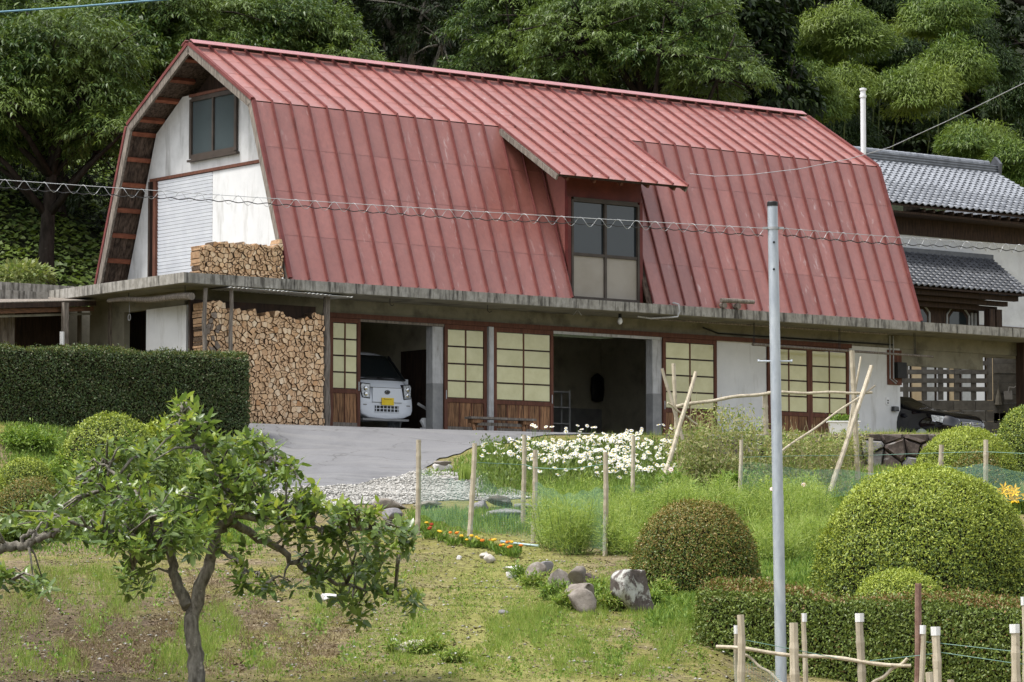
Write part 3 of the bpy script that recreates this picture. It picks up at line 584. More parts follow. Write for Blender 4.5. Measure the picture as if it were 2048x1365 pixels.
# eave fittings ----------------------------------------------------
def tubep(name, pts, r, m, n=6, parent=barn): return MB().tube(pts, r, n).build(name, m, parent)
hk = B(1155, 634, y=.4)
lampb = B(1240, 629, y=.45)
lo = MB().lathe([(.035, -.24), (.04, -.30), (.05, -.33)], (lampb[0], lampb[1], 0), 10).build('lamp_holder', MT['black'], barn)
MB().lathe([(.03, -.33), (.055, -.38), (.06, -.43), (.035, -.48), (.004, -.49)], (lampb[0], lampb[1], 0), 10).build('bulb', MT['white'], lo, smooth=True)
hz = -.30
tubep('conduit', [(*B(1300, 645, y=.55)[:2], hz), (*B(1775, 676, y=.55)[:2], hz)], .022, MT['greywood'])
tubep('conduit', [(fx(1405), YF - .03, ZT + .22), (fx(1435), YF - .03, ZT + .10), (fx(1785), YF - .03, ZT + .08)], .02, MT['cable'])
tubep('conduit', [(fx(1785), YF - .04, -.26), (fx(1785), YF - .04, -1.35), (fx(1792), YF - .04, -1.42)], .018, MT['wire'])
tubep('conduit', [(fx(1778), YF - .04, -.26), (fx(1778), YF - .04, -1.35), (fx(1790), YF - .04, -1.47)], .018, MT['wire'])
mb_ = wallbox('meter_board', fx(1774), fx(1802), YF - .03, YF - .004, -1.5, -.62, MT['redwood'])
mtx = wallbox('electric_meter', fx(1787), fx(1805), YF - .16, YF - .032, -1.33, -.93, MT['black'])
sk = wallbox('power_socket', fx(1771), fx(1777), YF - .025, YF - .002, B(1774, 810, y=YF)[2], B(1774, 795, y=YF)[2], MT['white'])
for q in (.28, .66):
    zc = B(1774, 810, y=YF)[2]; MB().box(fx(1773), fx(1775.4), YF - .03, YF - .026, zc + q * .16 - .018, zc + q * .16 + .018).build('socket_hole', MT['black'], sk)
tubep('hook', [(*B(975, 611, y=.45)[:2], -.236), (*B(975, 611, y=.45)[:2], -.36), (*B(979, 611, y=.45)[:2], -.40), (*B(984, 611, y=.45)[:2], -.36)], .008, MT['cable'])
tubep('hook', [(hk[0] - .12, hk[1], -.34), (hk[0] - .03, hk[1], -.237), (hk[0] + .03, hk[1], -.237), (hk[0] + .12, hk[1], -.34)], .008, MT['wire'])
tubep('hook', [(*B(780, 600, y=.45)[:2], -.236), (*B(780, 600, y=.45)[:2], -.36), (*B(784, 600, y=.45)[:2], -.39), (*B(788, 600, y=.45)[:2], -.36)], .008, MT['cable'])
hs_ = B(1352, 608, y=-.03)
tubep('hose_loop', [(hs_[0] - .05, .25, .03), (hs_[0], .05, .06), (hs_[0] + .06, -.06, .02), (hs_[0] + .08, -.07, -.15), (hs_[0] + .04, -.04, -.27), (hs_[0] - .1, .1, -.285), (hs_[0] - .55, .25, -.32), (hs_[0] - .9, .3, -.29)], .02, MT['jamb'], 8)
# corrugated sheet over the firewood, posts of the wood store
MT['tin'] = mat('weathered_tin', (.50, .50, .48), (.66, .66, .63), scale=4, rough=.5, metal=.2, stain=(.30, .25, .20), stain_scale=3)
ca, cb = B(458, 583, y=-.08), B(705, 597, y=-.08); nseg = 60; m = MB()
for q in range(nseg):
    x0, x1 = ca[0] + (cb[0] - ca[0]) * q / nseg, ca[0] + (cb[0] - ca[0]) * (q + 1) / nseg; z = lambda t: -.265 + .012 * math.sin(t * 62) - .045 * ((t - ca[0]) / (cb[0] - ca[0])) ** 2
    m.add([(x0, -.10, z(x0)), (x1, -.10, z(x1)), (x1, .75, z(x1) + .02), (x0, .75, z(x0) + .02), (x0, -.10, z(x0) - .008), (x1, -.10, z(x1) - .008), (x1, .75, z(x1) + .012), (x0, .75, z(x0) + .012)], [(0, 1, 2, 3), (7, 6, 5, 4), (4, 5, 1, 0), (3, 2, 6, 7)])
tag(m.build('tin_sheet', MT['tin'], None), 'curved pale tin sheet tucked under the slab above the firewood', 'metal sheet').matrix_world = BM
def rough_post(px, y, r, label, rowt=-.3, lean=0.0):
    x = B(px, 680, y=y)[0]; m = MB(); n = 9; P = []; R = []
    for q in range(n): t = q / (n - 1); P.append((x + lean * t + .012 * math.sin(q * 1.7 + px), y + .01 * math.cos(q * 2.1), ZB - .05 + (rowt - ZB + .05) * t)); R.append(r * (1.08 - .15 * t) * (1 + .06 * math.sin(q * 2.3 + px)))
    o = m.tube(P, R, 9).build('timber_post', MT['greywood'], None); o.matrix_world = BM; return tag(o, label, 'post', 'rough posts of the wood store')
rough_post(409, .12, .05, 'thin rough pole at the left edge of the firewood stack')
rough_post(461, .10, .045, 'thin rough pole in front of the firewood stack', lean=.01)
rough_post(653, .30, .085, 'thick weathered post between firewood stack and first sliding door')
wallbox('wood_store_post', x_d1a - .16, x_d1a - .03, YF - .12, YF - .01, ZB, ZT, MT['redwood'])
# ================================================================= firewood
def vor(pts, bounds, near=28):
    cells = []; pts = np.array(pts)
    for i, p in enumerate(pts):
        poly = [np.array(q, float) for q in ((bounds[0], bounds[2]), (bounds[1], bounds[2]), (bounds[1], bounds[3]), (bounds[0], bounds[3]))]
        o = np.argsort(((pts - p) ** 2).sum(1))[1:near]
        for j in o:
            mid = (p + pts[j]) / 2; n = pts[j] - p; out = []
            for a, b in zip(poly, poly[1:] + poly[:1]):
                da, db = np.dot(a - mid, n), np.dot(b - mid, n)
                if da <= 0: out.append(a)
                if da * db < 0: out.append(a + (b - a) * da / (da - db))
            poly = out
            if len(poly) < 3: break
        cells.append(poly)
    return cells
def split_poly(poly, ang):
    c = sum(poly) / len(poly); n = np.array([math.cos(ang), math.sin(ang)]); A_, B_ = [], []
    for a, b in zip(poly, poly[1:] + poly[:1]):
        da, db = np.dot(a - c, n), np.dot(b - c, n)
        (A_ if da <= 0 else B_).append(a)
        if da * db < 0: x = a + (b - a) * da / (da - db); A_.append(x); B_.append(x)
    return A_, B_
def firewood_cells(w, h, s, top):
    pts = []; ny = int(h / s); 
    for r in range(ny + 1):
        nx2 = int(w / s)
        for c in range(nx2 + 1): pts.append(((c + .5 * (r % 2) + random.uniform(-.33, .33)) * s, (r + random.uniform(-.33, .33)) * s))
    cells = vor(pts, (0, w, 0, h)); out = []
    for c in cells:
        if len(c) < 3: continue
        ctr = sum(c) / len(c)
        if ctr[1] > top(ctr[0]): continue
        ar = abs(sum(a[0] * b[1] - a[1] * b[0] for a, b in zip(c, c[1:] + c[:1]))) / 2
        if ar < s * s * .12: continue
        rr = random.random(); n = len(c)
        if rr < .40:
            for q in split_poly(c, random.random() * 6.28):
                if len(q) > 2: out.append(q)
        elif rr < .66 and n >= 5:
            k = 3 if n < 6 or random.random() < .6 else 4; st = random.randrange(n); cut = sorted((st + round(i * n / k)) % n for i in range(k)); pt_ = ctr + np.array([random.uniform(-.02, .02), random.uniform(-.02, .02)])
            for i in range(k):
                a, b = cut[i], cut[(i + 1) % k]; q = [pt_]; j = a
                while True:
                    q.append(c[j])
                    if j == b: break
                    j = (j + 1) % n
                if len(q) > 2: out.append(q)
        else: out.append(c)
    return out
def log_mesh(poly, ln, gap=.007):
    c = sum(poly) / len(poly); P = []
    n = len(poly); bark = random.randrange(n)
    for i in range(n):
        a, b = poly[i], poly[(i + 1) % n]; P.append(a)
        if i == bark: mid = (a + b) / 2; d = mid - c; P.append(mid + d * .10)
    P = [c + (p - c) * max(.3, 1 - (gap + random.uniform(0, .006)) / (np.linalg.norm(p - c) + 1e-6)) for p in P]
    # soften the corners
    Q = []
    for i in range(len(P)):
        a, p, b = P[i - 1], P[i], P[(i + 1) % len(P)]; Q += [p + (a - p) * .07, p + (b - p) * .07]
    n = len(Q); tw = random.uniform(-.01, .01)
    v = [(q[0] - c[0], 0 + random.uniform(-.006, .006), q[1] - c[1]) for q in Q] + [(q[0] - c[0] + tw, ln, q[1] - c[1] + tw) for q in Q]
    f = [tuple(range(n)), tuple(range(n, 2 * n))[::-1]] + [((i + 1) % n, i, i + n, (i + 1) % n + n) for i in range(n)]
    return v, f, [0, 0] + [1 if random.random() < .3 else 2] * n, c
def logend():
    m, nt, p, pos, g = new_mat('split_log_face')
    oi = _n(nt, 'ShaderNodeObjectInfo'); col = ramp(nt, oi.outputs['Random'], [(0, (.56, .32, .16)), (.2, (.86, .68, .47)), (.4, (.70, .45, .25)), (.6, (.88, .74, .55)), (.8, (.78, .55, .33)), (1, (.62, .40, .24))])
    n1 = noise(nt, pos, 22, 5, .65); col = mixc(nt, ramp(nt, n1, [(.4, (0, 0, 0)), (.7, (1, 1, 1))]), col, mixc(nt, 1.0, col, (.80, .68, .58), 'MULTIPLY'))
    n2 = noise(nt, pos, 60, 3, .6); col = mixc(nt, .10, col, ramp(nt, n2, [(.35, (.18, .10, .05)), (.6, (.8, .6, .4))]))
    nt.links.new(col, p.inputs['Base Color']); setin(p, 'Roughness', .9); setin(p, 'Specular IOR Level', .1); return m
MT['logend'] = logend(); MT['bark'] = mat('firewood_bark', (.045, .03, .02), (.12, .08, .05), scale=20, rough=.95, bump=.5); MT['logside'] = mat('split_side', (.24, .14, .075), (.40, .26, .15), scale=12, rough=.9)
MT['logold'] = mat('greyed_log_face', (.13, .105, .085), (.26, .215, .175), scale=20, rough=.95, rnd=.3)
LOGS = []
def wood_stack(x0, x1, z0, h, yfront, s, top, ln, old=None):
    for poly in firewood_cells(x1 - x0, h, s, top):
        v, f, mi, c = log_mesh(poly, ln); LOGS.append((v, f, mi, np.array([x0 + c[0], yfront + random.uniform(-.035, .03), z0 + c[1]]), old(c) if old else False, 0))
YL = .22
xw0, xw1 = B(404, 700, y=YL)[0], B(648, 740, y=YL)[0]; wz1 = B(480, 612, y=YL)[2]
H1 = wz1 - ZB + .12
def top1(x):
    t = x / (xw1 - xw0); return H1 - .08 - .15 * sst(.15, .4, t) + .02 * math.sin(x * 7) - .03 * t
wood_stack(xw0, xw1, ZB, H1, YL, .12, top1, .36, lambda c: (c[0] < .42 and .9 < c[1] < H1 - .35 and random.random() < .8))
n_low = len(LOGS)
yq0, yq1 = None, None
# upper stack on the slab, in front of the gable wall (its ends face the gable side)
US = []
yu0 = B(566, 530, x=1.9)[1]; 
def log_obj(v, f, mi, M4, old, label, group):
    me = bpy.data.meshes.new('split_log'); me.from_pydata(v, [], f)
    for mm in (MT['logold'] if old else MT['logend'], MT['bark'], MT['logside']): me.materials.append(mm)
    me.polygons.foreach_set('material_index', mi); o = bpy.data.objects.new('split_log', me); C.objects.link(o); o.matrix_world = M4
    return tag(o, label, 'firewood', group)
# position of the upper stack: front face parallel to the facade, standing at the front edge of the slab
YU = .22
xu0, xu1 = B(398, 520, y=YU)[0], B(566, 520, y=YU)[0]; hu = B(540, 486, y=YU)[2]
def top2(x):
    t = x / (xu1 - xu0); return hu * (.80 + .10 * sst(.0, .3, t) + .10 * sst(.5, .8, t)) + .012 * math.sin(x * 9)
low = list(LOGS); LOGS = []
wood_stack(xu0, xu1, .003, hu + .1, YU, .112, top2, .34)
upl = LOGS
print('logs', len(low), len(upl))
allog = [(*l, 'lo') for l in low] + [(*l, 'up') for l in upl]
def parea(l):
    v = l[0]; n = len(v) // 2; return abs(sum(v[i][0] * v[(i + 1) % n][2] - v[(i + 1) % n][0] * v[i][2] for i in range(n))) / 2
hid = lambda l: (l[6] == 'lo' and l[3][0] < B(495, 700, y=YL)[0] and l[3][2] < B(450, 705, y=YL)[2])
vis = sorted([l for l in allog if not hid(l)], key=parea, reverse=True)
print('visible logs', len(vis))
single = vis[:300]; rest = vis[300:] + [l for l in allog if hid(l) and l[3][2] > B(450, 740, y=YL)[2]]
for l in single:
    M4 = BM @ Matrix.Translation(l[3])
    if l[6] == 'lo':
        if l[4]: log_obj(l[0], l[1], l[2], M4, True, 'greyed split log at the left edge of the tall firewood stack', 'greyed logs in the tall firewood stack')
        else: log_obj(l[0], l[1], l[2], M4, False, 'tan split log in the tall firewood stack beside the garage doors', 'logs in the tall firewood stack')
    else: log_obj(l[0], l[1], l[2], M4, False, 'tan split log in the low stack up on the slab below the gable', 'logs stacked on the slab')
m = MB()
for l in rest: m.add([np.array(p) + l[3] for p in l[0]], l[1]); m.m[-len(l[1]):] = l[2]
o = m.build('firewood_pile', [MT['logold'] if False else MT['logend'], MT['bark'], MT['logside']]); o.matrix_world = BM; tag(o, 'smaller split logs filling the two firewood stacks', 'firewood', kind='stuff')
wallbox('wood_store_back', xw0 - .05, xw1 + .05, .62, .68, ZB, -.5, MT['darkwood'])
# weathered beams lying on the slab
bx0 = B(1440, 612, y=.02)
for q, (dx, L, z, dy, r) in enumerate(((0, 1.02, .19, -.02, .055), (.1, .25, .075, .05, .07), (.52, .3, .075, .03, .072))):
    o = MB().tube([(bx0[0] + dx, dy, z), (bx0[0] + dx + L * .5, dy + .02, z + .012), (bx0[0] + dx + L, dy - .02, z + .01)] if q == 0 else [(bx0[0] + dx, dy - .1, z), (bx0[0] + dx + .02, dy + .5, z)], [r, r * 1.05, r * .95] if q == 0 else r * 1.0, 9).build('old_beam', MT['greywood']); o.matrix_world = BM
    tag(o, ('weathered round beam lying across two logs on the slab edge', 'left short log under the weathered beam on the slab', 'right short log under the weathered beam on the slab')[q], 'log', 'old timber on the slab edge')
# hanging pole under the eave (left end), cord with ring, laundry pole
h0, h1 = B(217, 602, x=.30), B(384, 594, x=.30)
n = 12; P = [h0 + (h1 - h0) * t + np.array([0, .0, .02 * math.sin(t * 9)]) for t in np.linspace(0, 1, n)]
o = MB().tube(P, [.045 + .035 * t for t in np.linspace(0, 1, n)], 9).build('hanging_log', MT['greywood']); o.matrix_world = BM; tag(o, 'rough grey log slung under the slab at the left end', 'log')
m = MB()
for q in (.25, .92): p = h0 + (h1 - h0) * q; m.tube([p + (0, 0, .06), (p[0], p[1], -.24)], .008, 5)
m.build('sling_wire', MT['cable'], o)
c0_ = B(259, 606, x=.5); r = MB(); r.tube([(c0_[0], c0_[1], -.24), (c0_[0], c0_[1], B(259, 626, x=.5)[2])], .006, 5)
rz_ = B(259, 635, x=.5)[2]; r.tube([(c0_[0], c0_[1] + .05 * math.sin(t), rz_ + .07 * math.cos(t)) for t in np.linspace(0, 6.28, 14)], .010, 5)
o = r.build('hanging_ring', MT['wire']); o.matrix_world = BM; tag(o, 'small metal ring hanging on a cord by the dark doorway', 'hook')
l0, l1 = B(1505, 689, y=.5), B(1866, 714, y=.5)
o = MB().tube([l0 + (l1 - l0) * t for t in np.linspace(0, 1, 8)], [.036, .034, .034, .032, .032, .03, .03, .028], 9).build('laundry_pole', MT['greywood']); o.matrix_world = BM
tag(o, 'long grey bamboo laundry pole hung on wires under the slab', 'pole')
for px in (1508, 1675, 1828):
    t = (px - 1505) / 361; p = l0 + (l1 - l0) * t; MB().tube([(p[0] - .02, p[1], p[2] - .04), (p[0] - .02, p[1], -.236)], .007, 5).tube([(p[0] + .02, p[1], p[2] - .04), (p[0] + .02, p[1], -.236)], .007, 5).build('hanger_wire', MT['cable'], o)
# ================================================================= bench
bL, bR = toB(G(935, 868)), toB(G(1068, 872)); by = YF - .75
bx0, bx1 = B(936, 840, y=by)[0], B(1066, 845, y=by)[0]; zt = B(1000, 836, y=by)[2]
bench = empty('bench', mat=BM @ Matrix.Translation((bx0, by, ZB)), label='weathered plank bench standing before the sliding doors', cat='bench'); bl = bx1 - bx0; bh = zt - ZB
MB().box(0, bl, -.13, .13, bh - .05, bh).build('seat', MT['greywood'], bench)
for s in (.12, bl - .32):
    for sg in (-1, 1): MB().bar((s + .04, -sg * .06, bh - .05), (s + (.16 if sg > 0 else -.08) + .04, sg * .15 - 0, 0.0), .06, .09).build('leg', MT['grainwood'], bench)
    MB().box(s - .04, s + .18, -.10, .10, bh - .14, bh - .052).build('cross_brace', MT['grainwood'], bench)
MB().bar((.25, 0, .22), (bl - .22, 0, .22), .04, .07).build('stretcher', MT['greywood'], bench)
# things inside the two bays
o = wallbox('inner_cabinet', x_p1b + .9, x_p1b + 1.7, YBK - .75, YBK - .05, ZB, ZB + 1.9, MT['darkwood'])
def shelf(xa, ya, label, rz=0):
    e = empty('shelf_rack', mat=BM @ Matrix.Translation((xa, ya, ZB)) @ Matrix.Rotation(rz, 4, 'Z'), label=label, cat='shelf')
    for x in (0, .62):
        for y in (0, .32): MB().box(x, x + .03, y, y + .03, 0, 1.35).build('upright', MT['jamb'], e)
    for z in (.12, .52, .92, 1.3): MB().box(.031, .619, 0, .35, z, z + .025).build('shelf_board', MT['jamb'], e)
    return e
shelf(x_d3b + .75, YBK - 1.2, 'pale metal shelf rack dim in the back of the open bay'); shelf(x_o2b - .75, YBK - 2.6, 'pale metal shelf rack by the right post of the open bay')
jk = B(1195, 780, y=YBK - .15); m = MB(); m.lathe([(.02, .42), (.10, .38), (.20, .30), (.22, 0), (.18, -.28), (.05, -.32)], (0, 0, 0), 10)
o = m.build('hanging_jacket', MT['black'], None, smooth=True); o.matrix_world = BM @ Matrix.Translation(jk) @ Matrix.Diagonal((1, .4, 1, 1)); tag(o, 'dark jacket hanging on the dim back wall of the open bay', 'jacket')
# kitchen-type dial scale on the garage floor, leaning pipe
p = B(852, 852, y=YF + .35); sca = empty('dial_scale', mat=BM @ Matrix.Translation((p[0], YF + .35, ZB)), label='small pale dial scale on the floor beside the white van', cat='scale')
MB().box(-.10, .10, -.09, .09, .003, .16).build('base', MT['jamb'], sca); MB().prism([(-.07, -.05, .16), (.07, -.05, .16), (.16, -.05, .30), (.10, -.05, .37), (-.10, -.05, .37), (-.16, -.05, .30)], (0, .08, 0)).build('dial', MT['white'], sca); MB().box(-.045, .05, -.095, -.0905, .05, .11).build('gauge_slot', MT['black'], sca)
q0 = B(836, 808, y=YF + .5); q1 = B(860, 822, y=YF + .5)
o = MB().tube([q0, q0 + (q1 - q0) * 1.3], .035, 8).build('pipe', MT['jamb']); o.matrix_world = BM; tag(o, 'pale pipe slanting behind the right post of the van bay', 'pipe')
MB().tube([q0 + (q1 - q0) * 1.3, (q1[0] + .25, YF + .5, ZB)], .03, 6).build('pipe_foot', MT['darkwood'], o)
# ================================================================= white van in the left bay
vy = YF + .42; vc = B(773, 790, y=vy)[0]
van = empty('van', mat=BM @ Matrix.Translation((vc, vy, ZB)), label='small white van parked nose out in the garage bay', cat='van')
# cross sections: (y, z_bottom, half width bottom, z_belt, half width belt, z_top, half width top)
secs = [(-.012, .36, .66, .52, .69, .72, .68), (0.0, .32, .70, .54, .725, .80, .70), (.03, .30, .72, .56, .735, .98, .70), (.07, .29, .72, .60, .738, 1.10, .70), (.20, .28, .72, .62, .738, 1.19, .70), (.45, .28, .71, .62, .738, 1.48, .66), (.74, .28, .71, .62, .738, 1.79, .61), (.95, .28, .71, .62, .738, 1.88, .59), (1.3, .28, .71, .62, .738, 1.92, .58), (2.6, .28, .71, .62, .738, 1.92, .58), (3.2, .28, .71, .62, .738, 1.88, .585), (3.38, .35, .66, .62, .70, 1.70, .57)]
def ring(y, zb, wb, zm, wm, zt, wt):
    k = .86 if zt > 1.0 else .94; h = [(-wb, zb), (-wm, zm), (-wm * .99, min(zm + .25, (zm + zt) / 2)), (-wt, zt - (zt - zm) * .12), (-wt * k, zt - .004), (-wt * .4, zt + .012)]
    return [(x, y, z) for x, z in h] + [(-x, y, z) for x, z in reversed(h)]
m = MB(); R_ = [ring(*s) for s in secs]; nr = len(R_[0])
for r_ in R_: m.v += r_
for i in range(len(R_) - 1): m.f += [(i * nr + j, i * nr + (j + 1) % nr, (i + 1) * nr + (j + 1) % nr, (i + 1) * nr + j) for j in range(nr)]
m.f += [tuple(range(nr))[::-1], tuple((len(R_) - 1) * nr + j for j in range(nr))]; m.m = [0] * len(m.f)
body = m.build('body', MT['carwhite'], van, smooth=True)
body.data.polygons[-1].use_smooth = False; body.data.polygons[-2].use_smooth = False
bv = body.modifiers.new('b', 'SUBSURF'); bv.levels = 1; bv.render_levels = 1
MT['vglass'] = glassmat('van_glass', (.010, .013, .014), .03, .6)
# windscreen with dark surround, lying just proud of the body
def wsp(u, v, off): # u -1..1 , v 0..1 up the screen
    y = .225 + v * (.74 - .225); z = 1.19 + v * (1.775 - 1.19); wd = .665 + v * (.56 - .665)
    return (u * wd, y - off * .74 - .02 * (1 - u * u), z + off * .67)
m = MB(); nu, nv2 = 10, 6
for a in range(nv2 + 1):
    for b in range(nu + 1): m.v.append(wsp(-1 + 2 * b / nu, a / nv2, .045))
m.f = [(a * (nu + 1) + b, a * (nu + 1) + b + 1, (a + 1) * (nu + 1) + b + 1, (a + 1) * (nu + 1) + b) for a in range(nv2) for b in range(nu)]; m.m = [0] * len(m.f)
sw = m.build('windscreen', MT['vglass'], van, smooth=True); sd_m = sw.modifiers.new('s', 'SOLIDIFY'); sd_m.thickness = .02; sd_m.offset = -1
MB().tube([wsp(-.98, .0, .05), wsp(-.5, .0, .055), wsp(0, .0, .06), wsp(.5, .0, .055), wsp(.98, .0, .05)], .014, 6).build('windscreen_seal', MT['black'], van)
for s in (-1, 1): MB().tube([wsp(s * 1.0, .0, .045), wsp(s * 1.0, .5, .045), wsp(s * 1.0, 1, .045)], .012, 6).build('windscreen_seal', MT['black'], van)
MB().tube([wsp(-.35, -.02, .075), wsp(.05, .05, .07), wsp(.75, .09, .065)], .009, 5).build('wiper', MT['black'], van)
MB().tube([wsp(-.85, -.02, .075), wsp(-.55, .05, .07), wsp(.1, .07, .065)], .009, 5).build('wiper', MT['black'], van)
for s in (-1, 1):
    hl = MB().prism([(s * .47, -.020, .77), (s * .68, .0, .79), (s * .715, .03, 1.06), (s * .68, .03, 1.13), (s * .45, .0, 1.11)][::s], (0, .12, 0)).build('headlight', MT['black'], van)
    MB().prism([(s * .49, -.030, .79), (s * .66, -.010, .81), (s * .695, .018, 1.05), (s * .665, .018, 1.105), (s * .47, -.012, 1.09)][::s], (0, .05, 0)).build('lens', MT['lens'], hl)
    for q in (.87, 1.0): MB().lathe([(.052, 0), (.04, .012), (.004, .016)], (0, 0, 0), 10).build('reflector', MT['chrome'], hl).matrix_local = Matrix.Translation((s * (.575 + .01 * (q > .9)), -.016, q)) @ Matrix.Rotation(math.pi / 2, 4, 'X')
    mi_ = MB().hexa([(s * .76, .42, 1.06), (s * .90, .40, 1.06), (s * .90, .50, 1.06), (s * .76, .50, 1.06)][::s], [(s * .77, .42, 1.27), (s * .90, .41, 1.27), (s * .90, .49, 1.27), (s * .77, .49, 1.27)][::s]).build('mirror', MT['carwhite'], van)
    MB().bar((s * .70, .46, 1.10), (s * .77, .46, 1.12), .03).build('mirror_arm', MT['black'], mi_)
    MB().box(s * .60 - .05, s * .60 + .05, -.012, .03, .62, .645).build('bumper_groove', MT['dado'], van)
MB().box(-.40, .40, -.030, .05, .70, 1.02).build('bonnet_panel', MT['carwhite'], van)
MB().box(-.42, .42, -.036, .04, 1.024, 1.032).build('bonnet_seam', MT['dado'], van); MB().box(-.41, .41, -.036, .04, .690, .697).build('bonnet_seam', MT['dado'], van)
gq = MB().box(-.33, .33, -.022, .03, .475, .625).build('grille', MT['black'], van)
for z in (.545, .472, .618): MB().box(-.34, .34, -.034, -.0225, z, z + .013).build('grille_bar', MT['carwhite'], gq)
for q in range(7): MB().box(-.30 + q * .1 - .008, -.30 + q * .1 + .008, -.030, -.0225, .486, .617).build('grille_bar', MT['carwhite'], gq)
pl = MB().box(-.165, .165, -.058, -.033, .632, .797).build('number_plate', MT['plate'], van)
MT['ink'] = mat('faded_plate_ink', (.50, .34, .02), rough=.5)
for q, (a, b) in enumerate(((-.10, -.04), (-.03, .04), (.05, .10))): MB().box(a, b, -.0605, -.0585, .752, .776).build('plate_mark', MT['ink'], pl)
MB().lathe([(.009, 0), (.009, .006)], (0, 0, 0), 8).build('plate_bolt', MT['black'], pl).matrix_local = Matrix.Translation((-.105, -.0585, .775)) @ Matrix.Rotation(math.pi / 2, 4, 'X')
em = MB().lathe([(.078, 0), (.078, .012), (.07, .016), (.004, .017)], (0, 0, 0), 20).build('emblem', MT['black'], van); em.matrix_local = Matrix.Translation((0, -.031, .925)) @ Matrix.Rotation(math.pi / 2, 4, 'X') @ Matrix.Diagonal((1, .62, 1, 1))
MB().tube([(.07 * math.cos(t), .07 * math.sin(t), .017) for t in np.linspace(0, 6.284, 22)], .006, 5).build('emblem_rim', MT['chrome'], em)
for (a, b, r) in ((-.03, .015, .016), (.018, .03, .009), (.03, -.01, .009), (.0, -.03, .009), (.045, .02, .008)): MB().lathe([(r, .017), (r * .5, .022)], (a, b, 0), 6).build('emblem_star', MT['chrome'], em)
MB().box(-.64, .64, .02, .3, .285, .33).build('bumper_lip', MT['dado'], van)
def wheel(parent, x, y, r, wdt, rimm, axis='X'):
    t = MB().lathe([(r * .62, -wdt / 2), (r * .95, -wdt / 2), (r, -wdt * .3), (r, wdt * .3), (r * .95, wdt / 2), (r * .62, wdt / 2)], (0, 0, 0), 22).build('wheel', MT['rubber'], parent)
    t.matrix_local = Matrix.Translation((x, y, r)) @ Matrix.Rotation(math.pi / 2, 4, 'Y' if axis == 'X' else 'X')
    rm = MB(); rm.lathe([(r * .60, -wdt * .52), (r * .5, -wdt * .4), (.05, -wdt * .45), (.004, -wdt * .5)], (0, 0, 0), 18); rm.lathe([(r * .60, wdt * .52), (r * .5, wdt * .4), (.05, wdt * .45), (.004, wdt * .5)], (0, 0, 0), 18); rm.build('rim', rimm, t)
    for q in range(7):
        a = q * 6.283 / 7; MB().bar((.05 * math.cos(a), .05 * math.sin(a), -wdt * .53), (r * .58 * math.cos(a), r * .58 * math.sin(a), -wdt * .53), .035, .02).build('spoke', rimm, t)
        MB().bar((.05 * math.cos(a), .05 * math.sin(a), wdt * .53), (r * .58 * math.cos(a), r * .58 * math.sin(a), wdt * .53), .035, .02).build('spoke', rimm, t)
    return t
for x in (-.62, .62):
    for y in (.55, 2.75): wheel(van, x, y, .27, .15, MT['wire'])
# ================================================================= black saloon in the carport
cd = 84.6; cpt = W(1946, 846, cd); gnd = E0[2] + ZB
ch = math.radians(-52)                                    # heading of the nose, turned a little towards the viewer
cen = np.array([(1942 - CX) / FPX * cd, cd, gnd])
car = empty('car', mat=Matrix.Translation(cen) @ Matrix.Rotation(math.radians(50), 4, 'Z'), label='glossy black saloon car standing in the shade of the carport', cat='car')
# local frame: y = 0 at the nose, running back; x across
cs = [(0, .34, .62, .50, .70, .66, .62), (.06, .28, .74, .52, .80, .80, .72), (.28, .24, .80, .55, .87, .92, .78), (.9, .22, .82, .58, .885, 1.0, .78), (1.35, .22, .82, .58, .885, 1.05, .76), (1.75, .22, .82, .58, .885, 1.22, .68), (2.15, .22, .82, .58, .885, 1.42, .60), (2.7, .22, .82, .58, .885, 1.47, .58), (3.4, .22, .82, .58, .885, 1.40, .58), (4.0, .24, .80, .58, .87, 1.08, .66), (4.5, .34, .74, .58, .80, .95, .68)]
m = MB(); R_ = [ring(*s) for s in cs]
for r_ in R_: m.v += r_
for i in range(len(R_) - 1): m.f += [(i * nr + j, i * nr + (j + 1) % nr, (i + 1) * nr + (j + 1) % nr, (i + 1) * nr + j) for j in range(nr)]
m.f += [tuple(range(nr))[::-1], tuple((len(R_) - 1) * nr + j for j in range(nr))]; m.m = [0] * len(m.f)
cb_ = m.build('body', MT['carblack'], car, smooth=True); sb_ = cb_.modifiers.new('s', 'SUBSURF'); sb_.levels = 1; sb_.render_levels = 1
for s in (-1, 1):
    h_ = MB().hexa([(s * .46, .0, .60), (s * .86, .30, .66), (s * .90, .56, .72), (s * .80, .50, .70)][::s], [(s * .48, .03, .74), (s * .85, .32, .82), (s * .885, .60, .86), (s * .78, .50, .84)][::s]).build('headlight', MT['lens'], car)
    MB().tube([(s * .45, .03, .585), (s * .82, .33, .64), (s * .865, .58, .71)], .010, 5).build('chrome_strip', MT['chrome'], h_)
    MB().box(s * .62 - .14, s * .62 + .14, .0, .1, .38, .47).build('fog_lamp_recess', MT['black'], car)
gq = MB().box(-.42, .42, -.012, .08, .52, .69).build('grille', MT['black'], car)
for z in (.545, .585, .625, .665): MB().box(-.43, .43, -.022, -.0125, z, z + .012).build('grille_bar', MT['chrome'], gq)
e_ = MB().tube([(.07 * math.cos(t), -.03, .64 + .05 * math.sin(t)) for t in np.linspace(0, 6.284, 18)], .008, 5).tube([(-.04, -.03, .675), (-.015, -.03, .61), (0, -.03, .65), (.015, -.03, .61), (.04, -.03, .675)], .008, 5).build('emblem', MT['chrome'], car)
MB().box(-.165, .165, -.03, .02, .36, .50).build('number_plate', MT['white'], car)
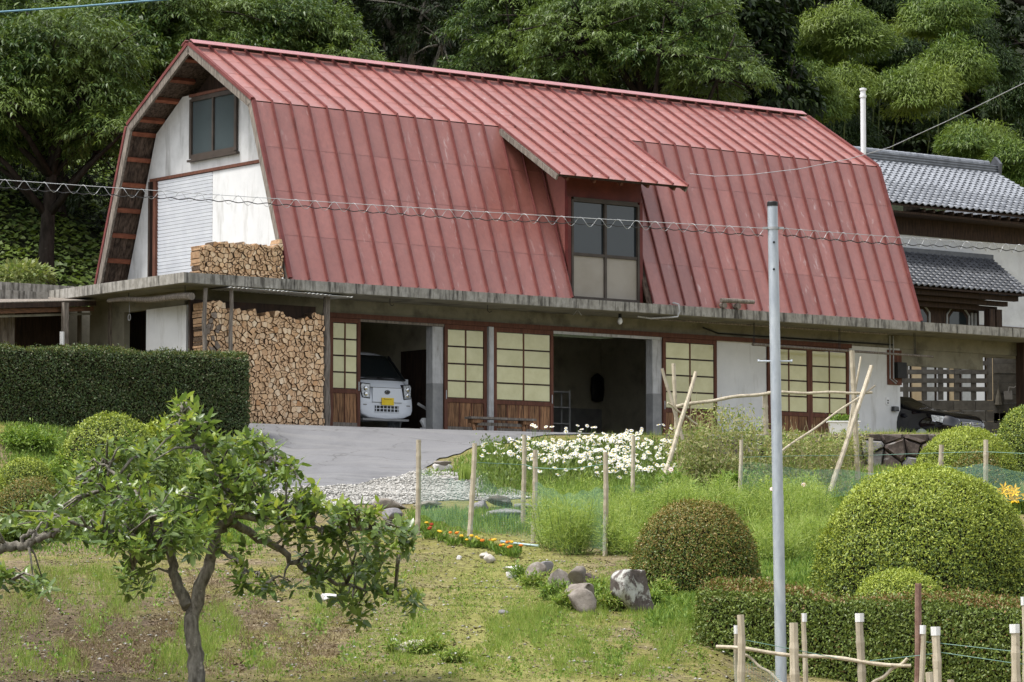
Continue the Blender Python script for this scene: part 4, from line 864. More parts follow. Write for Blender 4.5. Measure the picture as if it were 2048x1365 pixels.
m = MB(); m.hexa([(-.62, 1.40, 1.055), (.62, 1.40, 1.055), (.62, 1.44, 1.03), (-.62, 1.44, 1.03)], [(-.50, 2.12, 1.415), (.50, 2.12, 1.415), (.50, 2.14, 1.39), (-.50, 2.14, 1.39)]).build('windscreen', MT['vglass'], car)
for x in (-.80, .80):
    for y in (.88, 3.55): wheel(car, x, y, .325, .2, MT['galv'])
for s in (-1, 1): MB().hexa([(s * .90, 1.55, .98), (s * 1.08, 1.57, .98), (s * 1.08, 1.66, .98), (s * .90, 1.66, .98)][::s], [(s * .90, 1.55, 1.10), (s * 1.07, 1.57, 1.10), (s * 1.07, 1.66, 1.10), (s * .90, 1.66, 1.10)][::s]).build('mirror', MT['carblack'], car)
# broom and dustpan hung on the pier
bp = W(1997, 780, BWd - .06); MT['broom'] = mat('dark_broom', (.05, .045, .035), (.10, .09, .07), rough=.9)
o = MB().tube([bp + (0, 0, .28), bp + (0, 0, .0)], .018, 6).lathe([(.03, .0), (.06, -.12), (.12, -.42), (.10, -.44)], tuple(bp), 9).tube([bp + (0.02, 0, -.4), bp + (.03, 0, -1.1)], .012, 6).build('broom', MT['broom']); tag(o, 'dark broom hung head up on the carport pier', 'broom')
bp = W(2017, 790, BWd - .08); MT['pan'] = mat('grey_dustpan', (.16, .15, .14), (.22, .21, .20), rough=.6)
dp = empty('dustpan', bp, label='grey dustpan hung beside the broom on the carport pier', cat='dustpan')
MB().hexa([(-.11, 0, -.13), (.11, 0, -.13), (.11, .03, -.13), (-.11, .03, -.13)], [(-.13, 0, .10), (.10, 0, .12), (.10, .03, .12), (-.13, .03, .10)]).build('pan', MT['pan'], dp); MB().tube([(0, 0, .1), (.02, 0, .22), (.16, 0, .20), (.2, 0, .24)], .012, 6).build('handle', MT['pan'], dp)
# ================================================================= shed on the far left
shl = empty('shed', mat=BM, label='low concrete shed with flat slab roof at the left edge behind the hedge', cat='shed')
s0 = B(130, 571, y=SY - .2); sz = s0[2]
MB().box(-14, s0[0] + 1.2, SY - .1, SY + 7, sz - .30, sz).build('roof_slab', MT['concrete'], shl)
e1 = B(92, 586, y=SY - .9); MB().box(-14, e1[0], SY - 1.0, SY - .12, e1[2] - .22, e1[2]).build('front_ledge', MT['concrete'], shl)
MB().box(-14, LX - .01, SY + .6, SY + .75, ZB, sz - .301).build('back_wall', MT['darkwood'], shl)
cor = W(192, 600, 74.0); cl = W(-60, 606, 70.5); a_ = toB(cor); b_ = toB(cl)
lt = empty('lean_to_roof', mat=BM, label='low lean-to roof with rusty fascia boards at the left edge', cat='roof')
MB().hexa([a_ + (0, 0, -.02), b_ + (0, 0, -.02), b_ + (-.1, 2.2, .22), a_ + (-.1, 2.2, .22)], [a_, b_, b_ + (-.1, 2.2, .24), a_ + (-.1, 2.2, .24)]).build('tin_sheet', MT['greywood'], lt)
MT['rustboard'] = mat('rusty_brown_board', (.09, .05, .03), (.20, .10, .055), scale=6, rough=.85, stretch=(1, 1, 4))
for q, (dz_, th, mm) in enumerate(((-.03, .10, 'darkwood'), (-.14, .10, 'rustboard'), (-.27, .05, 'soffit'))): MB().bar(a_ + (0.0, .03 + .1 * q, dz_ - th / 2), b_ + (0, .03 + .1 * q, dz_ - th / 2), .05, th).build('fascia_board', MT[mm], lt)
for px in (130, 22, 8):
    p = toB(W(px, 640, 73.0)); MB().box(p[0] - .06, p[0] + .06, p[1] - .06, p[1] + .06, ZB, a_[2] - .15).build('post', MT['greywood'], lt)
o = MB().tube([toB(W(124, 690, 72.8)), toB(W(124, 664, 72.8))], .055, 8).build('white_pipe', MT['white']); o.matrix_world = BM; tag(o, 'short white pipe standing by the dark shed opening', 'pipe')
# ================================================================= tiled house on the right
HD = 112.0
hb = toB(W(1900, 600, HD)); HY = hb[1]
house = empty('house', mat=BM, label='white walled house with grey tiled hip roofs behind the barn', cat='house')
H = lambda px, py, y: B(px, py, y=y)
MT['wallwhite'] = mat('white_house_plaster', (.66, .67, .69), (.72, .73, .74), scale=1.2, rough=.9, stain=(.50, .50, .50), stain_scale=.7)
MT['tile'] = mat('silver_grey_tile', (.15, .16, .18), (.26, .275, .30), scale=4, rough=.3, spec=.6, rnd=.18)
MT['tile_dark'] = mat('dark_grey_tile', (.05, .053, .06), (.10, .105, .115), scale=4, rough=.32, spec=.5, rnd=.25)
HW = HY + 1.6                                   # main wall plane
wt = H(1900, 478, HW); xl_ = H(1700, 500, HW)[0]; xr_ = H(2250, 500, HW)[0]
MB().box(xl_ - 6, xr_ + 3, HW, HW + 5, ZB - 1, wt[2] + .75).build('wall', MT['wallwhite'], house)
MB().box(xl_ - 6, xr_ + 3, HW - .06, HW - .004, wt[2] - .0, wt[2] + .74).build('eave_shade_band', MT['darkwood'], house)  # dark strip painting in the shade below the eave
lo_ = H(1990, 652, HW)[2]; MB().box(xl_, xr_ + 3, HW - .05, HW - .003, lo_ - .5, lo_).build('base_board', MT['greywood'], house)
TW, TL = .30, .26
def tile_mesh(wd, ln, th, m):
    mb = MB(); n = 6; prof = [(wd * t, .045 * math.cos(t * 6.283) * .8 + .012) for t in np.linspace(0, 1, n + 1)]
    for i in range(n):
        (x0, z0), (x1, z1) = prof[i], prof[i + 1]
        mb.add([(x0, 0, z0), (x1, 0, z1), (x1, ln + .05, z1 + .05), (x0, ln + .05, z0 + .05), (x0, ln + .05, z0 + .05 - th), (x1, ln + .05, z1 + .05 - th)], [(0, 1, 2, 3), (3, 2, 5, 4)])
    return mb
def tiled_slope(parent, eave_l, eave_r, y_e, z_e, y_r, z_r, ridge_l, ridge_r, m, budget):
    d = np.array([0, y_e - y_r, z_e - z_r]); L = np.linalg.norm(d); d /= L; n = np.array([0, d[2], -d[1]]); n = n if n[2] > 0 else -n
    rows = int(L / TL); cells = []
    for r in range(rows):
        f = (r + .5) / rows; xa = ridge_l + (eave_l - ridge_l) * f; xb = ridge_r + (eave_r - ridge_r) * f; nc = int((xb - xa) / TW); off = xb - nc * TW
        for c in range(nc): cells.append((r, off + c * TW))
    tm = tile_mesh(TW - .004, L / rows, .03, m); me = mk(tm, 'roof_tile', m); me.polygons.foreach_set('use_smooth', [True] * len(me.polygons))
    def vis(x, r):
        p = fromB(np.array([x, y_r, z_r]) + d * ((r + .5) * L / rows)); c_, s_ = math.cos(PITCH), math.sin(PITCH); fw = p[1] * c_ + p[2] * s_; u = CX + FPX * p[0] / fw
        pv = CY - FPX * (-p[1] * s_ + p[2] * c_) / fw; edge = 1755 + (pv - 338) * .27 if pv > 338 else 1612 + (pv - 240) * 1.46
        return edge < u < 2056
    cells.sort(key=lambda c: (not vis(c[1] + TW / 2, c[0]), -c[0]))
    rest = MB()
    for i, (r, x) in enumerate(cells):
        M4 = slope_mat(x, np.array([0, y_r, z_r]), d, n, r * L / rows, .04 + .002 * (r % 2))
        if i < budget and vis(x + TW / 2, r): shared('roof_tile', me, parent, M4)
        else: rest.add([M4 @ Vector(v) for v in tm.v], tm.f)
    if rest.v: rest.build('roof_tiles', m, parent, kind='stuff')
    a = MB(); a.hexa([(eave_l, y_e, z_e - .06), (eave_r, y_e, z_e - .06), (ridge_r, y_r, z_r - .06), (ridge_l, y_r, z_r - .06)], [(eave_l, y_e, z_e), (eave_r, y_e, z_e), (ridge_r, y_r, z_r), (ridge_l, y_r, z_r)]).build('roof_deck', MT['darkwood'], parent)
    return d, n, L
# main roof: eave in front of the wall, ridge far behind
EY = HW - 1.3; ez = H(1900, 418, EY); RYm = HW + 2.6
rr_ = B(1985, 348, y=RYm); rl_ = B(1690, 312, y=RYm); er = H(2062, 436, EY)[0] + 2.2
mainr = empty('main_roof'); mainr.parent = house
tiled_slope(mainr, rl_[0] - 2, er, EY, ez[2], RYm, rr_[2], rl_[0] - 2, rr_[0], MT['tile'], 170)
# right hip side
MB().hexa([(rr_[0], RYm, rr_[2] - .04), (er, EY, ez[2] - .04), (er, EY + 8, ez[2] - .04), (rr_[0], RYm + .1, rr_[2] - .04)], [(rr_[0], RYm, rr_[2] + .04), (er, EY, ez[2] + .04), (er, EY + 8, ez[2] + .04), (rr_[0], RYm + .1, rr_[2] + .04)]).build('hip_side', MT['tile'], mainr)
rid = MB().box(rl_[0] - 2, rr_[0] + .1, RYm - .14, RYm + .14, rr_[2], rr_[2] + .30).build('ridge', MT['tile_dark'], mainr)
for z in (.08, .17, .26): MB().box(rl_[0] - 2, rr_[0] + .1, RYm - .17, RYm - .141, rr_[2] + z, rr_[2] + z + .03).build('ridge_course', MT['tile'], rid)
rc = mk(MB().tube([(0, 0, 0), (.28, 0, .0)], [.12, .13], 10), 'ridge_tile', MT['tile'])
for q in range(int((rr_[0] - rl_[0] + 2) / .3)): shared('ridge_tile', rc, rid, Matrix.Translation((rl_[0] - 2 + q * .3, RYm, rr_[2] + .32)))
MB().prism([(rr_[0] + .1, RYm - .2, rr_[2] - .1), (rr_[0] + .1, RYm + .2, rr_[2] - .1), (rr_[0] + .1, RYm + .26, rr_[2] + .35), (rr_[0] + .1, RYm, rr_[2] + .62), (rr_[0] + .1, RYm - .26, rr_[2] + .35)], (.14, 0, 0)).build('ridge_end_tile', MT['tile_dark'], mainr)
for q in range(40):
    x = rl_[0] + q * .45; MB().box(x, x + .08, EY + .1, HW - .07, ez[2] - .18, ez[2] - .062 + .0).build('eave_rafter', MT['darkwood'], mainr)
MB().box(rl_[0] - 2, er, EY + .25, HW - .07, ez[2] - .26, ez[2] - .19).build('eave_soffit', MT['darkwood'], mainr)
# porch
PYE = HY - 1.3; pe = B(1900, 578, y=PYE); PYR = HY + 1.0
pr = B(1978, 521, y=PYR); pe_r = B(2058, 592, y=PYE)[0]
porch = empty('porch'); porch.parent = house
TW, TL = .27, .22
tiled_slope(porch, H(1730, 560, PYE)[0], pe_r, PYE, pe[2], PYR, pr[2], H(1730, 560, PYE)[0], pr[0], MT['tile_dark'], 125)
MB().box(H(1730, 560, PYE)[0], pr[0] + .1, PYR - .12, PYR + .12, pr[2], pr[2] + .18).build('ridge', MT['tile_dark'], porch)
MB().hexa([(pr[0], PYR, pr[2] - .04), (pe_r, PYE, pe[2] - .04), (pe_r, PYR + .6, pe[2] - .04), (pr[0], PYR + .1, pr[2] - .04)], [(pr[0], PYR, pr[2] + .04), (pe_r, PYE, pe[2] + .04), (pe_r, PYR + .6, pe[2] + .04), (pr[0], PYR + .1, pr[2] + .04)]).build('hip_side', MT['tile_dark'], porch)
for q in range(3): MB().box(H(1730, 560, PYE)[0], pe_r - .25 - .2 * q, PYE + .25 + q * .3, PYE + .45 + q * .3, pe[2] - .22 - .16 * q, pe[2] - .065 - .16 * q).build('eave_beam', MT['darkwood'], porch)
for px in (1979, 1993):
    p = B(px, 620, y=HY - .6); MB().box(p[0] - .13, p[0] + .13, HY - .73, HY - .47, ZB, pe[2] - .5).build('pillar', MT['darkwood'], porch)
p0_, p1_ = H(1700, 620, HY)[0], H(1958, 620, HY)[0]
MB().box(p0_, p1_, HY, HY + .1, ZB, pe[2] + .4).build('front_wall', MT['darkwood'], porch)
MT['frame_grey'] = mat('grey_trim', (.30, .31, .31), (.40, .41, .41), rough=.6)
for (xa, xb) in ((H(1893, 620, HY)[0], H(1937, 620, HY)[0]), (H(1815, 620, HY)[0], H(1858, 620, HY)[0])):
    zt_ = B(1910, 617, y=HY)[2]; c = .22; o = MB().tube([(xa, HY - .02, zt_ - 2.2), (xa, HY - .02, zt_ - c), (xa + c, HY - .02, zt_), (xb - c, HY - .02, zt_), (xb, HY - .02, zt_ - c), (xb, HY - .02, zt_ - 2.2)], .035, 5).build('door_trim', MT['frame_grey'], porch)
    MB().prism([(xa + .12, HY - .015, zt_ - 2.2), (xb - .12, HY - .015, zt_ - 2.2), (xb - .12, HY - .015, zt_ - c - .1), (xb - c - .08, HY - .015, zt_ - .12), (xa + c + .08, HY - .015, zt_ - .12), (xa + .12, HY - .015, zt_ - c - .1)], (0, .012, 0)).build('door_glass', MT['glass_dark'], o)
for px in (1944, 1951): p = B(px, 620, y=HY - .03); MB().box(p[0] - .04, p[0] + .04, HY - .05, HY - .003, ZB, pe[2] - .6).build('door_trim', MT['frame_grey'], porch)
# pale panels painting the bright window reflections seen through the block screen
MT['lattice'] = mat('pale_board', (.40, .30, .18), (.52, .42, .28), scale=2, rough=.7)
for q in range(8):
    p = B(1800 + q * 25, 740, y=HY - 1.45); MB().box(p[0], p[0] + .42, HY - 1.45, HY - 1.40, ZB + 1.6 + .3 * (q % 2), ZB + 4.5).build('window_glint_panel', MT[('wallwhite', 'lattice', 'frame_grey')[q % 3]], porch)
# ================================================================= foliage materials
L_ = {}
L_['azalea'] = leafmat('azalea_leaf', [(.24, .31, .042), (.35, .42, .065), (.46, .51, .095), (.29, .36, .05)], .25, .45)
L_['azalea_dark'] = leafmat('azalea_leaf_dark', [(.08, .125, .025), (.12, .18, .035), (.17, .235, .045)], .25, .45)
L_['brownbush'] = leafmat('bronze_box_leaf', [(.18, .155, .032), (.26, .205, .055), (.35, .245, .08), (.155, .16, .032)], .2, .45)
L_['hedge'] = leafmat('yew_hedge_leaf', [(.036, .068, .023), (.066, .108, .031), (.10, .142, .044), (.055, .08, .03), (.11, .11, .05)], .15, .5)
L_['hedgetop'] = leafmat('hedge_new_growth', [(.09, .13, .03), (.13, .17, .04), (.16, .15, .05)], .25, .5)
L_['boxhedge'] = leafmat('box_hedge_leaf', [(.10, .155, .03), (.155, .215, .04), (.225, .28, .058), (.14, .19, .04)], .2, .45)
L_['bronze'] = leafmat('bronze_tips', [(.24, .15, .06), (.30, .18, .075), (.20, .15, .05)], .2, .5)
L_['persimmon'] = leafmat('persimmon_leaf', [(.10, .165, .045), (.15, .225, .06), (.215, .295, .08), (.125, .19, .065)], .40, .28, .5)
L_['persimmon_new'] = leafmat('persimmon_young_leaf', [(.22, .32, .065), (.29, .38, .08), (.35, .41, .085)], .4, .32, .45)
L_['chestnut'] = leafmat('chestnut_leaf', [(.036, .075, .019), (.062, .112, .025), (.135, .185, .045), (.048, .09, .021)], .28, .4, .3, big=(.125, .18, .042), bigscale=.45)
L_['forest'] = leafmat('shaded_forest_leaf', [(.012, .022, .008), (.020, .034, .011), (.030, .046, .015)], .25, .5, .2)  # near-black leaf colour standing for the shade inside the backdrop forest
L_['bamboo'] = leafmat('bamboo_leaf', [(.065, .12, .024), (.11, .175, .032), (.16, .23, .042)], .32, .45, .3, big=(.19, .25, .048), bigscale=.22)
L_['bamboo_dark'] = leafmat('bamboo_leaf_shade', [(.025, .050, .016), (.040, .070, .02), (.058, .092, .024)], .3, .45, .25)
L_['grass'] = leafmat('grass_blade', [(.14, .23, .04), (.20, .30, .055), (.27, .36, .07), (.30, .32, .10)], .35, .55, .2)
L_['drygrass'] = leafmat('dry_weed', [(.16, .115, .07), (.24, .18, .11), (.10, .07, .045), (.30, .24, .15)], .2, .8, .1)
L_['cosmos'] = leafmat('cosmos_thread_leaf', [(.24, .34, .075), (.32, .43, .11), (.42, .50, .16)], .45, .5, .2)
L_['weed'] = leafmat('weed_leaf', [(.11, .20, .035), (.18, .28, .055), (.26, .36, .075)], .35, .5, .25)
L_['vine'] = leafmat('pea_vine_leaf', [(.20, .28, .08), (.30, .36, .12), (.42, .43, .19), (.48, .44, .24)], .35, .6, .2)
L_['trunk'] = barkmat('tree_bark', (.09, .08, .065), (.27, .25, .21), 26)
L_['trunkdark'] = barkmat('dark_bark', (.016, .013, .010), (.04, .033, .027), 8)
L_['twigcore'] = mat('inner_twigs', (.012, .014, .007), (.035, .032, .018), scale=9, rough=1.0, spec=.05)
L_['daisy'] = mat('daisy_petal', (.74, .74, .70), (.80, .80, .77), rough=.6); L_['daisyeye'] = mat('daisy_eye', (.60, .42, .03), rough=.7)
L_['stem'] = leafmat('green_stem', [(.09, .15, .035), (.13, .20, .05)], .2, .6)
# ---- generic builders
def surf_dome(n, w, h, dpt, power=2.3, zmin=-.04):
    th = RNG.random(n) * 2 * math.pi; u = RNG.random(n); zz = u ** .85; rr = (1 - zz ** power) ** (1 / power)
    p = np.c_[rr * np.cos(th) * w / 2, rr * np.sin(th) * dpt / 2, zz * h]; nn = unit(np.c_[rr ** (power - 1) * np.cos(th) / (w / 2), rr ** (power - 1) * np.sin(th) / (dpt / 2), zz ** (power - 1) / h]); return p, nn
def lump(p, s, a): return a * (np.sin(p[:, 0] * s + 1.3) * np.sin(p[:, 1] * s * 1.1 + .4) + .6 * np.sin(p[:, 2] * s * 1.7 + p[:, 0] * s * .8) * np.sin(p[:, 1] * s * 2.1 + 2))
def dome_bush(px, d, row_base, wpx, row_top, mats, label, n=26000, leaf=.034, power=2.3, depth=None, group='clipped round shrubs', name='round_shrub', mixf=None):
    d = d or float(G(px, row_base)[1]); s = FPX / d; w_ = wpx / s; h = (row_base - row_top) / s; x = (px - CX) / s
    z = (1177.8 - row_base) / s; g = float(T(x, d)); hh = h + max(0, z - g) + .05; zb = min(z, g) - .03
    e = empty(name, (x, d, zb), 0, label, 'shrub', group); dp = depth or w_ * .92
    p, nn = surf_dome(n, w_, hh, dp, power); off = lump(p, 4, .018 * w_) + lump(p * 2.7 + 1, 5, .008 * w_) + RNG.normal(size=n) * .014 - RNG.random(n) ** 2 * .08 + (RNG.random(n) < .03) * RNG.random(n) * .09; gap = lump(p * 1.9 + 3, 5, 1.0); off = off - np.clip(gap - .8, 0, 1) * .07; p = p + nn * off[:, None]
    dirs = unit(nn * .45 + rdir(n) * .9 + np.array([0, 0, .3])); nrm = unit(nn + rdir(n) * .45)
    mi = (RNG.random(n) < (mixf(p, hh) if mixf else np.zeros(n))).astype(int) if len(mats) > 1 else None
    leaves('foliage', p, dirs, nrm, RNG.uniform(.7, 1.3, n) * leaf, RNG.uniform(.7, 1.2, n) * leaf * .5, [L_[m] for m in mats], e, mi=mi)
    m = MB(); ns_, nl = 18, 8
    pts = []
    for q in range(nl + 1):
        zz = q / nl; r_ = (1 - min(zz, .999) ** power) ** (1 / power); pts.append((r_, zz))
    o = len(m.v)
    for r_, zz in pts:
        for q in range(ns_): a = q * 6.2832 / ns_; m.v.append((r_ * math.cos(a) * (w_ / 2 - .09), r_ * math.sin(a) * (dp / 2 - .09), zz * (hh - .09)))
    m.f = [(i * ns_ + j, i * ns_ + (j + 1) % ns_, (i + 1) * ns_ + (j + 1) % ns_, (i + 1) * ns_ + j) for i in range(nl) for j in range(ns_)]; m.m = [0] * len(m.f)
    m.build('twigs', L_['twigcore'], e, smooth=True); return e
def box_hedge(p0, p1, thick, h0, h1, mats, label, n, leaf, zb, topf, name='hedge'):
    p0 = np.array(p0, float); p1 = np.array(p1, float); d = p1 - p0; Ln = np.linalg.norm(d); d /= Ln; nrm = np.array([-d[1], d[0]])    # nrm points away from viewer
    e = empty(name, (p0[0], p0[1], zb), math.atan2(d[1], d[0]), label, 'hedge')
    A1, A2, A3 = Ln * max(h0, h1), Ln * thick, thick * max(h0, h1) * 2; k = RNG.random(n) * (A1 + A2 + A3)
    u = RNG.random(n); v = RNG.random(n); P = np.zeros((n, 3)); N = np.zeros((n, 3)); hx = lambda x: h0 + (h1 - h0) * x / Ln + .02 * np.sin(x * 3.1) + .012 * np.sin(x * 7.7)
    a = k < A1; b = (k >= A1) & (k < A1 + A2); c = ~(a | b)
    P[a] = np.c_[u[a] * Ln, np.zeros(a.sum()), v[a] * hx(u[a] * Ln)]; N[a] = (0, -1, 0.15)
    P[b] = np.c_[u[b] * Ln, v[b] * thick, hx(u[b] * Ln)]; N[b] = (0, 0, 1)
    xe = np.where(u[c] < .5, 0, Ln); P[c] = np.c_[xe, RNG.random(c.sum()) * thick, v[c] * hx(xe)]; N[c] = np.c_[np.where(u[c] < .5, -1., 1.), np.zeros(c.sum()), np.zeros(c.sum())]
    # round the long edges
    ed = np.clip((P[:, 2] - hx(P[:, 0]) + .16) / .16, 0, 1); P[:, 1] += np.where(P[:, 1] < thick / 2, 1, -1) * ed ** 3 * .07; P[:, 2] -= np.clip(.12 - np.minimum(P[:, 1], thick - P[:, 1]), 0, .12) * .6 * b
    P += N * (lump(P, 2.2, .035) + lump(P, 6, .025) + RNG.normal(size=n) * .018 - RNG.random(n) ** 2 * .07 + (RNG.random(n) < .03) * RNG.random(n) * .09)[:, None]
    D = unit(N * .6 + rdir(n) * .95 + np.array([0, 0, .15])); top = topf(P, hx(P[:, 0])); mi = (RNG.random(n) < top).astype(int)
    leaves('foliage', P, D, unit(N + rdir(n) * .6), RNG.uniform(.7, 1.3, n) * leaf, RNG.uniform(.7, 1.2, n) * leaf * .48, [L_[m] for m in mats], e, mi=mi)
    hm = max(h0, h1); MB().hexa([(.08, .08, 0), (Ln - .08, .08, 0), (Ln - .08, thick - .08, 0), (.08, thick - .08, 0)], [(.08, .10, h0 - .10), (Ln - .08, .10, h1 - .10), (Ln - .08, thick - .08, h1 - .10), (.08, thick - .08, h0 - .10)]).build('twigs', L_['twigcore'], e); return e
# ---- left yew hedge
hA, hB = W(-90, 780, 66.0), W(497, 780, 68.0)
zb_ = (1177.8 - 905) * 66 / FPX; ht0 = (1177.8 - 687) * 66 / FPX - zb_; ht1 = (1177.8 - 709) * 68 / FPX - zb_
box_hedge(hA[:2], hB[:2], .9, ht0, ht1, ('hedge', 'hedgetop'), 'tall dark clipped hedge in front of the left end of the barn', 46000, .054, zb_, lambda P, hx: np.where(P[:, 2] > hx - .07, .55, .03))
# ---- lower right box hedge
hA, hB = W(1392, 1250, 33.2), W(2110, 1250, 31.0)
zb_ = min(float(T(hA[0], 33)), float(T(hB[0], 31))) - .1; ht0 = (1177.8 - 1178) * 33.2 / FPX - zb_; ht1 = (1177.8 - 1213) * 31 / FPX - zb_
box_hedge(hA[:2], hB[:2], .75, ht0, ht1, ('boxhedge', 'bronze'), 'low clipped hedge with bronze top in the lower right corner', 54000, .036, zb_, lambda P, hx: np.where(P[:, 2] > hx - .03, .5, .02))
# ---- round shrubs
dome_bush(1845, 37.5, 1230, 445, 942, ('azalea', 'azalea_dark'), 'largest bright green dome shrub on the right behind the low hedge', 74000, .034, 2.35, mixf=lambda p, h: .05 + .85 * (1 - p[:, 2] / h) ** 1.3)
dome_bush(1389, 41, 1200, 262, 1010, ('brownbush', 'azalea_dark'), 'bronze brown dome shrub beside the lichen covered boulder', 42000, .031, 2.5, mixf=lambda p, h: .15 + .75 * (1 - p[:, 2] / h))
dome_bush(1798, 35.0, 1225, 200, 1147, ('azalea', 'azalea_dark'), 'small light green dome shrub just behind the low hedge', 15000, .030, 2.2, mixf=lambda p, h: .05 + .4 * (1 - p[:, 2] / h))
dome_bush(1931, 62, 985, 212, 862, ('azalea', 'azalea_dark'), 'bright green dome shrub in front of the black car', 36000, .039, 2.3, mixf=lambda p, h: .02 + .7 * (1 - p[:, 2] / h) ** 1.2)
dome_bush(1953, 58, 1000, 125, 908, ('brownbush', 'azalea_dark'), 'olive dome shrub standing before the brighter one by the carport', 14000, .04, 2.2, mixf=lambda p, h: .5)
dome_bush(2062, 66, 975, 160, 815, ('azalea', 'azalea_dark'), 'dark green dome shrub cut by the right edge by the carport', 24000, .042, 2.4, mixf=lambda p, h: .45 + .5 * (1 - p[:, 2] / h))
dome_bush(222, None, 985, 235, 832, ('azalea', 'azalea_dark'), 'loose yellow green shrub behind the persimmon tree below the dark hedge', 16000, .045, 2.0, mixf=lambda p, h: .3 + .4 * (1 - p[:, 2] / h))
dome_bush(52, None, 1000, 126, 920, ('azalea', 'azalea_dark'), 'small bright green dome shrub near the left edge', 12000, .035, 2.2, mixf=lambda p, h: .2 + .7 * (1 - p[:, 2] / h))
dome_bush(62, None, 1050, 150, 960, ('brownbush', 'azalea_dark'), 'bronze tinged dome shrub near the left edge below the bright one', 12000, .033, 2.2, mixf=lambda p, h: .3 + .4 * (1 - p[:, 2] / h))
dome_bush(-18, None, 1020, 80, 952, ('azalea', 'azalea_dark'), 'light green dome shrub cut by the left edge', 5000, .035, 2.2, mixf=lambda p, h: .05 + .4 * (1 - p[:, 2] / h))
# ================================================================= persimmon tree in the foreground
TD = 28.0; ts = FPX / TD
def pt(px, py, dd=0.0): return W(px, py, TD + dd)
def limb(m, pts, r0, r1, n=9, jit=.012):
    pts = [np.array(p) for p in pts]; out = []
    for i in range(len(pts) - 1):
        for t in np.linspace(0, 1, 6)[:-1]: out.append(pts[i] + (pts[i + 1] - pts[i]) * t + RNG.normal(size=3) * jit)
    out.append(pts[-1]); k = len(out); m.tube(out, [r0 + (r1 - r0) * (i / (k - 1)) ** .9 for i in range(k)], n); return out
def persimmon(base_pts, limbs, clusters, label, twigs=True, seed=3):
    rg = np.random.default_rng(seed); b0_ = base_pts[0]
    e = empty('persimmon_tree', b0_, 0, label, 'tree', 'persimmon trees'); m = MB(); inv_ = np.array(b0_); pool = []
    for pts, r0, r1 in limbs: pool += limb(m, pts, r0, r1)
    pool = np.array(pool); P = []; D = []; N = []; Ls = []; K = []
    for (px, py, rx, ry, dd, k, yng) in clusters:
        for _ in range(int(k * 1.05 + .5)):
            a = rg.random() * 6.28; q = math.sqrt(rg.random()); c = pt(px + rx * q * math.cos(a), py + ry * q * math.sin(a), dd + rg.normal() * .30)
            up = unit(np.array([rg.normal() * .6, rg.normal() * .6 - .15, .55 + rg.random() * .6]))
            if twigs and rg.random() < .6:
                j = np.argmin(((pool - c) ** 2).sum(1) + rg.random(len(pool)) * .05); st_ = pool[j]
                if np.linalg.norm(st_ - c) < 1.6: mid = (st_ + c) / 2 + np.array([0, 0, .05]); m.tube([st_, mid, c], [.013, .009, .005], 5)
            nl = rg.integers(8, 14); tip = rg.random() < yng * 1.1 + .04
            for i in range(nl):
                az = i * 2.4 + rg.random(); f = i / nl; el = (.95 - 1.15 * f) if not tip else (1.1 - .8 * f)
                s1 = unit(np.cross(up, (0.3, .9, .1))); s2 = np.cross(up, s1); dr = unit(up * math.sin(el) + (s1 * math.cos(az) + s2 * math.sin(az)) * math.cos(el) + np.array([0, 0, -.25 * f]))
                P.append(c - up * .10 * f + rg.normal(size=3) * .015); D.append(dr); N.append(unit(up * .8 + np.array([0, 0, .5]) + rg.normal(size=3) * .25)); Ls.append((.070 + .058 * rg.random()) * (.8 if tip and f < .4 else 1)); K.append(1 if (tip and f < .55) else 0)
    m.v = [tuple(np.array(v) - inv_) for v in m.v]; m.build('trunk', L_['trunk'], e, smooth=True)
    P = np.array(P) - inv_; Ls = np.array(Ls)
    leaves('crown', P, np.array(D), np.array(N), Ls, Ls * rg.uniform(.40, .52, len(Ls)), [L_['persimmon'], L_['persimmon_new']], e, 'fold', .22, mi=np.array(K)); return e
base = onG(393, TD, -.15)
fork = pt(378, 1215)
limbs = [([base, pt(393, 1330), pt(384, 1240), pt(408, 1160), pt(425, 1100), pt(440, 1040, -.1), pt(460, 990, -.1), pt(420, 930, .1), pt(385, 880, .1), pt(368, 825, .1)], .080, .008), ([fork, pt(350, 1160), pt(342, 1110), pt(330, 1060, .1), pt(290, 1020, .2), pt(210, 980, .3)], .055, .014),
         ([pt(432, 1060), pt(480, 1030, -.2), pt(560, 1035, -.3), pt(640, 1060, -.3), pt(740, 1060, -.3)], .05, .012),
         ([pt(440, 1040, -.1), pt(510, 1070, .2), pt(575, 1110, .3), pt(620, 1150, .4), pt(690, 1170, .4), pt(790, 1190, .4)], .042, .010),
         ([pt(342, 1100), pt(290, 1080, -.3), pt(230, 1070, -.5), pt(160, 1050, -.6)], .04, .012), ([pt(335, 1080), pt(280, 1110, -.4), pt(262, 1150, -.5)], .025, .008),
         ([pt(460, 990), pt(510, 950, .2), pt(540, 920, .3), pt(580, 930, .4)], .035, .01), ([pt(300, 1030, .2), pt(250, 960, .5), pt(200, 930, .7)], .03, .01), ([pt(425, 1090), pt(470, 1120, -.3), pt(500, 1150, -.4), pt(540, 1165, -.4)], .02, .008)]
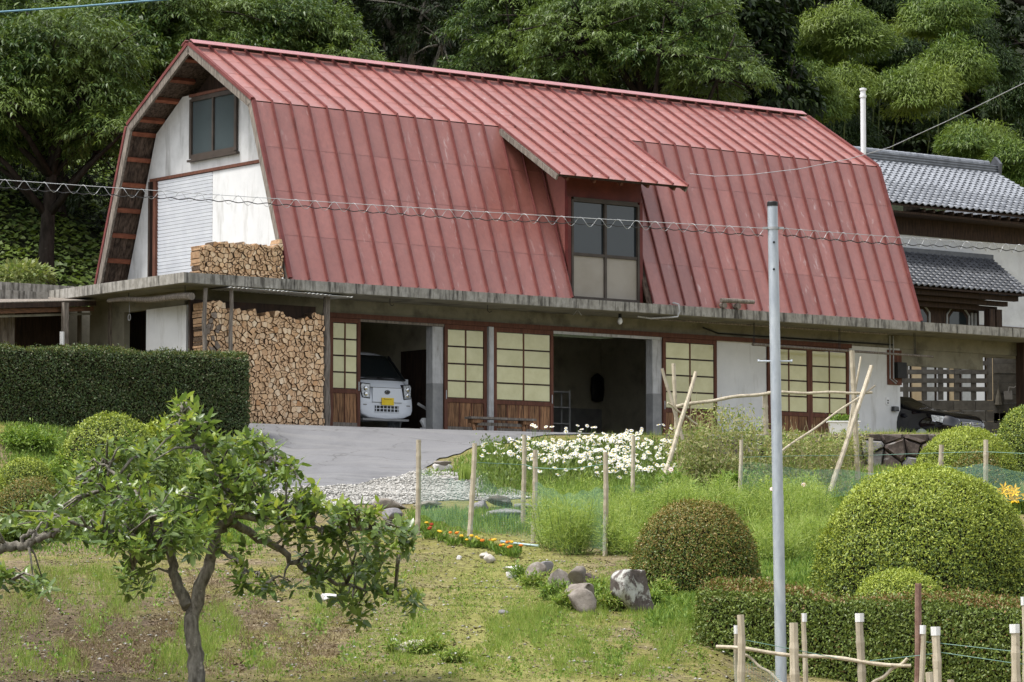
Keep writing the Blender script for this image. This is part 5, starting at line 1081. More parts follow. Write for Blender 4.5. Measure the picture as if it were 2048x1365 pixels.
cl = [(362, 812, 26, 22, .1, 7, .7), (372, 858, 52, 34, .1, 16, .5), (420, 900, 60, 30, .1, 14, .5), (500, 890, 50, 30, .2, 12, .5), (555, 925, 42, 30, .3, 12, .45), (330, 905, 50, 35, .3, 14, .4), (250, 905, 70, 35, .6, 14, .35), (170, 935, 45, 25, .8, 5, .3),
      (440, 955, 80, 36, -.1, 24, .5), (520, 965, 60, 30, .0, 14, .5), (290, 975, 80, 35, .2, 20, .45), (190, 985, 60, 30, .4, 12, .35), (120, 1020, 50, 20, .2, 6, .35), (60, 1035, 50, 20, -.2, 6, .35), (380, 1010, 90, 32, -.3, 26, .4), (240, 1035, 90, 30, -.3, 20, .35), (130, 1050, 50, 22, -.4, 10, .3), (210, 1060, 50, 22, -.5, 9, .3), (160, 965, 50, 22, .4, 5, .4), (470, 925, 50, 25, .1, 9, .6), (620, 985, 40, 20, -.2, 6, .6),
      (500, 1015, 70, 28, -.3, 16, .35), (580, 1005, 60, 28, -.2, 14, .5), (650, 1020, 60, 28, -.3, 14, .5), (720, 1025, 45, 25, -.3, 10, .55), (770, 1045, 45, 28, -.3, 11, .4), (805, 1075, 30, 25, -.2, 7, .4), (600, 1055, 80, 25, -.2, 16, .2), (690, 1075, 70, 28, -.1, 15, .2), (760, 1100, 50, 25, .0, 9, .2),
      (250, 1080, 60, 25, -.5, 13, .3), (290, 1115, 40, 25, -.5, 8, .15), (262, 1150, 28, 22, -.5, 6, .1), (330, 1070, 60, 24, -.2, 12, .2), (400, 1075, 60, 24, -.4, 11, .15), (480, 1110, 22, 18, -.3, 4, .1), (505, 1160, 40, 14, -.4, 7, .15), (560, 1168, 35, 12, -.3, 5, .15),
      (640, 1125, 40, 25, .3, 8, .1), (700, 1140, 50, 22, .3, 10, .15), (765, 1165, 45, 20, .4, 9, .25), (810, 1195, 40, 16, .4, 8, .3), (700, 1195, 40, 18, .4, 7, .1), (640, 1160, 30, 18, .3, 5, .1), (720, 1225, 30, 10, .4, 4, .1)]
persimmon([base], limbs, cl, 'pruned persimmon tree with forked trunk in the left foreground', seed=5)
base2 = onG(-190, TD - 1, -.1)
limbs2 = [([base2, pt(-180, 1260, -1), pt(-150, 1150, -1)], .10, .085), ([pt(-150, 1150, -1), pt(-60, 1105, -1), pt(0, 1100, -1), pt(50, 1088, -1), pt(85, 1075, -1), pt(120, 1060, -1)], .06, .022), ([pt(35, 1094, -1), pt(50, 1072, -1), pt(72, 1062, -1), pt(72, 1080, -1)], .02, .014), ([pt(55, 1088, -1), pt(66, 1072, -1), pt(90, 1066, -1), pt(100, 1072, -1)], .018, .012), ([pt(-150, 1150, -1), pt(-190, 1000, -1), pt(-150, 900, -1)], .06, .02), ([pt(-120, 1135, -1), pt(-30, 1150, -1.5), pt(40, 1160, -1.5)], .03, .008)]
cl2 = [(120, 1048, 30, 16, -1, 5, .3), (20, 1150, 35, 20, -1.5, 8, .15), (65, 1165, 35, 16, -1.5, 7, .15), (-60, 1080, 50, 50, -1, 14, .3), (-150, 950, 80, 70, -1, 30, .4), (-200, 1050, 60, 60, -1, 16, .3)]
persimmon([base2], limbs2, cl2, 'gnarled persimmon limb and leaves reaching in from the left edge', seed=9)
# ================================================================= trees on the slope behind
def broad_tree(px, d, row_top, row_bot, wpx, label, n_tw, material='chestnut', trunk_row=None, leafL=.17, nb=9, seed=1, trunk='trunkdark', wl=.26, lpt=11, name='broadleaf_tree', lean=0.0):
    rg = np.random.default_rng(seed); s = FPX / d; x = (px - CX) / s; z1 = (1177.8 - row_top) / s; z0 = (1177.8 - row_bot) / s; w_ = wpx / s; g = float(T(x, d))
    e = empty(name, (x, d, g - .2), 0, label, 'tree', 'trees on the slope behind the barn'); H_ = z1 - g + .2; hb_ = z0 - g + .2
    m = MB(); r = .10 + .014 * H_
    top = np.array([lean * .3, 0, H_ * .85]); sp = [np.array([lean * (t * t) * .3 + .08 * math.sin(t * 7 + seed), .08 * math.cos(t * 5 + seed), H_ * .85 * t]) for t in np.linspace(0, 1, 9)]
    m.tube(sp, [r * (1.25 - 1.0 * t) for t in np.linspace(0, 1, 9)], 10)
    blobs = []
    for b in range(nb):
        a = b * 2.4 + rg.random(); f = (b + .5) / nb; rad = w_ / 2 * (.76 - .42 * f * f) * (.55 + .45 * ((b * 7) % 5) / 4); c = np.array([math.cos(a) * rad, math.sin(a) * rad * .8, hb_ + (H_ - hb_) * (.16 + .66 * f)])
        br = np.array([w_ * rg.uniform(.14, .23), w_ * rg.uniform(.14, .22), (H_ - hb_) * rg.uniform(.10, .17)]); blobs.append((c, br))
        k0 = sp[min(8, int(f * 4.5) + 4)]; m.tube([k0, (k0 + c) / 2 + (0, 0, .15), c, c + (c - k0) * .25], [r * .45, r * .3, r * .16, r * .05], 6)
        for _ in range(5): q = c + rg.normal(size=3) * br * .6; m.tube([c + rg.normal(size=3) * .05, (c + q) / 2 + (0, 0, .1), q], [r * .16, r * .1, r * .04], 4)
    m.build('trunk', L_[trunk], e, smooth=True)
    per = n_tw // nb; P = []; D = []; N = []
    for c, br in blobs:
        u = rg.normal(size=(per, 3)); u = unit(u); u[:, 2] = np.abs(u[:, 2]) * 1.0 - .35 * rg.random(per); u = unit(u); f = 1 - .35 * rg.random(per) ** 1.6
        lumpf = 1 + .16 * np.sin(u[:, :1] * 9 + c[0]) * np.sin(u[:, 1:2] * 8 + c[1] * 2) + .12 * np.sin(u[:, 2:] * 11 + c[2])
        st_ = c + u * br * f[:, None] * lumpf; tw = unit(u * np.array([1, 1, .55]) + rg.normal(size=(per, 3)) * .35 + np.array([0, 0, -.12])); tl = rg.uniform(.25, .55, per)
        for k in range(lpt):
            t = (k + .6) / lpt; az = k * 2.4 + rg.random(per) * .8; s1 = unit(np.cross(tw, np.tile((.1, .2, 1.), (per, 1)))); s2 = np.cross(tw, s1)
            P.append(st_ + tw * (tl * t)[:, None] + np.array([0, 0, -1.]) * (.12 * t * t)); D.append(unit(tw * .55 + s1 * np.cos(az)[:, None] * .8 + s2 * np.sin(az)[:, None] * .45 + np.array([0, 0, -.38]))); N.append(unit(np.tile((0, 0, 1.), (per, 1)) + rg.normal(size=(per, 3)) * .35))
    P = np.concatenate(P); n = len(P); Ls = rg.uniform(.75, 1.2, n) * leafL
    leaves('crown', P, np.concatenate(D), np.concatenate(N), Ls, Ls * wl, L_[material], e, 'diamond', .2); return e
broad_tree(95, 84, 5, 360, 560, 'broad chestnut tree left of the gable with light drooping sprays', 5500, nb=24, seed=21, leafL=.19, trunk_row=520)
broad_tree(330, 90, -60, 210, 520, 'chestnut tree rising directly behind the left gable peak', 4750, nb=22, seed=22, leafL=.19)
broad_tree(560, 92, -40, 200, 430, 'chestnut tree behind the left third of the red roof', 3750, nb=18, seed=23, leafL=.19)
broad_tree(-60, 92, -120, 250, 420, 'tall chestnut tree at the upper left corner', 3500, nb=18, seed=24, leafL=.19)
broad_tree(1290, 104, -60, 240, 520, 'light green chestnut tree above the middle of the roof ridge', 5250, nb=24, seed=25, leafL=.19)
broad_tree(1080, 106, -80, 190, 360, 'chestnut tree left of the lightest one above the ridge', 3000, nb=16, seed=26, leafL=.19)
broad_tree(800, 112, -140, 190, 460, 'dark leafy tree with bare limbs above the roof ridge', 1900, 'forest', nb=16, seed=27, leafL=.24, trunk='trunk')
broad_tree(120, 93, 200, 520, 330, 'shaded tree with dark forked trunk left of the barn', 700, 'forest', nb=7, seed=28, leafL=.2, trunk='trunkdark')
k = 0
for (px, d, rt, rb, wp) in ((-120, 108, -260, 330, 620), (260, 112, -300, 250, 620), (640, 120, -280, 240, 640), (980, 126, -280, 260, 600), (1330, 132, -300, 260, 620), (1580, 150, -320, 330, 560), (1830, 172, -330, 330, 620), (2120, 172, -330, 330, 620), (1480, 122, -60, 300, 300), (40, 104, 60, 440, 420), (1720, 160, 60, 420, 420), (1960, 162, 60, 430, 420)):
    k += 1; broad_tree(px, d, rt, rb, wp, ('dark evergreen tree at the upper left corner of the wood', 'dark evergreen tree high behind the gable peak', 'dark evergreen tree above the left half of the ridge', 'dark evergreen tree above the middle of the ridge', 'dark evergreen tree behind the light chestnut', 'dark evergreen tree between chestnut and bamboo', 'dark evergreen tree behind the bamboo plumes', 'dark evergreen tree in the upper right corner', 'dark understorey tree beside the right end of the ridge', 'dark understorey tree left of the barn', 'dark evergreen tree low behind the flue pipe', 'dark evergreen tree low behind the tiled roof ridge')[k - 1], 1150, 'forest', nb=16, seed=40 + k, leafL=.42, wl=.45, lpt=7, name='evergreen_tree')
# bamboo: culms arching over, each plume its own culm
def bamboo(px, py, d, rx, ry, label, n, material='bamboo', seed=1):
    rg = np.random.default_rng(seed); s = FPX / d; c = W(px, py, d); bx = c[0] + rg.uniform(-1.5, 1.5); by = d + rg.uniform(2.5, 4.5); g = float(T(bx, by))
    e = empty('bamboo_plant', (bx, by, g - .1), 0, label, 'bamboo', 'bamboo arching over behind the tiled house'); o = np.array([bx, by, g - .1]); R_ = np.array([rx / s * 1.08, rx / s * .95, ry / s * 1.3])
    top = c + (0, 0, R_[2] * .8); ctrl = np.array([bx, by, g + (top[2] - g) * .8]); path = [(1 - t) ** 2 * o + 2 * t * (1 - t) * ctrl + t * t * top - o for t in np.linspace(0, 1, 12)]
    m = MB().tube(path, [.05 * (1 - .75 * t) for t in np.linspace(0, 1, 12)], 7); L_.setdefault('culm', mat('green_culm', (.07, .10, .03), (.13, .16, .05), rough=.5)); m.build('culm', L_['culm'], e, smooth=True)
    nb = 14; sb_ = unit(rg.normal(size=(nb, 3))); sb_[:, 2] = sb_[:, 2] * .9 + .05; sc_ = sb_ * rg.uniform(.35, .68, (nb, 1)); k_ = rg.integers(0, nb, n)      # a plume is a dozen drooping tufts
    u = unit(rg.normal(size=(n, 3))); u[:, 2] = np.abs(u[:, 2]) - .5 * rg.random(n); u = unit(u); f = (1 - .5 * rg.random(n) ** 1.4)[:, None]
    P = (sc_[k_] + u * f * rg.uniform(.42, .6, nb)[k_][:, None] * np.array([1, 1, .85])) * R_ + c - o; P[:, 2] -= (u[:, 0] ** 2 + u[:, 1] ** 2) * R_[2] * .2
    D = unit(u * np.array([.8, .8, .3]) + np.array([0, 0, -.5]) + rg.normal(size=(n, 3)) * .4); N = unit(u + np.array([0, 0, .7]) + rg.normal(size=(n, 3)) * .3); Ls = rg.uniform(.7, 1.25, n) * .24
    leaves('foliage', P, D, N, Ls, Ls * .19, L_[material], e, 'diamond', .12); return e
bl = [(1690, 60, 138, 105, 60, 'bamboo'), (1605, 110, 140, 75, 55, 'bamboo'), (1880, 20, 142, 95, 55, 'bamboo'), (1905, 130, 140, 80, 60, 'bamboo'), (1985, 130, 142, 50, 40, 'bamboo_dark'), (1830, 180, 136, 90, 60, 'bamboo'), (1620, 190, 132, 90, 65, 'bamboo'), (1700, 170, 134, 60, 45, 'bamboo'), (1770, 110, 146, 70, 50, 'bamboo_dark'), (1720, 120, 148, 90, 60, 'bamboo_dark'), (1560, 210, 136, 60, 45, 'bamboo_dark'), (1780, 10, 150, 70, 45, 'bamboo_dark'), (1540, 20, 152, 60, 60, 'bamboo_dark'), (1960, 300, 132, 90, 55, 'bamboo'), (2030, 330, 130, 60, 50, 'bamboo'), (1930, 60, 152, 60, 50, 'bamboo_dark'), (1700, 270, 140, 60, 45, 'bamboo_dark'), (2035, 200, 146, 60, 70, 'bamboo_dark'), (1870, 240, 146, 50, 35, 'bamboo_dark')]
bn = ['top left bright bamboo plume on the right slope', 'bamboo plume hanging left below the top bright one', 'bamboo plume at the top edge right of the centre one', 'large bamboo plume right of the flue pipe', 'shaded small bamboo plume at the far right of the grove', 'bamboo plume directly above and right of the flue pipe', 'bamboo plume just above the right end of the roof ridge', 'bamboo plume left of the flue pipe top', 'shaded bamboo plume in the heart of the grove', 'shaded bamboo plume behind the brightest one', 'shaded bamboo plume touching the roof ridge end', 'shaded bamboo plume at the top edge', 'shaded bamboo plume beside the chestnut tree', 'yellow green bamboo plume over the tiled roof ridge', 'yellow green bamboo plume at the right edge over the tiles', 'shaded bamboo plume near the top right', 'shaded bamboo plume behind the flue pipe foot', 'shaded bamboo plume at the right edge', 'shaded bamboo plume low in the dark gap']
for q, (px, py, d, rx, ry, mt_) in enumerate(bl): bamboo(px, py, d, rx, ry, bn[q], int(rx * ry * 2.5), mt_, seed=60 + q)
# ground cover on the slope left of the barn
n = 26000; xy = np.c_[RNG.uniform(-19, -6, n), RNG.uniform(79, 100, n)]; P = np.c_[xy, T(xy[:, 0], xy[:, 1]) + RNG.random(n) * .25]
L_['slope'] = leafmat('slope_ground_cover_leaf', [(.045, .08, .018), (.07, .12, .026), (.11, .165, .035), (.07, .085, .025)], .3, .5, .25, big=(.14, .20, .04), bigscale=.5)
o = leaves('slope_ground_cover', P, np.c_[RNG.normal(size=(n, 2)), RNG.random(n) * .6 - .3], np.c_[RNG.normal(size=(n, 2)) * .4, np.ones(n)] + np.array([0, -.5, 0]), RNG.uniform(.12, .24, n), RNG.uniform(.10, .2, n), L_['slope']); tag(o, 'low leafy ground cover on the shaded slope left of the barn', 'ground cover', kind='stuff')
def leafy_shrub(px, d, row, wpx, hpx, label, mats, n, leaf, group, name='leafy_shrub'):
    s = FPX / d; c = W(px, row, d); g = float(T(c[0], d)); e = empty(name, (c[0], d, g - .05), 0, label, 'shrub', group); H_ = (c[2] - g) + hpx / s / 2
    u = unit(RNG.normal(size=(n, 3))) * (RNG.random(n) ** .35)[:, None]; P = u * np.array([wpx / s / 2, wpx / s / 2.5, hpx / s / 2]) + np.array([0, 0, c[2] - g + .05]); P[:, 2] = np.maximum(P[:, 2], .02)
    leaves('foliage', P, unit(u + rdir(n) * .6 + np.array([0, 0, .1])), unit(np.array([0, -.2, 1.]) + rdir(n) * .5), RNG.uniform(.7, 1.3, n) * leaf, RNG.uniform(.7, 1.2, n) * leaf * .5, [L_[mats]], e)
    m = MB(); [m.tube([(0, 0, 0), (P[i] * .5) * np.array([1, 1, .8]), P[i]], [.015, .01, .004], 4) for i in range(0, min(n, 400), 25)]; m.build('stem', L_['trunk'], e); return e
L_['varieg'] = leafmat('pale_shrub_leaf', [(.20, .24, .08), (.30, .33, .14), (.14, .20, .05)], .35, .5)
leafy_shrub(45, 79.5, 552, 130, 55, 'pale variegated shrub on the shed roof edge at the left', 'varieg', 900, .16, 'shrubs left of the barn')
# ================================================================= steel pole and wires
PD = 31.0; ps = FPX / PD
ptop, pb = W(1545, 413, PD), W(1562.5, 1365, PD); dv = (pb - ptop) / (pb[2] - ptop[2]); gz_ = float(T(pb[0], PD)); pbase = ptop + dv * (gz_ - .3 - ptop[2])
pole = empty('steel_pole', (0, 0, 0), 0, 'tall galvanised steel pole with black cap right of centre', 'pole')
R0, R1 = .0525, .0475
MB().tube([pbase, pbase + (ptop - pbase) * .45], [R0, R0], 20, caps=False).build('lower_section', MT['galv'], pole, smooth=True)
j_ = pbase + (ptop - pbase) * .449; MB().tube([j_, ptop], [R0 - .002, R1], 20, caps=False).build('upper_section', MT['galv'], pole, smooth=True)
MB().tube([ptop + (0, 0, -.0), ptop + (0, 0, .035), ptop + (0, 0, .045)], [.051, .051, .044], 18).build('cap', MT['black'], pole)
cl_ = W(1546, 457, PD); MB().tube([cl_ + (0, 0, -.012), cl_ + (0, 0, .012)], .056, 18).build('clamp_band', MT['wire'], pole)
MB().bar(cl_ + (-.095, -.01, 0), cl_ + (-.055, -.01, 0), .03, .02).build('clamp_bolt', MT['wire'], pole); MB().bar(cl_ + (.055, -.01, 0), cl_ + (.10, -.01, 0), .03, .02).build('clamp_bolt', MT['wire'], pole)
st_ = W(1550, 723, PD)
for s in (-1, 1): q = MB().tube([st_ + (s * .045, 0, 0), st_ + (s * .15, 0, 0)], .009, 8).build('step_bolt', MT['galv'], pole); MB().tube([st_ + (s * .145, 0, 0), st_ + (s * .16, 0, 0)], .016, 8).build('bolt_head', MT['galv'], q)
for py in (486, 540): h_ = W(1547, py, PD); MB().tube([h_ + (0, -.055, 0), h_ + (0, -.045, 0)], .011, 8).build('bolt_hole', MT['black'], pole)
def spiral_cable(a, b, sag, pitch, label):
    a = np.array(a); b = np.array(b); L = np.linalg.norm(b - a); f = lambda t: a + (b - a) * t + np.array([0, 0, -sag * 4 * t * (1 - t)])
    e = empty('suspended_cable', (0, 0, 0), 0, label, 'cable', 'suspended cable with spiral hanger'); n = 40
    MB().tube([f(t) for t in np.linspace(0, 1, n)], .003, 5).build('messenger_wire', MT['wire'], e)
    MB().tube([f(t) + (0, 0, -.062 - .008 * math.sin(t * L * 6.28 / pitch) - .01 * math.sin(t * L * 1.9)) for t in np.linspace(0, 1, int(L / pitch * 6))], .0045, 6).build('cable', MT['cable'], e)
    MB().tube([f(t) + (0, .035 * math.cos(t * L * 6.283 / pitch), -.036 + .042 * math.sin(t * L * 6.283 / pitch)) for t in np.linspace(0, 1, int(L / pitch * 12))], .0024, 4).build('spiral_hanger', MT['wire'], e)
sa = W(-40, 357, 30.0); sp_ = cl_ + (-.09, 0, -.0); spiral_cable(sa, sp_, .015, .175, 'cable in a spiral hanger running from the left edge to the pole')
spiral_cable(cl_ + (.09, 0, -.0), W(2100, 494, 33.0), .01, .175, 'cable in a spiral hanger running from the pole to the right edge')
def wire(name, pts, r, m, label):
    pts = [np.array(p) for p in pts]; out = []
    for i in range(len(pts) - 1): out += [pts[i] + (pts[i + 1] - pts[i]) * t for t in np.linspace(0, 1, 8)[:-1]]
    out.append(pts[-1]); return tag(MB().tube(out, r, 6).build(name, m), label, 'cable')
wire('overhead_cable', [W(-40, 27, 33), W(150, 14, 33), W(420, -8, 33)], .011, MT['bluecable'], 'blue green overhead cable crossing the upper left corner')
wire('service_wire', [W(2090, 146, 60), W(1900, 240, 66), W(1780, 295, 70), W(1700, 318, 73), W(1600, 338, 76), W(1500, 350, 78), W(1430, 353, 80), W(1362, 346, 81)], .008, MT['wire'], 'thin service wire from the right edge down to the dormer eave')
br_ = toB(W(1355, 345, 81)); o = MB().box(br_[0] - .15, br_[0] + .45, br_[1] - .02, br_[1] + .02, br_[2] - .02, br_[2] + .02).build('wire_bracket', MT['black'], barn)
# ================================================================= stakes, bamboo poles, nets
def stake(px, rowt, rowb, d, rpx, label, lean=0, split=False, material='bamboo', name='bamboo_stake', dd=0, nodes=True, cap=False, group='bamboo stakes round the vegetable beds'):
    t = W(px + lean, rowt, d + dd); s = FPX / d; bx = (px - CX) / s; b = np.array([bx, d, (1177.8 - rowb) / s]); b[2] = min(b[2], float(T(bx, d)) - .05); r = rpx / s
    L = np.linalg.norm(t - b); n = max(3, int(L / .22)); m = MB(); P = []; R = []
    e = tag(None, label, 'stake') if False else None
    for i in range(n * 4 + 1):
        f = i / (n * 4); P.append(b + (t - b) * f + np.array([.006 * math.sin(f * 5 + px), 0, 0])); R.append(r * (1.06 - .12 * f) * (1.13 if (nodes and i % 4 == 0 and 0 < i < n * 4) else 1.0))
    o = m.tube(P, R, 8).build(name, MT[material]); tag(o, label, 'stake', group)
    if cap: MB().tube([t + (t - b) / L * -.07, t + (t - b) / L * .004], [r * 1.12, r * 1.15], 8).build('tape_cap', MT['white'], o)
    return o
S = [(835, 880, 1035, 50.5, 5, 3, 'first bamboo stake from the left, beside the gravel'), (940, 887, 1066, 49, 5, 9, 'leaning bamboo stake rising from the marigold row'), (1047, 870, 1042, 52, 4.5, 1, 'tall slim bamboo stake left of the daisies'), (1067, 900, 1062, 49.5, 5, 4, 'bamboo stake with dark ties beside the slim one'), (1211, 905, 1112, 47, 5, 0, 'bamboo stake among feathery cosmos leaves'), (1266, 872, 1005, 55, 4, 0, 'thin bamboo stake in front of the daisies'), (1480, 880, 965, 56, 4, 2, 'short bamboo stake among the pea vines'), (1739, 876, 950, 60, 5, 3, 'bamboo stake before the stone wall'), (1880, 890, 950, 55, 5, 3, 'split bamboo stake before the bright dome shrub'), (1970, 880, 1000, 53, 5, 1, 'bamboo stake before the olive dome shrub')]
for px, rt, rb, d, r, ln_, lb in S: stake(px, rt, rb, d, r, lb, ln_)
# front row of the lower right corner
S2 = [(1472, 1252, 1400, 29.3, 4, 0, 'thin stake tied at the left end of the front fence', 1), (1481, 1230, 1400, 29, 7.5, 0, 'split bamboo stake at the left end of the front fence', 0), (1592, 1246, 1400, 29, 9, -6, 'thick bamboo stake right of the steel pole foot', 0), (1608, 1228, 1400, 29.4, 5, 0, 'slim taped bamboo stake right of the steel pole foot', 1), (1721, 1228, 1400, 29, 8, -2, 'taped bamboo stake in the middle of the front fence', 1), (1838, 1252, 1400, 28.8, 5.5, 8, 'slim taped bamboo stake against the rusty pole', 1), (1871, 1255, 1400, 28.8, 8.5, 0, 'thick taped bamboo stake right of the rusty pole', 1), (2032, 1250, 1400, 28.6, 9, -3, 'taped bamboo stake near the right edge', 1), (2046, 1195, 1400, 29.5, 4, 0, 'slim bamboo stake cut by the right edge', 1), (1858, 1345, 1400, 28.5, 8, 0, 'low cut bamboo stub at the bottom edge', 0), (1900, 1360, 1400, 28.5, 7, 0, 'lowest cut bamboo stub at the bottom edge', 0)]
for px, rt, rb, d, r, ln_, lb, cp in S2: stake(px, rt, rb, d, r, lb, ln_, cap=bool(cp), group='stakes of the front fence')
MT['rustpole'] = mat('red_brown_pole', (.16, .09, .07), (.28, .18, .14), scale=10, rough=.85, bump=.4)
stake(1828, 1167, 1400, 28.9, 7, 'red brown rough pole rising over the front fence', 10, material='rustpole', name='rough_pole', nodes=False, group='stakes of the front fence')
def pole(p0, p1, r0, r1, label, material='bamboo', name='bamboo_pole', group='bamboo poles of the bean trellis', bow=0):
    p0 = np.array(p0); p1 = np.array(p1); L = np.linalg.norm(p1 - p0); n = max(3, int(L / .28)); P = []; R = []
    for i in range(n * 4 + 1):
        f = i / (n * 4); P.append(p0 + (p1 - p0) * f + np.array([0, 0, bow * math.sin(f * math.pi) + .01 * math.sin(f * 13)])); R.append((r0 + (r1 - r0) * f) * (1.12 if i % 4 == 0 and 0 < i < n * 4 else 1))
    return tag(MB().tube(P, R, 8).build(name, MT[material]), label, 'pole', group)
pole(W(1432, 1294, 29.2), W(1822, 1333, 28.9), .016, .016, 'thin horizontal pole tied along the front fence', group='stakes of the front fence'); pole(W(1490, 1310, 29.2), W(1572, 1372, 29), .012, .014, 'slanting brace stick at the left of the front fence', group='stakes of the front fence'); pole(W(1740, 1372, 29), W(1815, 1318, 28.9), .016, .014, 'slanting brace stick near the rusty pole', group='stakes of the front fence')
MT['cord'] = mat('green_cord', (.12, .24, .20), (.2, .32, .27), rough=.6)
def cord(name, pts, r, label, m='cord', group='cords of the fences'): o = wire(name, pts, r, MT[m], label); o['group'] = group; return o
cord('fence_cord', [W(1487, 1280, 29), W(1590, 1300, 29), W(1680, 1318, 29)], .0035, 'green cord sagging from the left front stake')
cord('fence_cord', [W(1838, 1283, 28.9), W(1880, 1287, 28.8), W(2035, 1304, 28.6), W(2080, 1306, 28.6)], .0035, 'upper green cord between the front stakes on the right'); cord('fence_cord', [W(1740, 1322, 28.9), W(1850, 1310, 28.8), W(1880, 1305, 28.8), W(2035, 1328, 28.6), W(2080, 1330, 28.6)], .0035, 'lower green cord between the front stakes on the right')
cord('fence_cord', [W(945, 925, 49), W(1050, 930, 51), W(1068, 936, 49.5), W(1140, 939, 48), W(1211, 928, 47)], .005, 'pale cord strung between the garden stakes'); cord('fence_cord', [W(1480, 915, 56), W(1600, 912, 58), W(1739, 911, 60), W(1882, 906, 55), W(1971, 904, 53), W(2060, 908, 52)], .005, 'pale cord strung along the stakes by the stone wall')
# bean trellis
q_ = 58.5
pole(W(1315, 1000, q_ - .6), W(1392, 745, q_), .042, .034, 'thick bamboo pole of the left trellis tripod leaning right'); pole(W(1366, 880, q_), W(1324, 738, q_), .032, .026, 'slender bamboo pole of the left trellis tripod leaning left'); pole(W(1354, 890, q_ + .3), W(1347, 728, q_ + .3), .030, .034, 'upright split bamboo of the left trellis tripod'); pole(W(1335, 806, q_ - .1), W(1395, 850, q_ + .2), .018, .016, 'short bamboo stick tied across the left tripod')
q2 = 60.0
pole(W(1660, 985, q2 - 1.2), W(1743, 733, q2), .046, .038, 'thick bamboo pole of the right trellis tripod leaning right'); pole(W(1716, 960, q2), W(1704, 702, q2), .046, .046, 'upright bamboo pole of the right trellis tripod'); pole(W(1690, 900, q2 + .3), W(1722, 714, q2 + .3), .024, .018, 'thin dark bamboo of the right trellis tripod')
pole(W(1352, 814, q_), W(1545, 786, 59), .030, .028, 'left ridge pole of the bean trellis', bow=.02); pole(W(1535, 786, 59), W(1744, 786, q2), .026, .022, 'right ridge pole of the bean trellis'); pole(W(1560, 905, 58.2), W(1750, 772, q2), .02, .018, 'long thin pole slanting down the bean trellis'); pole(W(1532, 870, 59), W(1530, 788, 59), .045, .045, 'flat upright board under the trellis ridge pole')
# green netting: real strands
MT['net'] = mat('green_net', (.10, .22, .17), (.14, .28, .22), rough=.6)
def net(name, top, bot, nu, nv, label, wdt=.002):
    top = np.array(top, float); bot = np.array(bot, float)
    def res(pl, n):
        d = np.r_[0, np.cumsum(np.linalg.norm(np.diff(pl, axis=0), axis=1))]; t = np.linspace(0, d[-1], n); return np.c_[[np.interp(t, d, pl[:, i]) for i in range(3)]].T
    a = res(top, nu); b = res(bot, nu); u = np.linspace(0, 1, nv)[:, None, None]; g = a[None] * (1 - u) + b[None] * u; g[..., 1] += .05 * np.sin(np.linspace(0, 12, nu))[None] * np.sin(np.linspace(0, 3.1, nv))[:, None]; g[..., 2] += .02 * np.sin(np.linspace(0, 31, nu))[None]
    V = []; F = []
    for i in range(nv):
        o = len(V); p = g[i]
        for k_ in range(nu): V += [tuple(p[k_] + (0, 0, wdt / 2)), tuple(p[k_] - (0, 0, wdt / 2))]
        F += [(o + 2 * k_, o + 2 * k_ + 1, o + 2 * k_ + 3, o + 2 * k_ + 2) for k_ in range(nu - 1)]
    for k_ in range(nu):
        o = len(V); st3 = max(1, nv // 8); ii = list(range(0, nv, st3)); ii = ii if ii[-1] == nv - 1 else ii + [nv - 1]
        for i in ii: V += [tuple(g[i, k_] + (wdt / 2, .002, 0)), tuple(g[i, k_] - (wdt / 2, -.002, 0))]
        F += [(o + 2 * q, o + 2 * q + 1, o + 2 * q + 3, o + 2 * q + 2) for q in range(len(ii) - 1)]
    m = MB(); m.v = V; m.f = F; m.m = [0] * len(F); return tag(m.build(name, MT['net']), label, 'net', 'green garden nets')
NS = .026
def net_px(pts_top, pts_bot, label):
    t = [W(*p) for p in pts_top]; b = [W(*p) for p in pts_bot]; L = sum(np.linalg.norm(t[i + 1] - t[i]) for i in range(len(t) - 1)); h = np.linalg.norm(t[0] - b[0]); net('garden_net', t, b, int(L / NS), max(4, int(h / NS)), label)
net_px([(838, 940, 50.4), (900, 960, 50), (945, 962, 49), (1000, 975, 49.3), (1068, 985, 49.5)], [(842, 1030, 50.3), (900, 1050, 49.6), (945, 1062, 48.9), (1000, 1068, 49), (1066, 1080, 49)], 'green net between the stakes beside the gravel')
net_px([(1070, 965, 49.4), (1130, 990, 48.5), (1211, 975, 47.1)], [(1072, 1085, 48.9), (1130, 1095, 48), (1211, 1100, 46.8)], 'green net between the stakes in front of the daisies')
net_px([(950, 925, 51.5), (1000, 985, 51.7), (1046, 990, 52)], [(950, 975, 51.5), (1000, 1035, 51.7), (1046, 1040, 52)], 'dark green net sagging behind the leaning stake')
net_px([(1190, 975, 55.2), (1267, 972, 55), (1330, 978, 56)], [(1190, 1000, 55.2), (1267, 1002, 55), (1330, 1005, 56)], 'low green net at the foot of the daisies')
net_px([(1480, 925, 56), (1620, 938, 57), (1740, 945, 58), (1882, 935, 55), (1970, 930, 53), (2060, 945, 52)], [(1480, 985, 55.5), (1620, 1000, 56), (1740, 990, 57), (1882, 985, 54.5), (1970, 1000, 52.5), (2060, 1000, 51.5)], 'long green net along the stakes by the dome shrubs')
net_px([(1466, 1310, 29.2), (1490, 1322, 29.1), (1560, 1350, 29)], [(1470, 1372, 29.2), (1490, 1380, 29.1), (1560, 1385, 29)], 'green net bunched at the left end of the front fence')
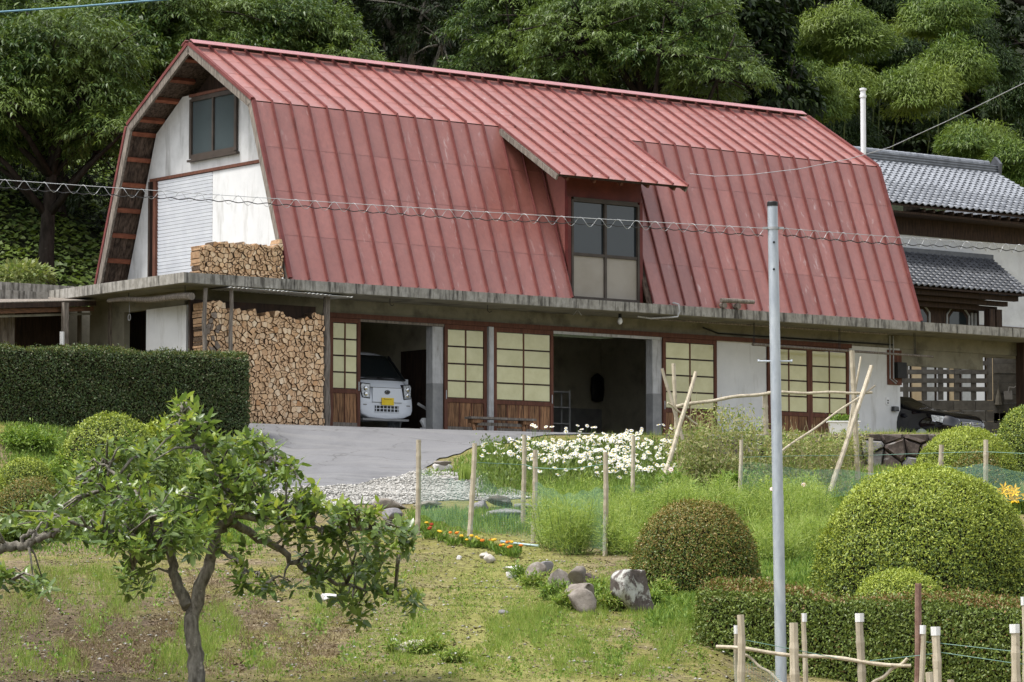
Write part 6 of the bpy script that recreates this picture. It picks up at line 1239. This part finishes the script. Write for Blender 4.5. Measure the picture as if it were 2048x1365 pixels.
# ================================================================= stones
def stone_mesh(rx, ry, rz, seed, sub=3, rough=.10):
    bm = bmesh.new(); bmesh.ops.create_icosphere(bm, subdivisions=sub, radius=1); rg = np.random.default_rng(seed); k = rg.normal(size=(7, 3)) * 1.6; ph = rg.random(7) * 6.28
    cut = [(unit(rg.normal(size=3)), rg.uniform(.42, .8)) for _ in range(11)]
    for v in bm.verts:
        p = np.array(v.co)
        for n_, o_ in cut:
            dd = p @ n_ - o_
            if dd > 0: p = p - n_ * dd * .96
        f = 1 + rough * sum(math.sin(k[i] @ p * 1.5 + ph[i]) for i in range(7)) / 4; p = p * f + rg.normal(size=3) * .012
        v.co = (p[0] * rx, p[1] * ry, p[2] * rz)
    me = bpy.data.meshes.new('stone'); bm.to_mesh(me); bm.free(); return me
def stonemat(name, c1, c2, lichen=None, lamt=(.56, .62), ls=5):
    m, nt, p, pos, g = new_mat(name); n1 = noise(nt, pos, 9, 7, .7); col = ramp(nt, n1, [(.3, c1), (.7, c2)])
    if lichen: col = mixc(nt, ramp(nt, noise(nt, pos, ls, 7, .7, dist=.6), [(lamt[0], (0, 0, 0)), (lamt[1], (1, 1, 1))]), col, lichen)
    nt.links.new(col, p.inputs['Base Color']); setin(p, 'Roughness', .93); setin(p, 'Specular IOR Level', .15); bumpit(nt, p, n1, .6, .03); return m
ST = {'lichen': stonemat('lichen_boulder', (.07, .055, .05), (.17, .145, .13), (.46, .46, .42), (.50, .57)), 'grey': stonemat('grey_stone', (.14, .12, .10), (.27, .24, .21), (.36, .36, .32), (.58, .68)), 'pale': stonemat('pale_stone', (.34, .31, .27), (.55, .51, .46)), 'wall': stonemat('wall_stone', (.05, .04, .036), (.15, .12, .105), (.33, .32, .30), (.60, .72), 3), 'wallgrey': stonemat('grey_wall_stone', (.16, .155, .15), (.30, .29, .28), (.07, .06, .055), (.6, .72), 3), 'white': stonemat('white_stone', (.45, .43, .41), (.64, .62, .60)), 'slate': stonemat('slate_stone', (.17, .16, .17), (.27, .26, .27))}
def stone(px, row, d, wpx, hpx, mt_, label, seed, sink=.25, dp=.8, group='garden stones', name='stone', sub=3, ground=True):
    if sink < .5: d = float(G(px, row + hpx * .42)[1]); hpx = hpx * 1.25; wpx = wpx * 1.25
    s = FPX / d; c = W(px, row, d); me = stone_mesh(wpx / s / 2, wpx / s / 2 * dp, hpx / s / 2, seed, sub); me.materials.append(ST[mt_]); me.polygons.foreach_set('use_smooth', [True] * len(me.polygons))
    o = bpy.data.objects.new(name, me); C.objects.link(o); o.location = c; o.rotation_euler = (0, 0, seed * .7); return tag(o, label, 'stone', group)
stone(1262, 1186, 39.2, 112, 90, 'lichen', 'large dark boulder patched with white lichen below the bronze shrub', 3, sub=4, name='boulder')
stone(1160, 1192, 38.6, 66, 70, 'grey', 'upright grey stone at the front of the path edge group', 8); stone(1152, 1150, 37.6, 60, 40, 'grey', 'flat brown stone balanced on top of the path edge group', 12, sink=.9); stone(1112, 1168, 39.6, 56, 56, 'grey', 'lichened stone at the left of the path edge group', 15); stone(1072, 1150, 40.4, 50, 40, 'grey', 'dark stone where the path edge group starts', 19); stone(1092, 1136, 41.2, 34, 36, 'slate', 'pale pointed stone behind the path edge group', 23); stone(1180, 1162, 40, 40, 40, 'wall', 'dark stone tucked behind the balanced one', 24)
stone(1168, 1206, 38.0, 62, 46, 'grey', 'lowest mossy stone of the path edge group', 27)
stone(1030, 1138, 42.5, 46, 15, 'white', 'flat white stone beside the path', 31); stone(1024, 1150, 42, 24, 15, 'white', 'small round white stone beside the path', 32); stone(980, 1119, 44, 30, 17, 'pale', 'round pale stone lying on the path', 33); stone(968, 1112, 44.5, 20, 13, 'pale', 'smaller pale stone touching the round one on the path', 34); stone(918, 1116, 44.5, 12, 8, 'white', 'tiny pale stone alone on the path', 35)
stone(835, 1294, 32.5, 80, 26, 'pale', 'flat pale stone half hidden in grass in the foreground', 36); stone(790, 1290, 32.8, 40, 22, 'pale', 'pale stone left of the flat foreground one', 37); stone(905, 1312, 31.8, 26, 22, 'white', 'sharp white stone right of the flat foreground one', 38); stone(660, 1195, 36, 60, 16, 'white', 'white stone showing under the persimmon branches', 39); stone(1010, 1225, 36.5, 22, 10, 'slate', 'small grey stone in the middle of the path', 40)
stone(884, 936, 61, 48, 18, 'white', 'white stone block at the asphalt corner', 41); stone(886, 926, 60.8, 46, 14, 'grey', 'flat brown stone lying on the white block', 42, sink=.9)
for q, (px, row, d, wp, hp, mt_, lb) in enumerate(((782, 1010, 50.6, 62, 22, 'grey', 'brown flat stone on the ledge below the gravel'), (785, 1032, 50.3, 50, 30, 'slate', 'bluish stone under the flat ledge stone'), (700, 1022, 50.5, 70, 22, 'slate', 'grey ledge stone behind the persimmon leaves'), (955, 1012, 50.8, 50, 20, 'slate', 'grey ledge stone behind the leaning stake'), (1005, 1006, 51.0, 60, 24, 'wall', 'dark rounded stone seen through the green net'), (1050, 1012, 51.2, 40, 18, 'slate', 'grey ledge stone right of the rounded one'), (1005, 1028, 50.8, 120, 22, 'wallgrey', 'long grey block under the rounded stone'), (860, 1010, 50.7, 70, 14, 'grey', 'thin ledge stone below the gravel by the first stake'), (1270, 1003, 52, 60, 18, 'slate', 'grey slab at the foot of the thin stake'), (1325, 1008, 51.5, 50, 18, 'slate', 'grey slab right of the thin stake foot'))):
    stone(px, row, d, wp, hp, mt_, lb, 50 + q, dp=.7, group='ledge stones')
pole(G(990, 1053) + np.array([0, 0, .03]), G(1066, 1052) + np.array([0, 0, .03]), .028, .026, 'short pale log lying behind the net', name='lying_log', group='logs on the ground'); 
MT['pipeblue'] = mat('pale_blue_hose', (.35, .45, .48), (.45, .55, .57), rough=.4); cord('garden_hose', [G(1002, 1086) + (0, 0, .02), G(1040, 1091) + (0, 0, .02), G(1080, 1095) + (0, 0, .02)], .018, 'pale blue hose end in the marigold row', 'pipeblue', 'hoses')
# dry stone wall holding the terrace
swall = empty('stone_wall', onG(1790, 70.2), 0, 'dry stone retaining wall of rough blocks below the carport', 'wall'); o0 = np.array(swall.location)
cells = vor([(a + random.uniform(-.16, .16), b + random.uniform(-.1, .1)) for a in np.arange(3.3, 12.2, .42) for b in np.arange(2.30, 3.45, .30)], (3.2, 12.2, 2.1, 3.22))
for q, c in enumerate(cells):
    if len(c) < 3: continue
    ctr = sum(c) / len(c); y0 = 69.93 + random.uniform(-.06, .05); m = MB(); P = [ctr + (p - ctr) * .94 for p in c]; n = len(P)
    P2 = [ctr + (p - ctr) * .72 for p in c]; v = [(p[0] - o0[0], y0 + .06 - o0[1], p[1] - o0[2]) for p in P] + [(p[0] - o0[0], y0 - random.uniform(0, .05) - o0[1], p[1] - o0[2]) for p in P2] + [(p[0] - o0[0], y0 + .5 - o0[1], p[1] - o0[2]) for p in P]
    m.add(v, [tuple(range(n, 2 * n))] + [(i, (i + 1) % n, n + (i + 1) % n, n + i) for i in range(n)] + [(2 * n + i, 2 * n + (i + 1) % n, (i + 1) % n, i) for i in range(n)]); m.build('stone', ST['wallgrey' if random.random() < .35 else 'wall'], swall, smooth=False)
# planter at the wall foot
pp = W(1687, 868, 76); s = FPX / 76; pln = empty('planter', (pp[0], 76, float(T(pp[0], 76))), 0, 'white planter box with green seedlings beside the double doors', 'planter'); hh_ = (1177.8 - 846) / s - float(T(pp[0], 76))
MB().hexa([(-.28, -.14, 0), (.28, -.14, 0), (.28, .14, 0), (-.28, .14, 0)], [(-.34, -.17, hh_), (.34, -.17, hh_), (.34, .17, hh_), (-.34, .17, hh_)]).build('box', MT['white'], pln); MB().box(-.37, .37, -.20, .20, hh_ + .001, hh_ + .03).build('rim', MT['white'], pln)
n = 260; P = np.c_[RNG.uniform(-.32, .32, n), RNG.uniform(-.12, .12, n), hh_ + .03 + RNG.random(n) * .1]; leaves('foliage', P, rdir(n) + np.array([0, 0, .9]), rdir(n), .09, .045, L_['weed'], pln)
# ================================================================= flowers, weeds, grass
def plant_blades(n, rad, h, spread, width, lean=.5):
    a = RNG.random(n) * 6.28; r = np.sqrt(RNG.random(n)) * rad; P = np.c_[r * np.cos(a), r * np.sin(a), np.zeros(n)]; b = RNG.random(n) * 6.28
    D = np.c_[np.cos(b) * spread * RNG.random(n), np.sin(b) * spread * RNG.random(n), np.ones(n)]; return P, D
# ---- ox-eye daisies
dh = MB(); npt = 11
for q in range(npt):
    a = q * 6.2832 / npt; a2 = a + .22; a1 = a - .22; R = .036
    dh.add([(.008 * math.cos(a), .008 * math.sin(a), .001), (R * .75 * math.cos(a1), R * .75 * math.sin(a1), .002), (R * math.cos(a), R * math.sin(a), -.004), (R * .75 * math.cos(a2), R * .75 * math.sin(a2), .002)], [(0, 1, 2, 3)], 0)
dh.lathe([(.011, .0), (.010, .005), (.003, .007)], (0, 0, 0), 8, 1); dme = bpy.data.meshes.new('flower_head'); dme.from_pydata(dh.v, [], dh.f); dme.materials.append(L_['daisy']); dme.materials.append(L_['daisyeye']); dme.polygons.foreach_set('material_index', dh.m)
def daisy_plant(x, y, k, hgt):
    z = float(T(x, y)); e = empty('daisy_plant', (x, y, z), 0, 'clump of white daisies with yellow eyes in the flower bank', 'flower', 'white daisies on the bank below the yard')
    m = MB()
    for _ in range(k):
        a = random.random() * 6.28; r = .36 * math.sqrt(random.random()); h = hgt * random.uniform(.72, 1.08); tip = np.array([r * math.cos(a), r * math.sin(a), h]); m.tube([(tip[0] * .5, tip[1] * .5, 0), (tip[0] * .8, tip[1] * .8, h * .6), tip], .004, 4)
        shared('flower_head', dme, e, Matrix.Translation(tip) @ Matrix.Rotation(random.uniform(.2, 1.0), 4, 'X') @ Matrix.Rotation(random.uniform(-.5, .5), 4, 'Y') @ Matrix.Rotation(random.random() * 6, 4, 'Z') @ Matrix.Scale(random.uniform(1.1, 1.5), 4))
    m.build('stem', L_['stem'], e); n = 130; P, D = plant_blades(n, .38, 1, .9, .01); leaves('foliage', P, D, rdir(n), RNG.uniform(.2, .55, n) * hgt, RNG.uniform(.012, .022, n), L_['weed'], e, 'blade', .1)
rs = random.getstate(); random.seed(31)
for (px, row, k, h) in [(1005 + random.uniform(-20, 30), 925 + random.uniform(-12, 8), 6, .42) for _ in range(4)] + [(random.uniform(1040, 1120), random.uniform(900, 942), 9, .4) for _ in range(14)] + [(random.uniform(1110, 1240), random.uniform(892, 948), 10, .42) for _ in range(20)] + [(random.uniform(1230, 1345), random.uniform(886, 962), 10, .42) for _ in range(20)] + [(random.uniform(1050, 1330), random.uniform(950, 972), 3, .4) for _ in range(10)]:
    p = G(px, row + 18); daisy_plant(p[0], p[1], k, h)
for (px, row, k) in ((1070, 880, 5), (1145, 882, 4), (1160, 884, 5), (1310, 880, 4)): p = G(px, row + 12); daisy_plant(p[0], p[1], k, .42)
# ---- marigolds
mh = MB(); mh.lathe([(.004, -.012), (.022, -.004), (.030, .006), (.024, .016), (.010, .022)], (0, 0, 0), 9)
cols = {'orange': (.62, .18, .01), 'yellow': (.66, .42, .02), 'red': (.38, .05, .01)}
mm = {}
for c, v in cols.items(): me = bpy.data.meshes.new('flower_head'); me.from_pydata(mh.v, [], mh.f); me.materials.append(mat(c + '_marigold', v, tuple(t * .7 for t in v), scale=60, rough=.7, bump=.6)); mm[c] = me
spots = [(834, 1062, 'yellow'), (848, 1060, 'yellow'), (858, 1075, 'red'), (872, 1068, 'red'), (884, 1080, 'yellow'), (905, 1088, 'orange'), (925, 1086, 'yellow'), (945, 1092, 'yellow'), (960, 1092, 'yellow'), (975, 1094, 'orange'), (990, 1100, 'yellow'), (1002, 1106, 'orange'), (1016, 1108, 'yellow'), (1030, 1104, 'orange'), (1028, 1112, 'orange')]
for q, (px, row, c) in enumerate(spots):
    p = G(px, row + 4); e = empty('marigold_plant', (p[0], p[1], p[2] - .01), 0, {'yellow': 'low marigold plant with yellow heads in the row at the path top', 'orange': 'low marigold plant with orange heads in the row at the path top', 'red': 'low marigold plant with rust red heads in the row at the path top'}[c], 'flower', c + ' marigolds in the row')
    n = 110; P, D = plant_blades(n, .09, 1, 1.3, .01); P[:, 2] = RNG.random(n) * .08; leaves('foliage', P, D, rdir(n), RNG.uniform(.04, .12, n), RNG.uniform(.015, .03, n), L_['weed'], e)
    for _ in range(random.randint(1, 3)): shared('flower_head', mm[c], e, Matrix.Translation((random.uniform(-.09, .09), random.uniform(-.09, .02), random.uniform(.12, .2))) @ Matrix.Rotation(random.uniform(0, .8), 4, 'X') @ Matrix.Scale(random.uniform(.9, 1.25), 4))
# ---- cosmos: feathery thread leaves
def cosmos(x, y, h, rad, n, fl=0, lb='behind the bronze dome shrub'):
    e = empty('cosmos_plant', (x, y, float(T(x, y))), 0, 'feathery bright green cosmos plant ' + lb, 'plant', 'cosmos plants ' + lb); ns = 10; m = MB(); Ps = []; Ds = []
    for i in range(ns):
        a = i * 2.4; tip = np.array([rad * math.cos(a) * random.random(), rad * math.sin(a) * random.random(), h * random.uniform(.5, 1.05)]); m.tube([tip * (.4, .4, 0), tip * (.8, .8, .55), tip], [.006, .005, .003], 4); k = n // ns; t = RNG.uniform(.02, 1, k) ** .8
        b = tip * np.array([.4, .4, 0]) + (tip - tip * np.array([.4, .4, 0])) * t[:, None]; d = rdir(k) + np.array([0, 0, .55]); Ps.append(b + unit(d) * (RNG.random(k) * .2)[:, None]); Ds.append(d + rdir(k) * .5)
    m.build('stem', L_['stem'], e); P = np.concatenate(Ps); k = len(P); P[:, 2] = np.maximum(P[:, 2], .01); leaves('foliage', P, np.concatenate(Ds), rdir(k), RNG.uniform(.05, .12, k), .009, L_['cosmos'], e, 'blade', .05)
    for _ in range(fl): o = shared('flower_head', cme, e, Matrix.Translation((random.uniform(-rad, rad), random.uniform(-rad, rad) * .5 - .1, h * random.uniform(.9, 1.12))) @ Matrix.Rotation(random.uniform(.4, 1.3), 4, 'X'))
L_['pink'] = mat('pale_pink_petal', (.75, .50, .52), (.80, .62, .62), rough=.6)
ch_ = MB()
for q in range(8):
    a = q * .7854; R = .042; ch_.add([(0, 0, 0), (R * .8 * math.cos(a - .35), R * .8 * math.sin(a - .35), .004), (R * math.cos(a), R * math.sin(a), -.002), (R * .8 * math.cos(a + .35), R * .8 * math.sin(a + .35), .004)], [(0, 1, 2, 3)], 0)
ch_.lathe([(.010, .002), (.004, .009)], (0, 0, 0), 7, 1); cme = bpy.data.meshes.new('flower_head'); cme.from_pydata(ch_.v, [], ch_.f); cme.materials.append(L_['pink']); cme.materials.append(L_['daisyeye']); cme.polygons.foreach_set('material_index', ch_.m)
for _ in range(24): p = G(random.uniform(1085, 1265), random.uniform(1066, 1112)); cosmos(p[0], p[1], random.uniform(.35, .8), .36, 1500, 0, 'below the green net before the daisies')
for _ in range(24): p = G(random.uniform(1330, 1640), random.uniform(1030, 1085)); cosmos(p[0], p[1], random.uniform(.5, .85), .34, 1700, 1 if random.random() < .35 else 0)
for _ in range(9): p = G(random.uniform(1520, 1660), random.uniform(1075, 1130)); cosmos(p[0], p[1], random.uniform(.4, .65), .3, 1500, 0, 'between steel pole and the largest dome shrub')
for _ in range(5): p = G(random.uniform(1250, 1330), random.uniform(1030, 1080)); cosmos(p[0], p[1], random.uniform(.35, .55), .25, 900, 0, 'left of the bronze dome shrub')
# ---- weeds, vines, grasses: masses
def region(name, label, cat, px0, px1, r0, r1, n, Lr, wr, m, shape='blade', spread=.6, droop=.15, zj=0.0, keep=None, fn=G):
    # sample ground points seen in an image window (coarse grid of hits, then jitter)
    gx_ = np.linspace(px0, px1, 40); gy_ = np.linspace(r0, r1, 24); H_ = np.array([[fn(a, b) for a in gx_] for b in gy_]); t = RNG.random(n) * 38.999; u = RNG.random(n) * 22.999
    ed = np.minimum(np.minimum(t / 39, 1 - t / 39) * 9, np.minimum(u / 23, 1 - u / 23) * 6); kv = np.clip(ed, 0, 1) * 1.4 - .5     # patches thin out and shorten towards their edges
    if keep is not None: kv = np.minimum(kv, keep(px0 + (px1 - px0) * t / 39, r0 + (r1 - r0) * u / 23).astype(float))
    msk = kv + RNG.normal(size=n) * .45 > .15; t, u = t[msk], u[msk]; sc_ = np.clip(.55 + kv[msk] * .55, .35, 1.2)
    i = t.astype(int); j = u.astype(int); ft = (t - i)[:, None]; fu = (u - j)[:, None]; P = (H_[j, i] * (1 - ft) + H_[j, i + 1] * ft) * (1 - fu) + (H_[j + 1, i] * (1 - ft) + H_[j + 1, i + 1] * ft) * fu
    P[:, 2] = T(P[:, 0], P[:, 1]) + RNG.random(len(P)) * zj; k = len(P); b = RNG.random(k) * 6.28; s = RNG.random(k) * spread; D = np.c_[np.cos(b) * s, np.sin(b) * s, np.ones(k)]
    o = leaves(name, P, D, rdir(k), RNG.uniform(Lr[0], Lr[1], k) * sc_[:k], RNG.uniform(wr[0], wr[1], k), L_[m], None, shape, droop); return tag(o, label, cat, kind='stuff')
nz2 = lambda x, y, s=.02, ph=0: np.sin(x * s + ph) * np.sin(y * s * 1.7 + ph * 2) + .6 * np.sin(x * s * 2.3 + y * s * 1.9 + ph) + .4 * np.sin(x * s * 5.1 - y * s * 4 + 2 * ph)
region('daisy_bank_grass', 'long grass and stems under the daisies', 'grass', 940, 1350, 905, 1000, 11000, (.15, .42), (.006, .014), 'weed', spread=.7)
region('daisy_bank_weeds', 'broad weed leaves between the daisy stems', 'weeds', 940, 1350, 900, 1000, 9000, (.05, .14), (.02, .05), 'azalea_dark', 'diamond', 1.4, zj=.35)
region('daisy_bank_straw', 'pale dry stalks among the daisies', 'dry weeds', 960, 1350, 920, 1000, 1500, (.3, .55), (.006, .01), 'vine', spread=.5)
region('terrace_grass', 'short bright grass along the terrace edge behind the daisies', 'grass', 1130, 2030, 856, 886, 9000, (.05, .16), (.006, .012), 'grass', spread=.7)
region('bed_weeds', 'mixed green weeds between the flower beds', 'weeds', 1300, 2060, 930, 1100, 26000, (.08, .32), (.010, .03), 'weed', 'diamond', .9)
region('tall_bed_grass', 'tall green blades behind the net', 'grass', 1080, 1330, 985, 1075, 9000, (.2, .5), (.008, .014), 'weed', spread=.45)
region('gravel_edge_weeds', 'weeds along the stone ledge under the gravel', 'weeds', 800, 1080, 1022, 1075, 6000, (.06, .22), (.008, .02), 'weed', 'diamond', .8, keep=lambda x, y: (1062 + (x - 830) * .12 - y) * .06)
region('slope_weeds', 'green weeds on the slope between dome shrub and bed', 'weeds', 1500, 1700, 1090, 1200, 9000, (.05, .16), (.02, .045), 'weed', 'diamond', 1.2)
region('path_grass', 'tufts of fresh green grass along the path', 'grass', 880, 1430, 1200, 1365, 48000, (.03, .12), (.004, .008), 'grass', spread=.9, keep=lambda x, y: nz2(x, y, .016, 1.0) + .4 * nz2(x, y, .07, 2.) + .9 * ((y > 1205) & (y < 1290) & (x > 1060)) - .45)
region('path_side_weeds', 'broad green weeds beside the lichen boulder', 'weeds', 1290, 1420, 1185, 1260, 3500, (.04, .11), (.02, .04), 'weed', 'diamond', 1.3)
region('boulder_grass', 'bright short grass around the boulders', 'grass', 1030, 1340, 1150, 1245, 14000, (.04, .12), (.005, .009), 'grass', spread=.7, keep=lambda x, y: nz2(x, y, .03, .5) + .3)
region('left_bank_grass', 'thin green grass on the brown bank in the left foreground', 'grass', -20, 900, 1110, 1365, 90000, (.04, .15), (.004, .008), 'grass', spread=.8, keep=lambda x, y: nz2(x, y, .013, 2.2) + .25 * nz2(x, y, .06, 1.) - .0010 * (x - 300) - .25 * ((y > 1200) & (x > 200) & (x < 700)))
region('left_bank_dry', 'dry brown weeds and stalks on the bank in the left foreground', 'dry weeds', -20, 760, 1120, 1365, 50000, (.02, .08), (.005, .011), 'drygrass', spread=2.5, keep=lambda x, y: nz2(x, y, .017, 4.0) + .3)
region('left_lawn', 'green ground cover below the dark hedge on the left', 'ground cover', -20, 540, 822, 1120, 56000, (.05, .15), (.012, .03), 'weed', 'diamond', 1.0)
region('path_moss_grass', 'sparse mossy grass on the worn path', 'grass', 560, 1420, 1090, 1365, 90000, (.015, .05), (.005, .010), 'grass', spread=1.4, keep=lambda x, y: nz2(x, y, .021, 3.1) + .45)
region('left_bank_weeds', 'low broad leaved weeds dotted over the left bank', 'weeds', -20, 1000, 1120, 1365, 16000, (.02, .07), (.015, .035), 'weed', 'diamond', 1.5, keep=lambda x, y: nz2(x, y, .03, 5.) - .35)
region('path_broad_weeds', 'low clover like weeds on the right of the path', 'weeds', 1000, 1430, 1190, 1365, 14000, (.015, .05), (.012, .03), 'weed', 'diamond', 1.5, keep=lambda x, y: nz2(x, y, .028, 2.5) - .2)
region('yard_edge_weeds', 'weeds along the edge of the asphalt yard', 'weeds', 840, 1010, 880, 960, 3500, (.04, .16), (.01, .03), 'weed', 'diamond', 1.2, keep=lambda x, y: (y - (948 - (x - 845) * .42)) * .08)
# day-lily leaves by the gravel, clumps
def blade_clump(px, row, n, h, wd, label, m='weed', cat='plant', group='leafy clumps', name='lily_clump'):
    p = G(px, row); e = empty(name, p - np.array([0, 0, .02]), 0, label, cat, group); P, D = plant_blades(n, .12, 1, 1.0, .01); leaves('foliage', P, D, np.c_[D[:, 0], D[:, 1], np.full(n, -.2)], RNG.uniform(.6, 1.1, n) * h, wd, L_[m], e, 'blade', .35); return e
blade_clump(930, 962, 160, .34, .02, 'bright green strappy clump at the gravel edge beside the stone block', 'cosmos'); blade_clump(975, 935, 260, .55, .018, 'tall green grassy clump left of the daisies'); blade_clump(1000, 945, 220, .5, .018, 'green grassy clump just below the first daisies')
# pea vines on the trellis
def vine(px, row, d, wpx, hpx, n, label):
    s = FPX / d; c = W(px, row, d); g = float(T(c[0], d)); e = empty('pea_vine', (c[0], d, g), 0, label, 'plant', 'pea vines on the trellis'); w_, h_ = wpx / s / 2, (c[2] - g) + hpx / s / 2
    u = RNG.random(n) ** .8; P = np.c_[RNG.normal(size=n) * w_ * .55, RNG.normal(size=n) * .28, u * h_ * (1 - .15 * RNG.random(n))]; D = rdir(n) + np.array([0, 0, .3]); leaves('foliage', P, D, rdir(n), RNG.uniform(.04, .10, n), RNG.uniform(.02, .04, n), L_['vine'], e); m = MB()
    for _ in range(26): x = random.gauss(0, w_ * .55); y = random.gauss(0, .22); hh = h_ * random.uniform(.6, 1.15); m.tube([(x, y, 0), (x + random.uniform(-.1, .1), y, hh * .5), (x + random.uniform(-.2, .2), y + random.uniform(-.1, .1), hh)], [.005, .004, .003], 4)
    m.build('stem', L_['dryvine'], e); return e
L_['dryvine'] = mat('straw_stem', (.30, .26, .14), (.42, .38, .22), scale=8, rough=.8)
for q, (px, row, wp, hp) in enumerate(((1385, 900, 90, 110), (1440, 870, 110, 130), (1500, 885, 100, 110), (1560, 905, 90, 90), (1610, 905, 90, 90), (1665, 905, 80, 80), (1410, 940, 110, 60), (1490, 945, 100, 60))):
    vine(px, row, 59 + .35 * (q % 3), wp, hp, 1700, ('pea vine at the left tripod', 'tallest pea vine right of the left tripod', 'pea vine left of the steel pole', 'pea vine behind the steel pole', 'pea vine under the right ridge pole', 'pea vine at the right tripod', 'low pea vine below the left tripod', 'low pea vine below the tallest one')[q])
# yellow lilies at the right edge
L_['lily'] = mat('yellow_lily', (.80, .50, .01), (.85, .60, .03), rough=.6); lm = MB()
for q in range(6): a = q * 1.047; lm.add([(0, 0, 0), (.045 * math.cos(a - .3), .045 * math.sin(a - .3), .03), (.085 * math.cos(a), .085 * math.sin(a), .035), (.045 * math.cos(a + .3), .045 * math.sin(a + .3), .03)], [(0, 1, 2, 3)])
lme = mk(lm, 'flower_head', L_['lily'])
for q, px in enumerate((1985, 2012, 2040)):
    e = blade_clump(px, 1028, 150, .5, .022, ('lily clump with yellow blooms nearest the large dome shrub', 'middle lily clump with yellow blooms at the right edge', 'lily clump with yellow blooms cut by the right edge')[q], cat='flower', group='yellow lilies'); d = e.location.y; s = FPX / d
    for _ in range(6): shared('flower_head', lme, e, Matrix.Scale(1, 4) @ Matrix.Translation((random.uniform(-.2, .2), random.uniform(-.35, -.1), (1028 - random.uniform(975, 1005)) / s)) @ Matrix.Rotation(random.uniform(.8, 1.4), 4, 'X') @ Matrix.Rotation(random.random() * 6, 4, 'Z') @ Matrix.Scale(1.35, 4))

# ---- loose shrubs crowding the slope behind the persimmon, tall mixed clumps in the bed, tufts bedding the stones
def loose_clump(px, row, wpx, hpx, m, n, leaf, label, group, name, stems='stem', ar=.5):
    p = G(px, row); s = FPX / p[1]; w_, h_ = wpx / s / 2, hpx / s; e = empty(name, (p[0], p[1], p[2] - .02), 0, label, 'shrub' if 'shrub' in name else 'plant', group)
    k = 11; a = RNG.random(k) * 6.28; r = np.sqrt(RNG.random(k)) * w_; tips = np.c_[r * np.cos(a), r * np.sin(a) * .7, h_ * RNG.uniform(.55, 1.05, k) * (1 - .35 * (r / w_) ** 2)]; mb = MB()
    for t in tips: mb.tube([t * (.35, .35, 0), t * (.7, .7, .55), t], [.010, .007, .003], 4)
    mb.build('stem', L_[stems], e); i = RNG.integers(0, k, n); f = RNG.uniform(.12, 1, n) ** .6; base = tips[i] * np.c_[.35 + .65 * f, .35 + .65 * f, f]; d = rdir(n) + np.array([0, 0, .35]); P = base + unit(d) * (RNG.random(n) ** 1.5 * .42 * w_)[:, None]; P[:, 2] = np.maximum(P[:, 2], .01)
    leaves('foliage', P, d + rdir(n) * .3, unit(np.array([0, -.15, 1.]) + rdir(n) * .55), RNG.uniform(.6, 1.35, n) * leaf, RNG.uniform(.7, 1.2, n) * leaf * ar, L_[m], e, 'diamond', .2); return e
for px, row, w_, h_, m, lb in ((150, 985, 150, 85, 'weed', 'loose leafy shrub between the yellow green mound and the left edge'), (300, 1000, 170, 120, 'azalea_dark', 'loose dark shrub straight behind the persimmon crown'), (235, 1050, 190, 95, 'weed', 'loose green shrub low behind the persimmon fork'), (120, 1075, 170, 80, 'azalea_dark', 'low dark shrub above the gnarled left limb'), (400, 985, 130, 80, 'weed', 'leafy shrub right of the dark one behind the persimmon'), (330, 905, 120, 60, 'azalea', 'bright loose shrub at the foot of the tall hedge'), (60, 900, 130, 40, 'weed', 'low green weeds under the left part of the tall hedge'), (440, 1040, 110, 60, 'weed', 'small leafy shrub below the asphalt edge'), (25, 1100, 110, 60, 'azalea_dark', 'low dark shrub at the left edge')):
    loose_clump(px, row, w_, h_, m, 2600, .075, lb, 'loose shrubs behind the persimmon', 'loose_shrub', 'trunk')
random.seed(77)
for q in range(30):
    px, row = random.uniform(1325, 1650), random.uniform(965, 1050)
    loose_clump(px, row, random.uniform(50, 95), random.uniform(45, 85), random.choice(('weed', 'vine', 'azalea_dark', 'cosmos', 'weed')), 900, random.choice((.05, .07, .10)), 'leafy weed clump in the bed around the steel pole', 'weed clumps in the bed', 'weed_clump', ar=random.choice((.3, .5, .2)))
for q in range(12):
    px, row = random.uniform(1090, 1330), random.uniform(985, 1045)
    loose_clump(px, row, random.uniform(45, 80), random.uniform(35, 65), random.choice(('weed', 'cosmos', 'azalea_dark')), 700, .06, 'leafy weed clump below the daisy bank', 'weed clumps below the daisies', 'weed_clump', ar=.3)
for q, px in enumerate((1570, 1640, 1700, 1380)): loose_clump(px, 945, 90, (80, 90, 100, 120)[q], 'vine', 1500, .06, ('straggling pea vine right of the steel pole', 'straggling pea vine under the slanting pole', 'straggling pea vine climbing the right tripod', 'straggling pea vine climbing the left tripod')[q], 'pea vines on the trellis', 'pea_vine', 'dryvine')
for q, (px, row) in enumerate(((1075, 1178), (1105, 1200), (1140, 1222), (1195, 1216), (1225, 1222), (1300, 1216), (1325, 1200), (1050, 1165), (1185, 1196))):
    loose_clump(px, row, 70, 40, 'weed' if q % 2 else 'grass', 700, .06, 'low weed tuft growing at the foot of the path edge stones', 'weed tufts at the stones', 'weed_tuft', ar=.3)
for q, (px, row) in enumerate(((790, 1306), (830, 1310), (868, 1304), (905, 1326))): loose_clump(px, row, 70, 32, 'grass', 500, .06, 'low weed tuft growing at the pale foreground stones', 'weed tufts at the pale stones', 'weed_tuft', ar=.25)
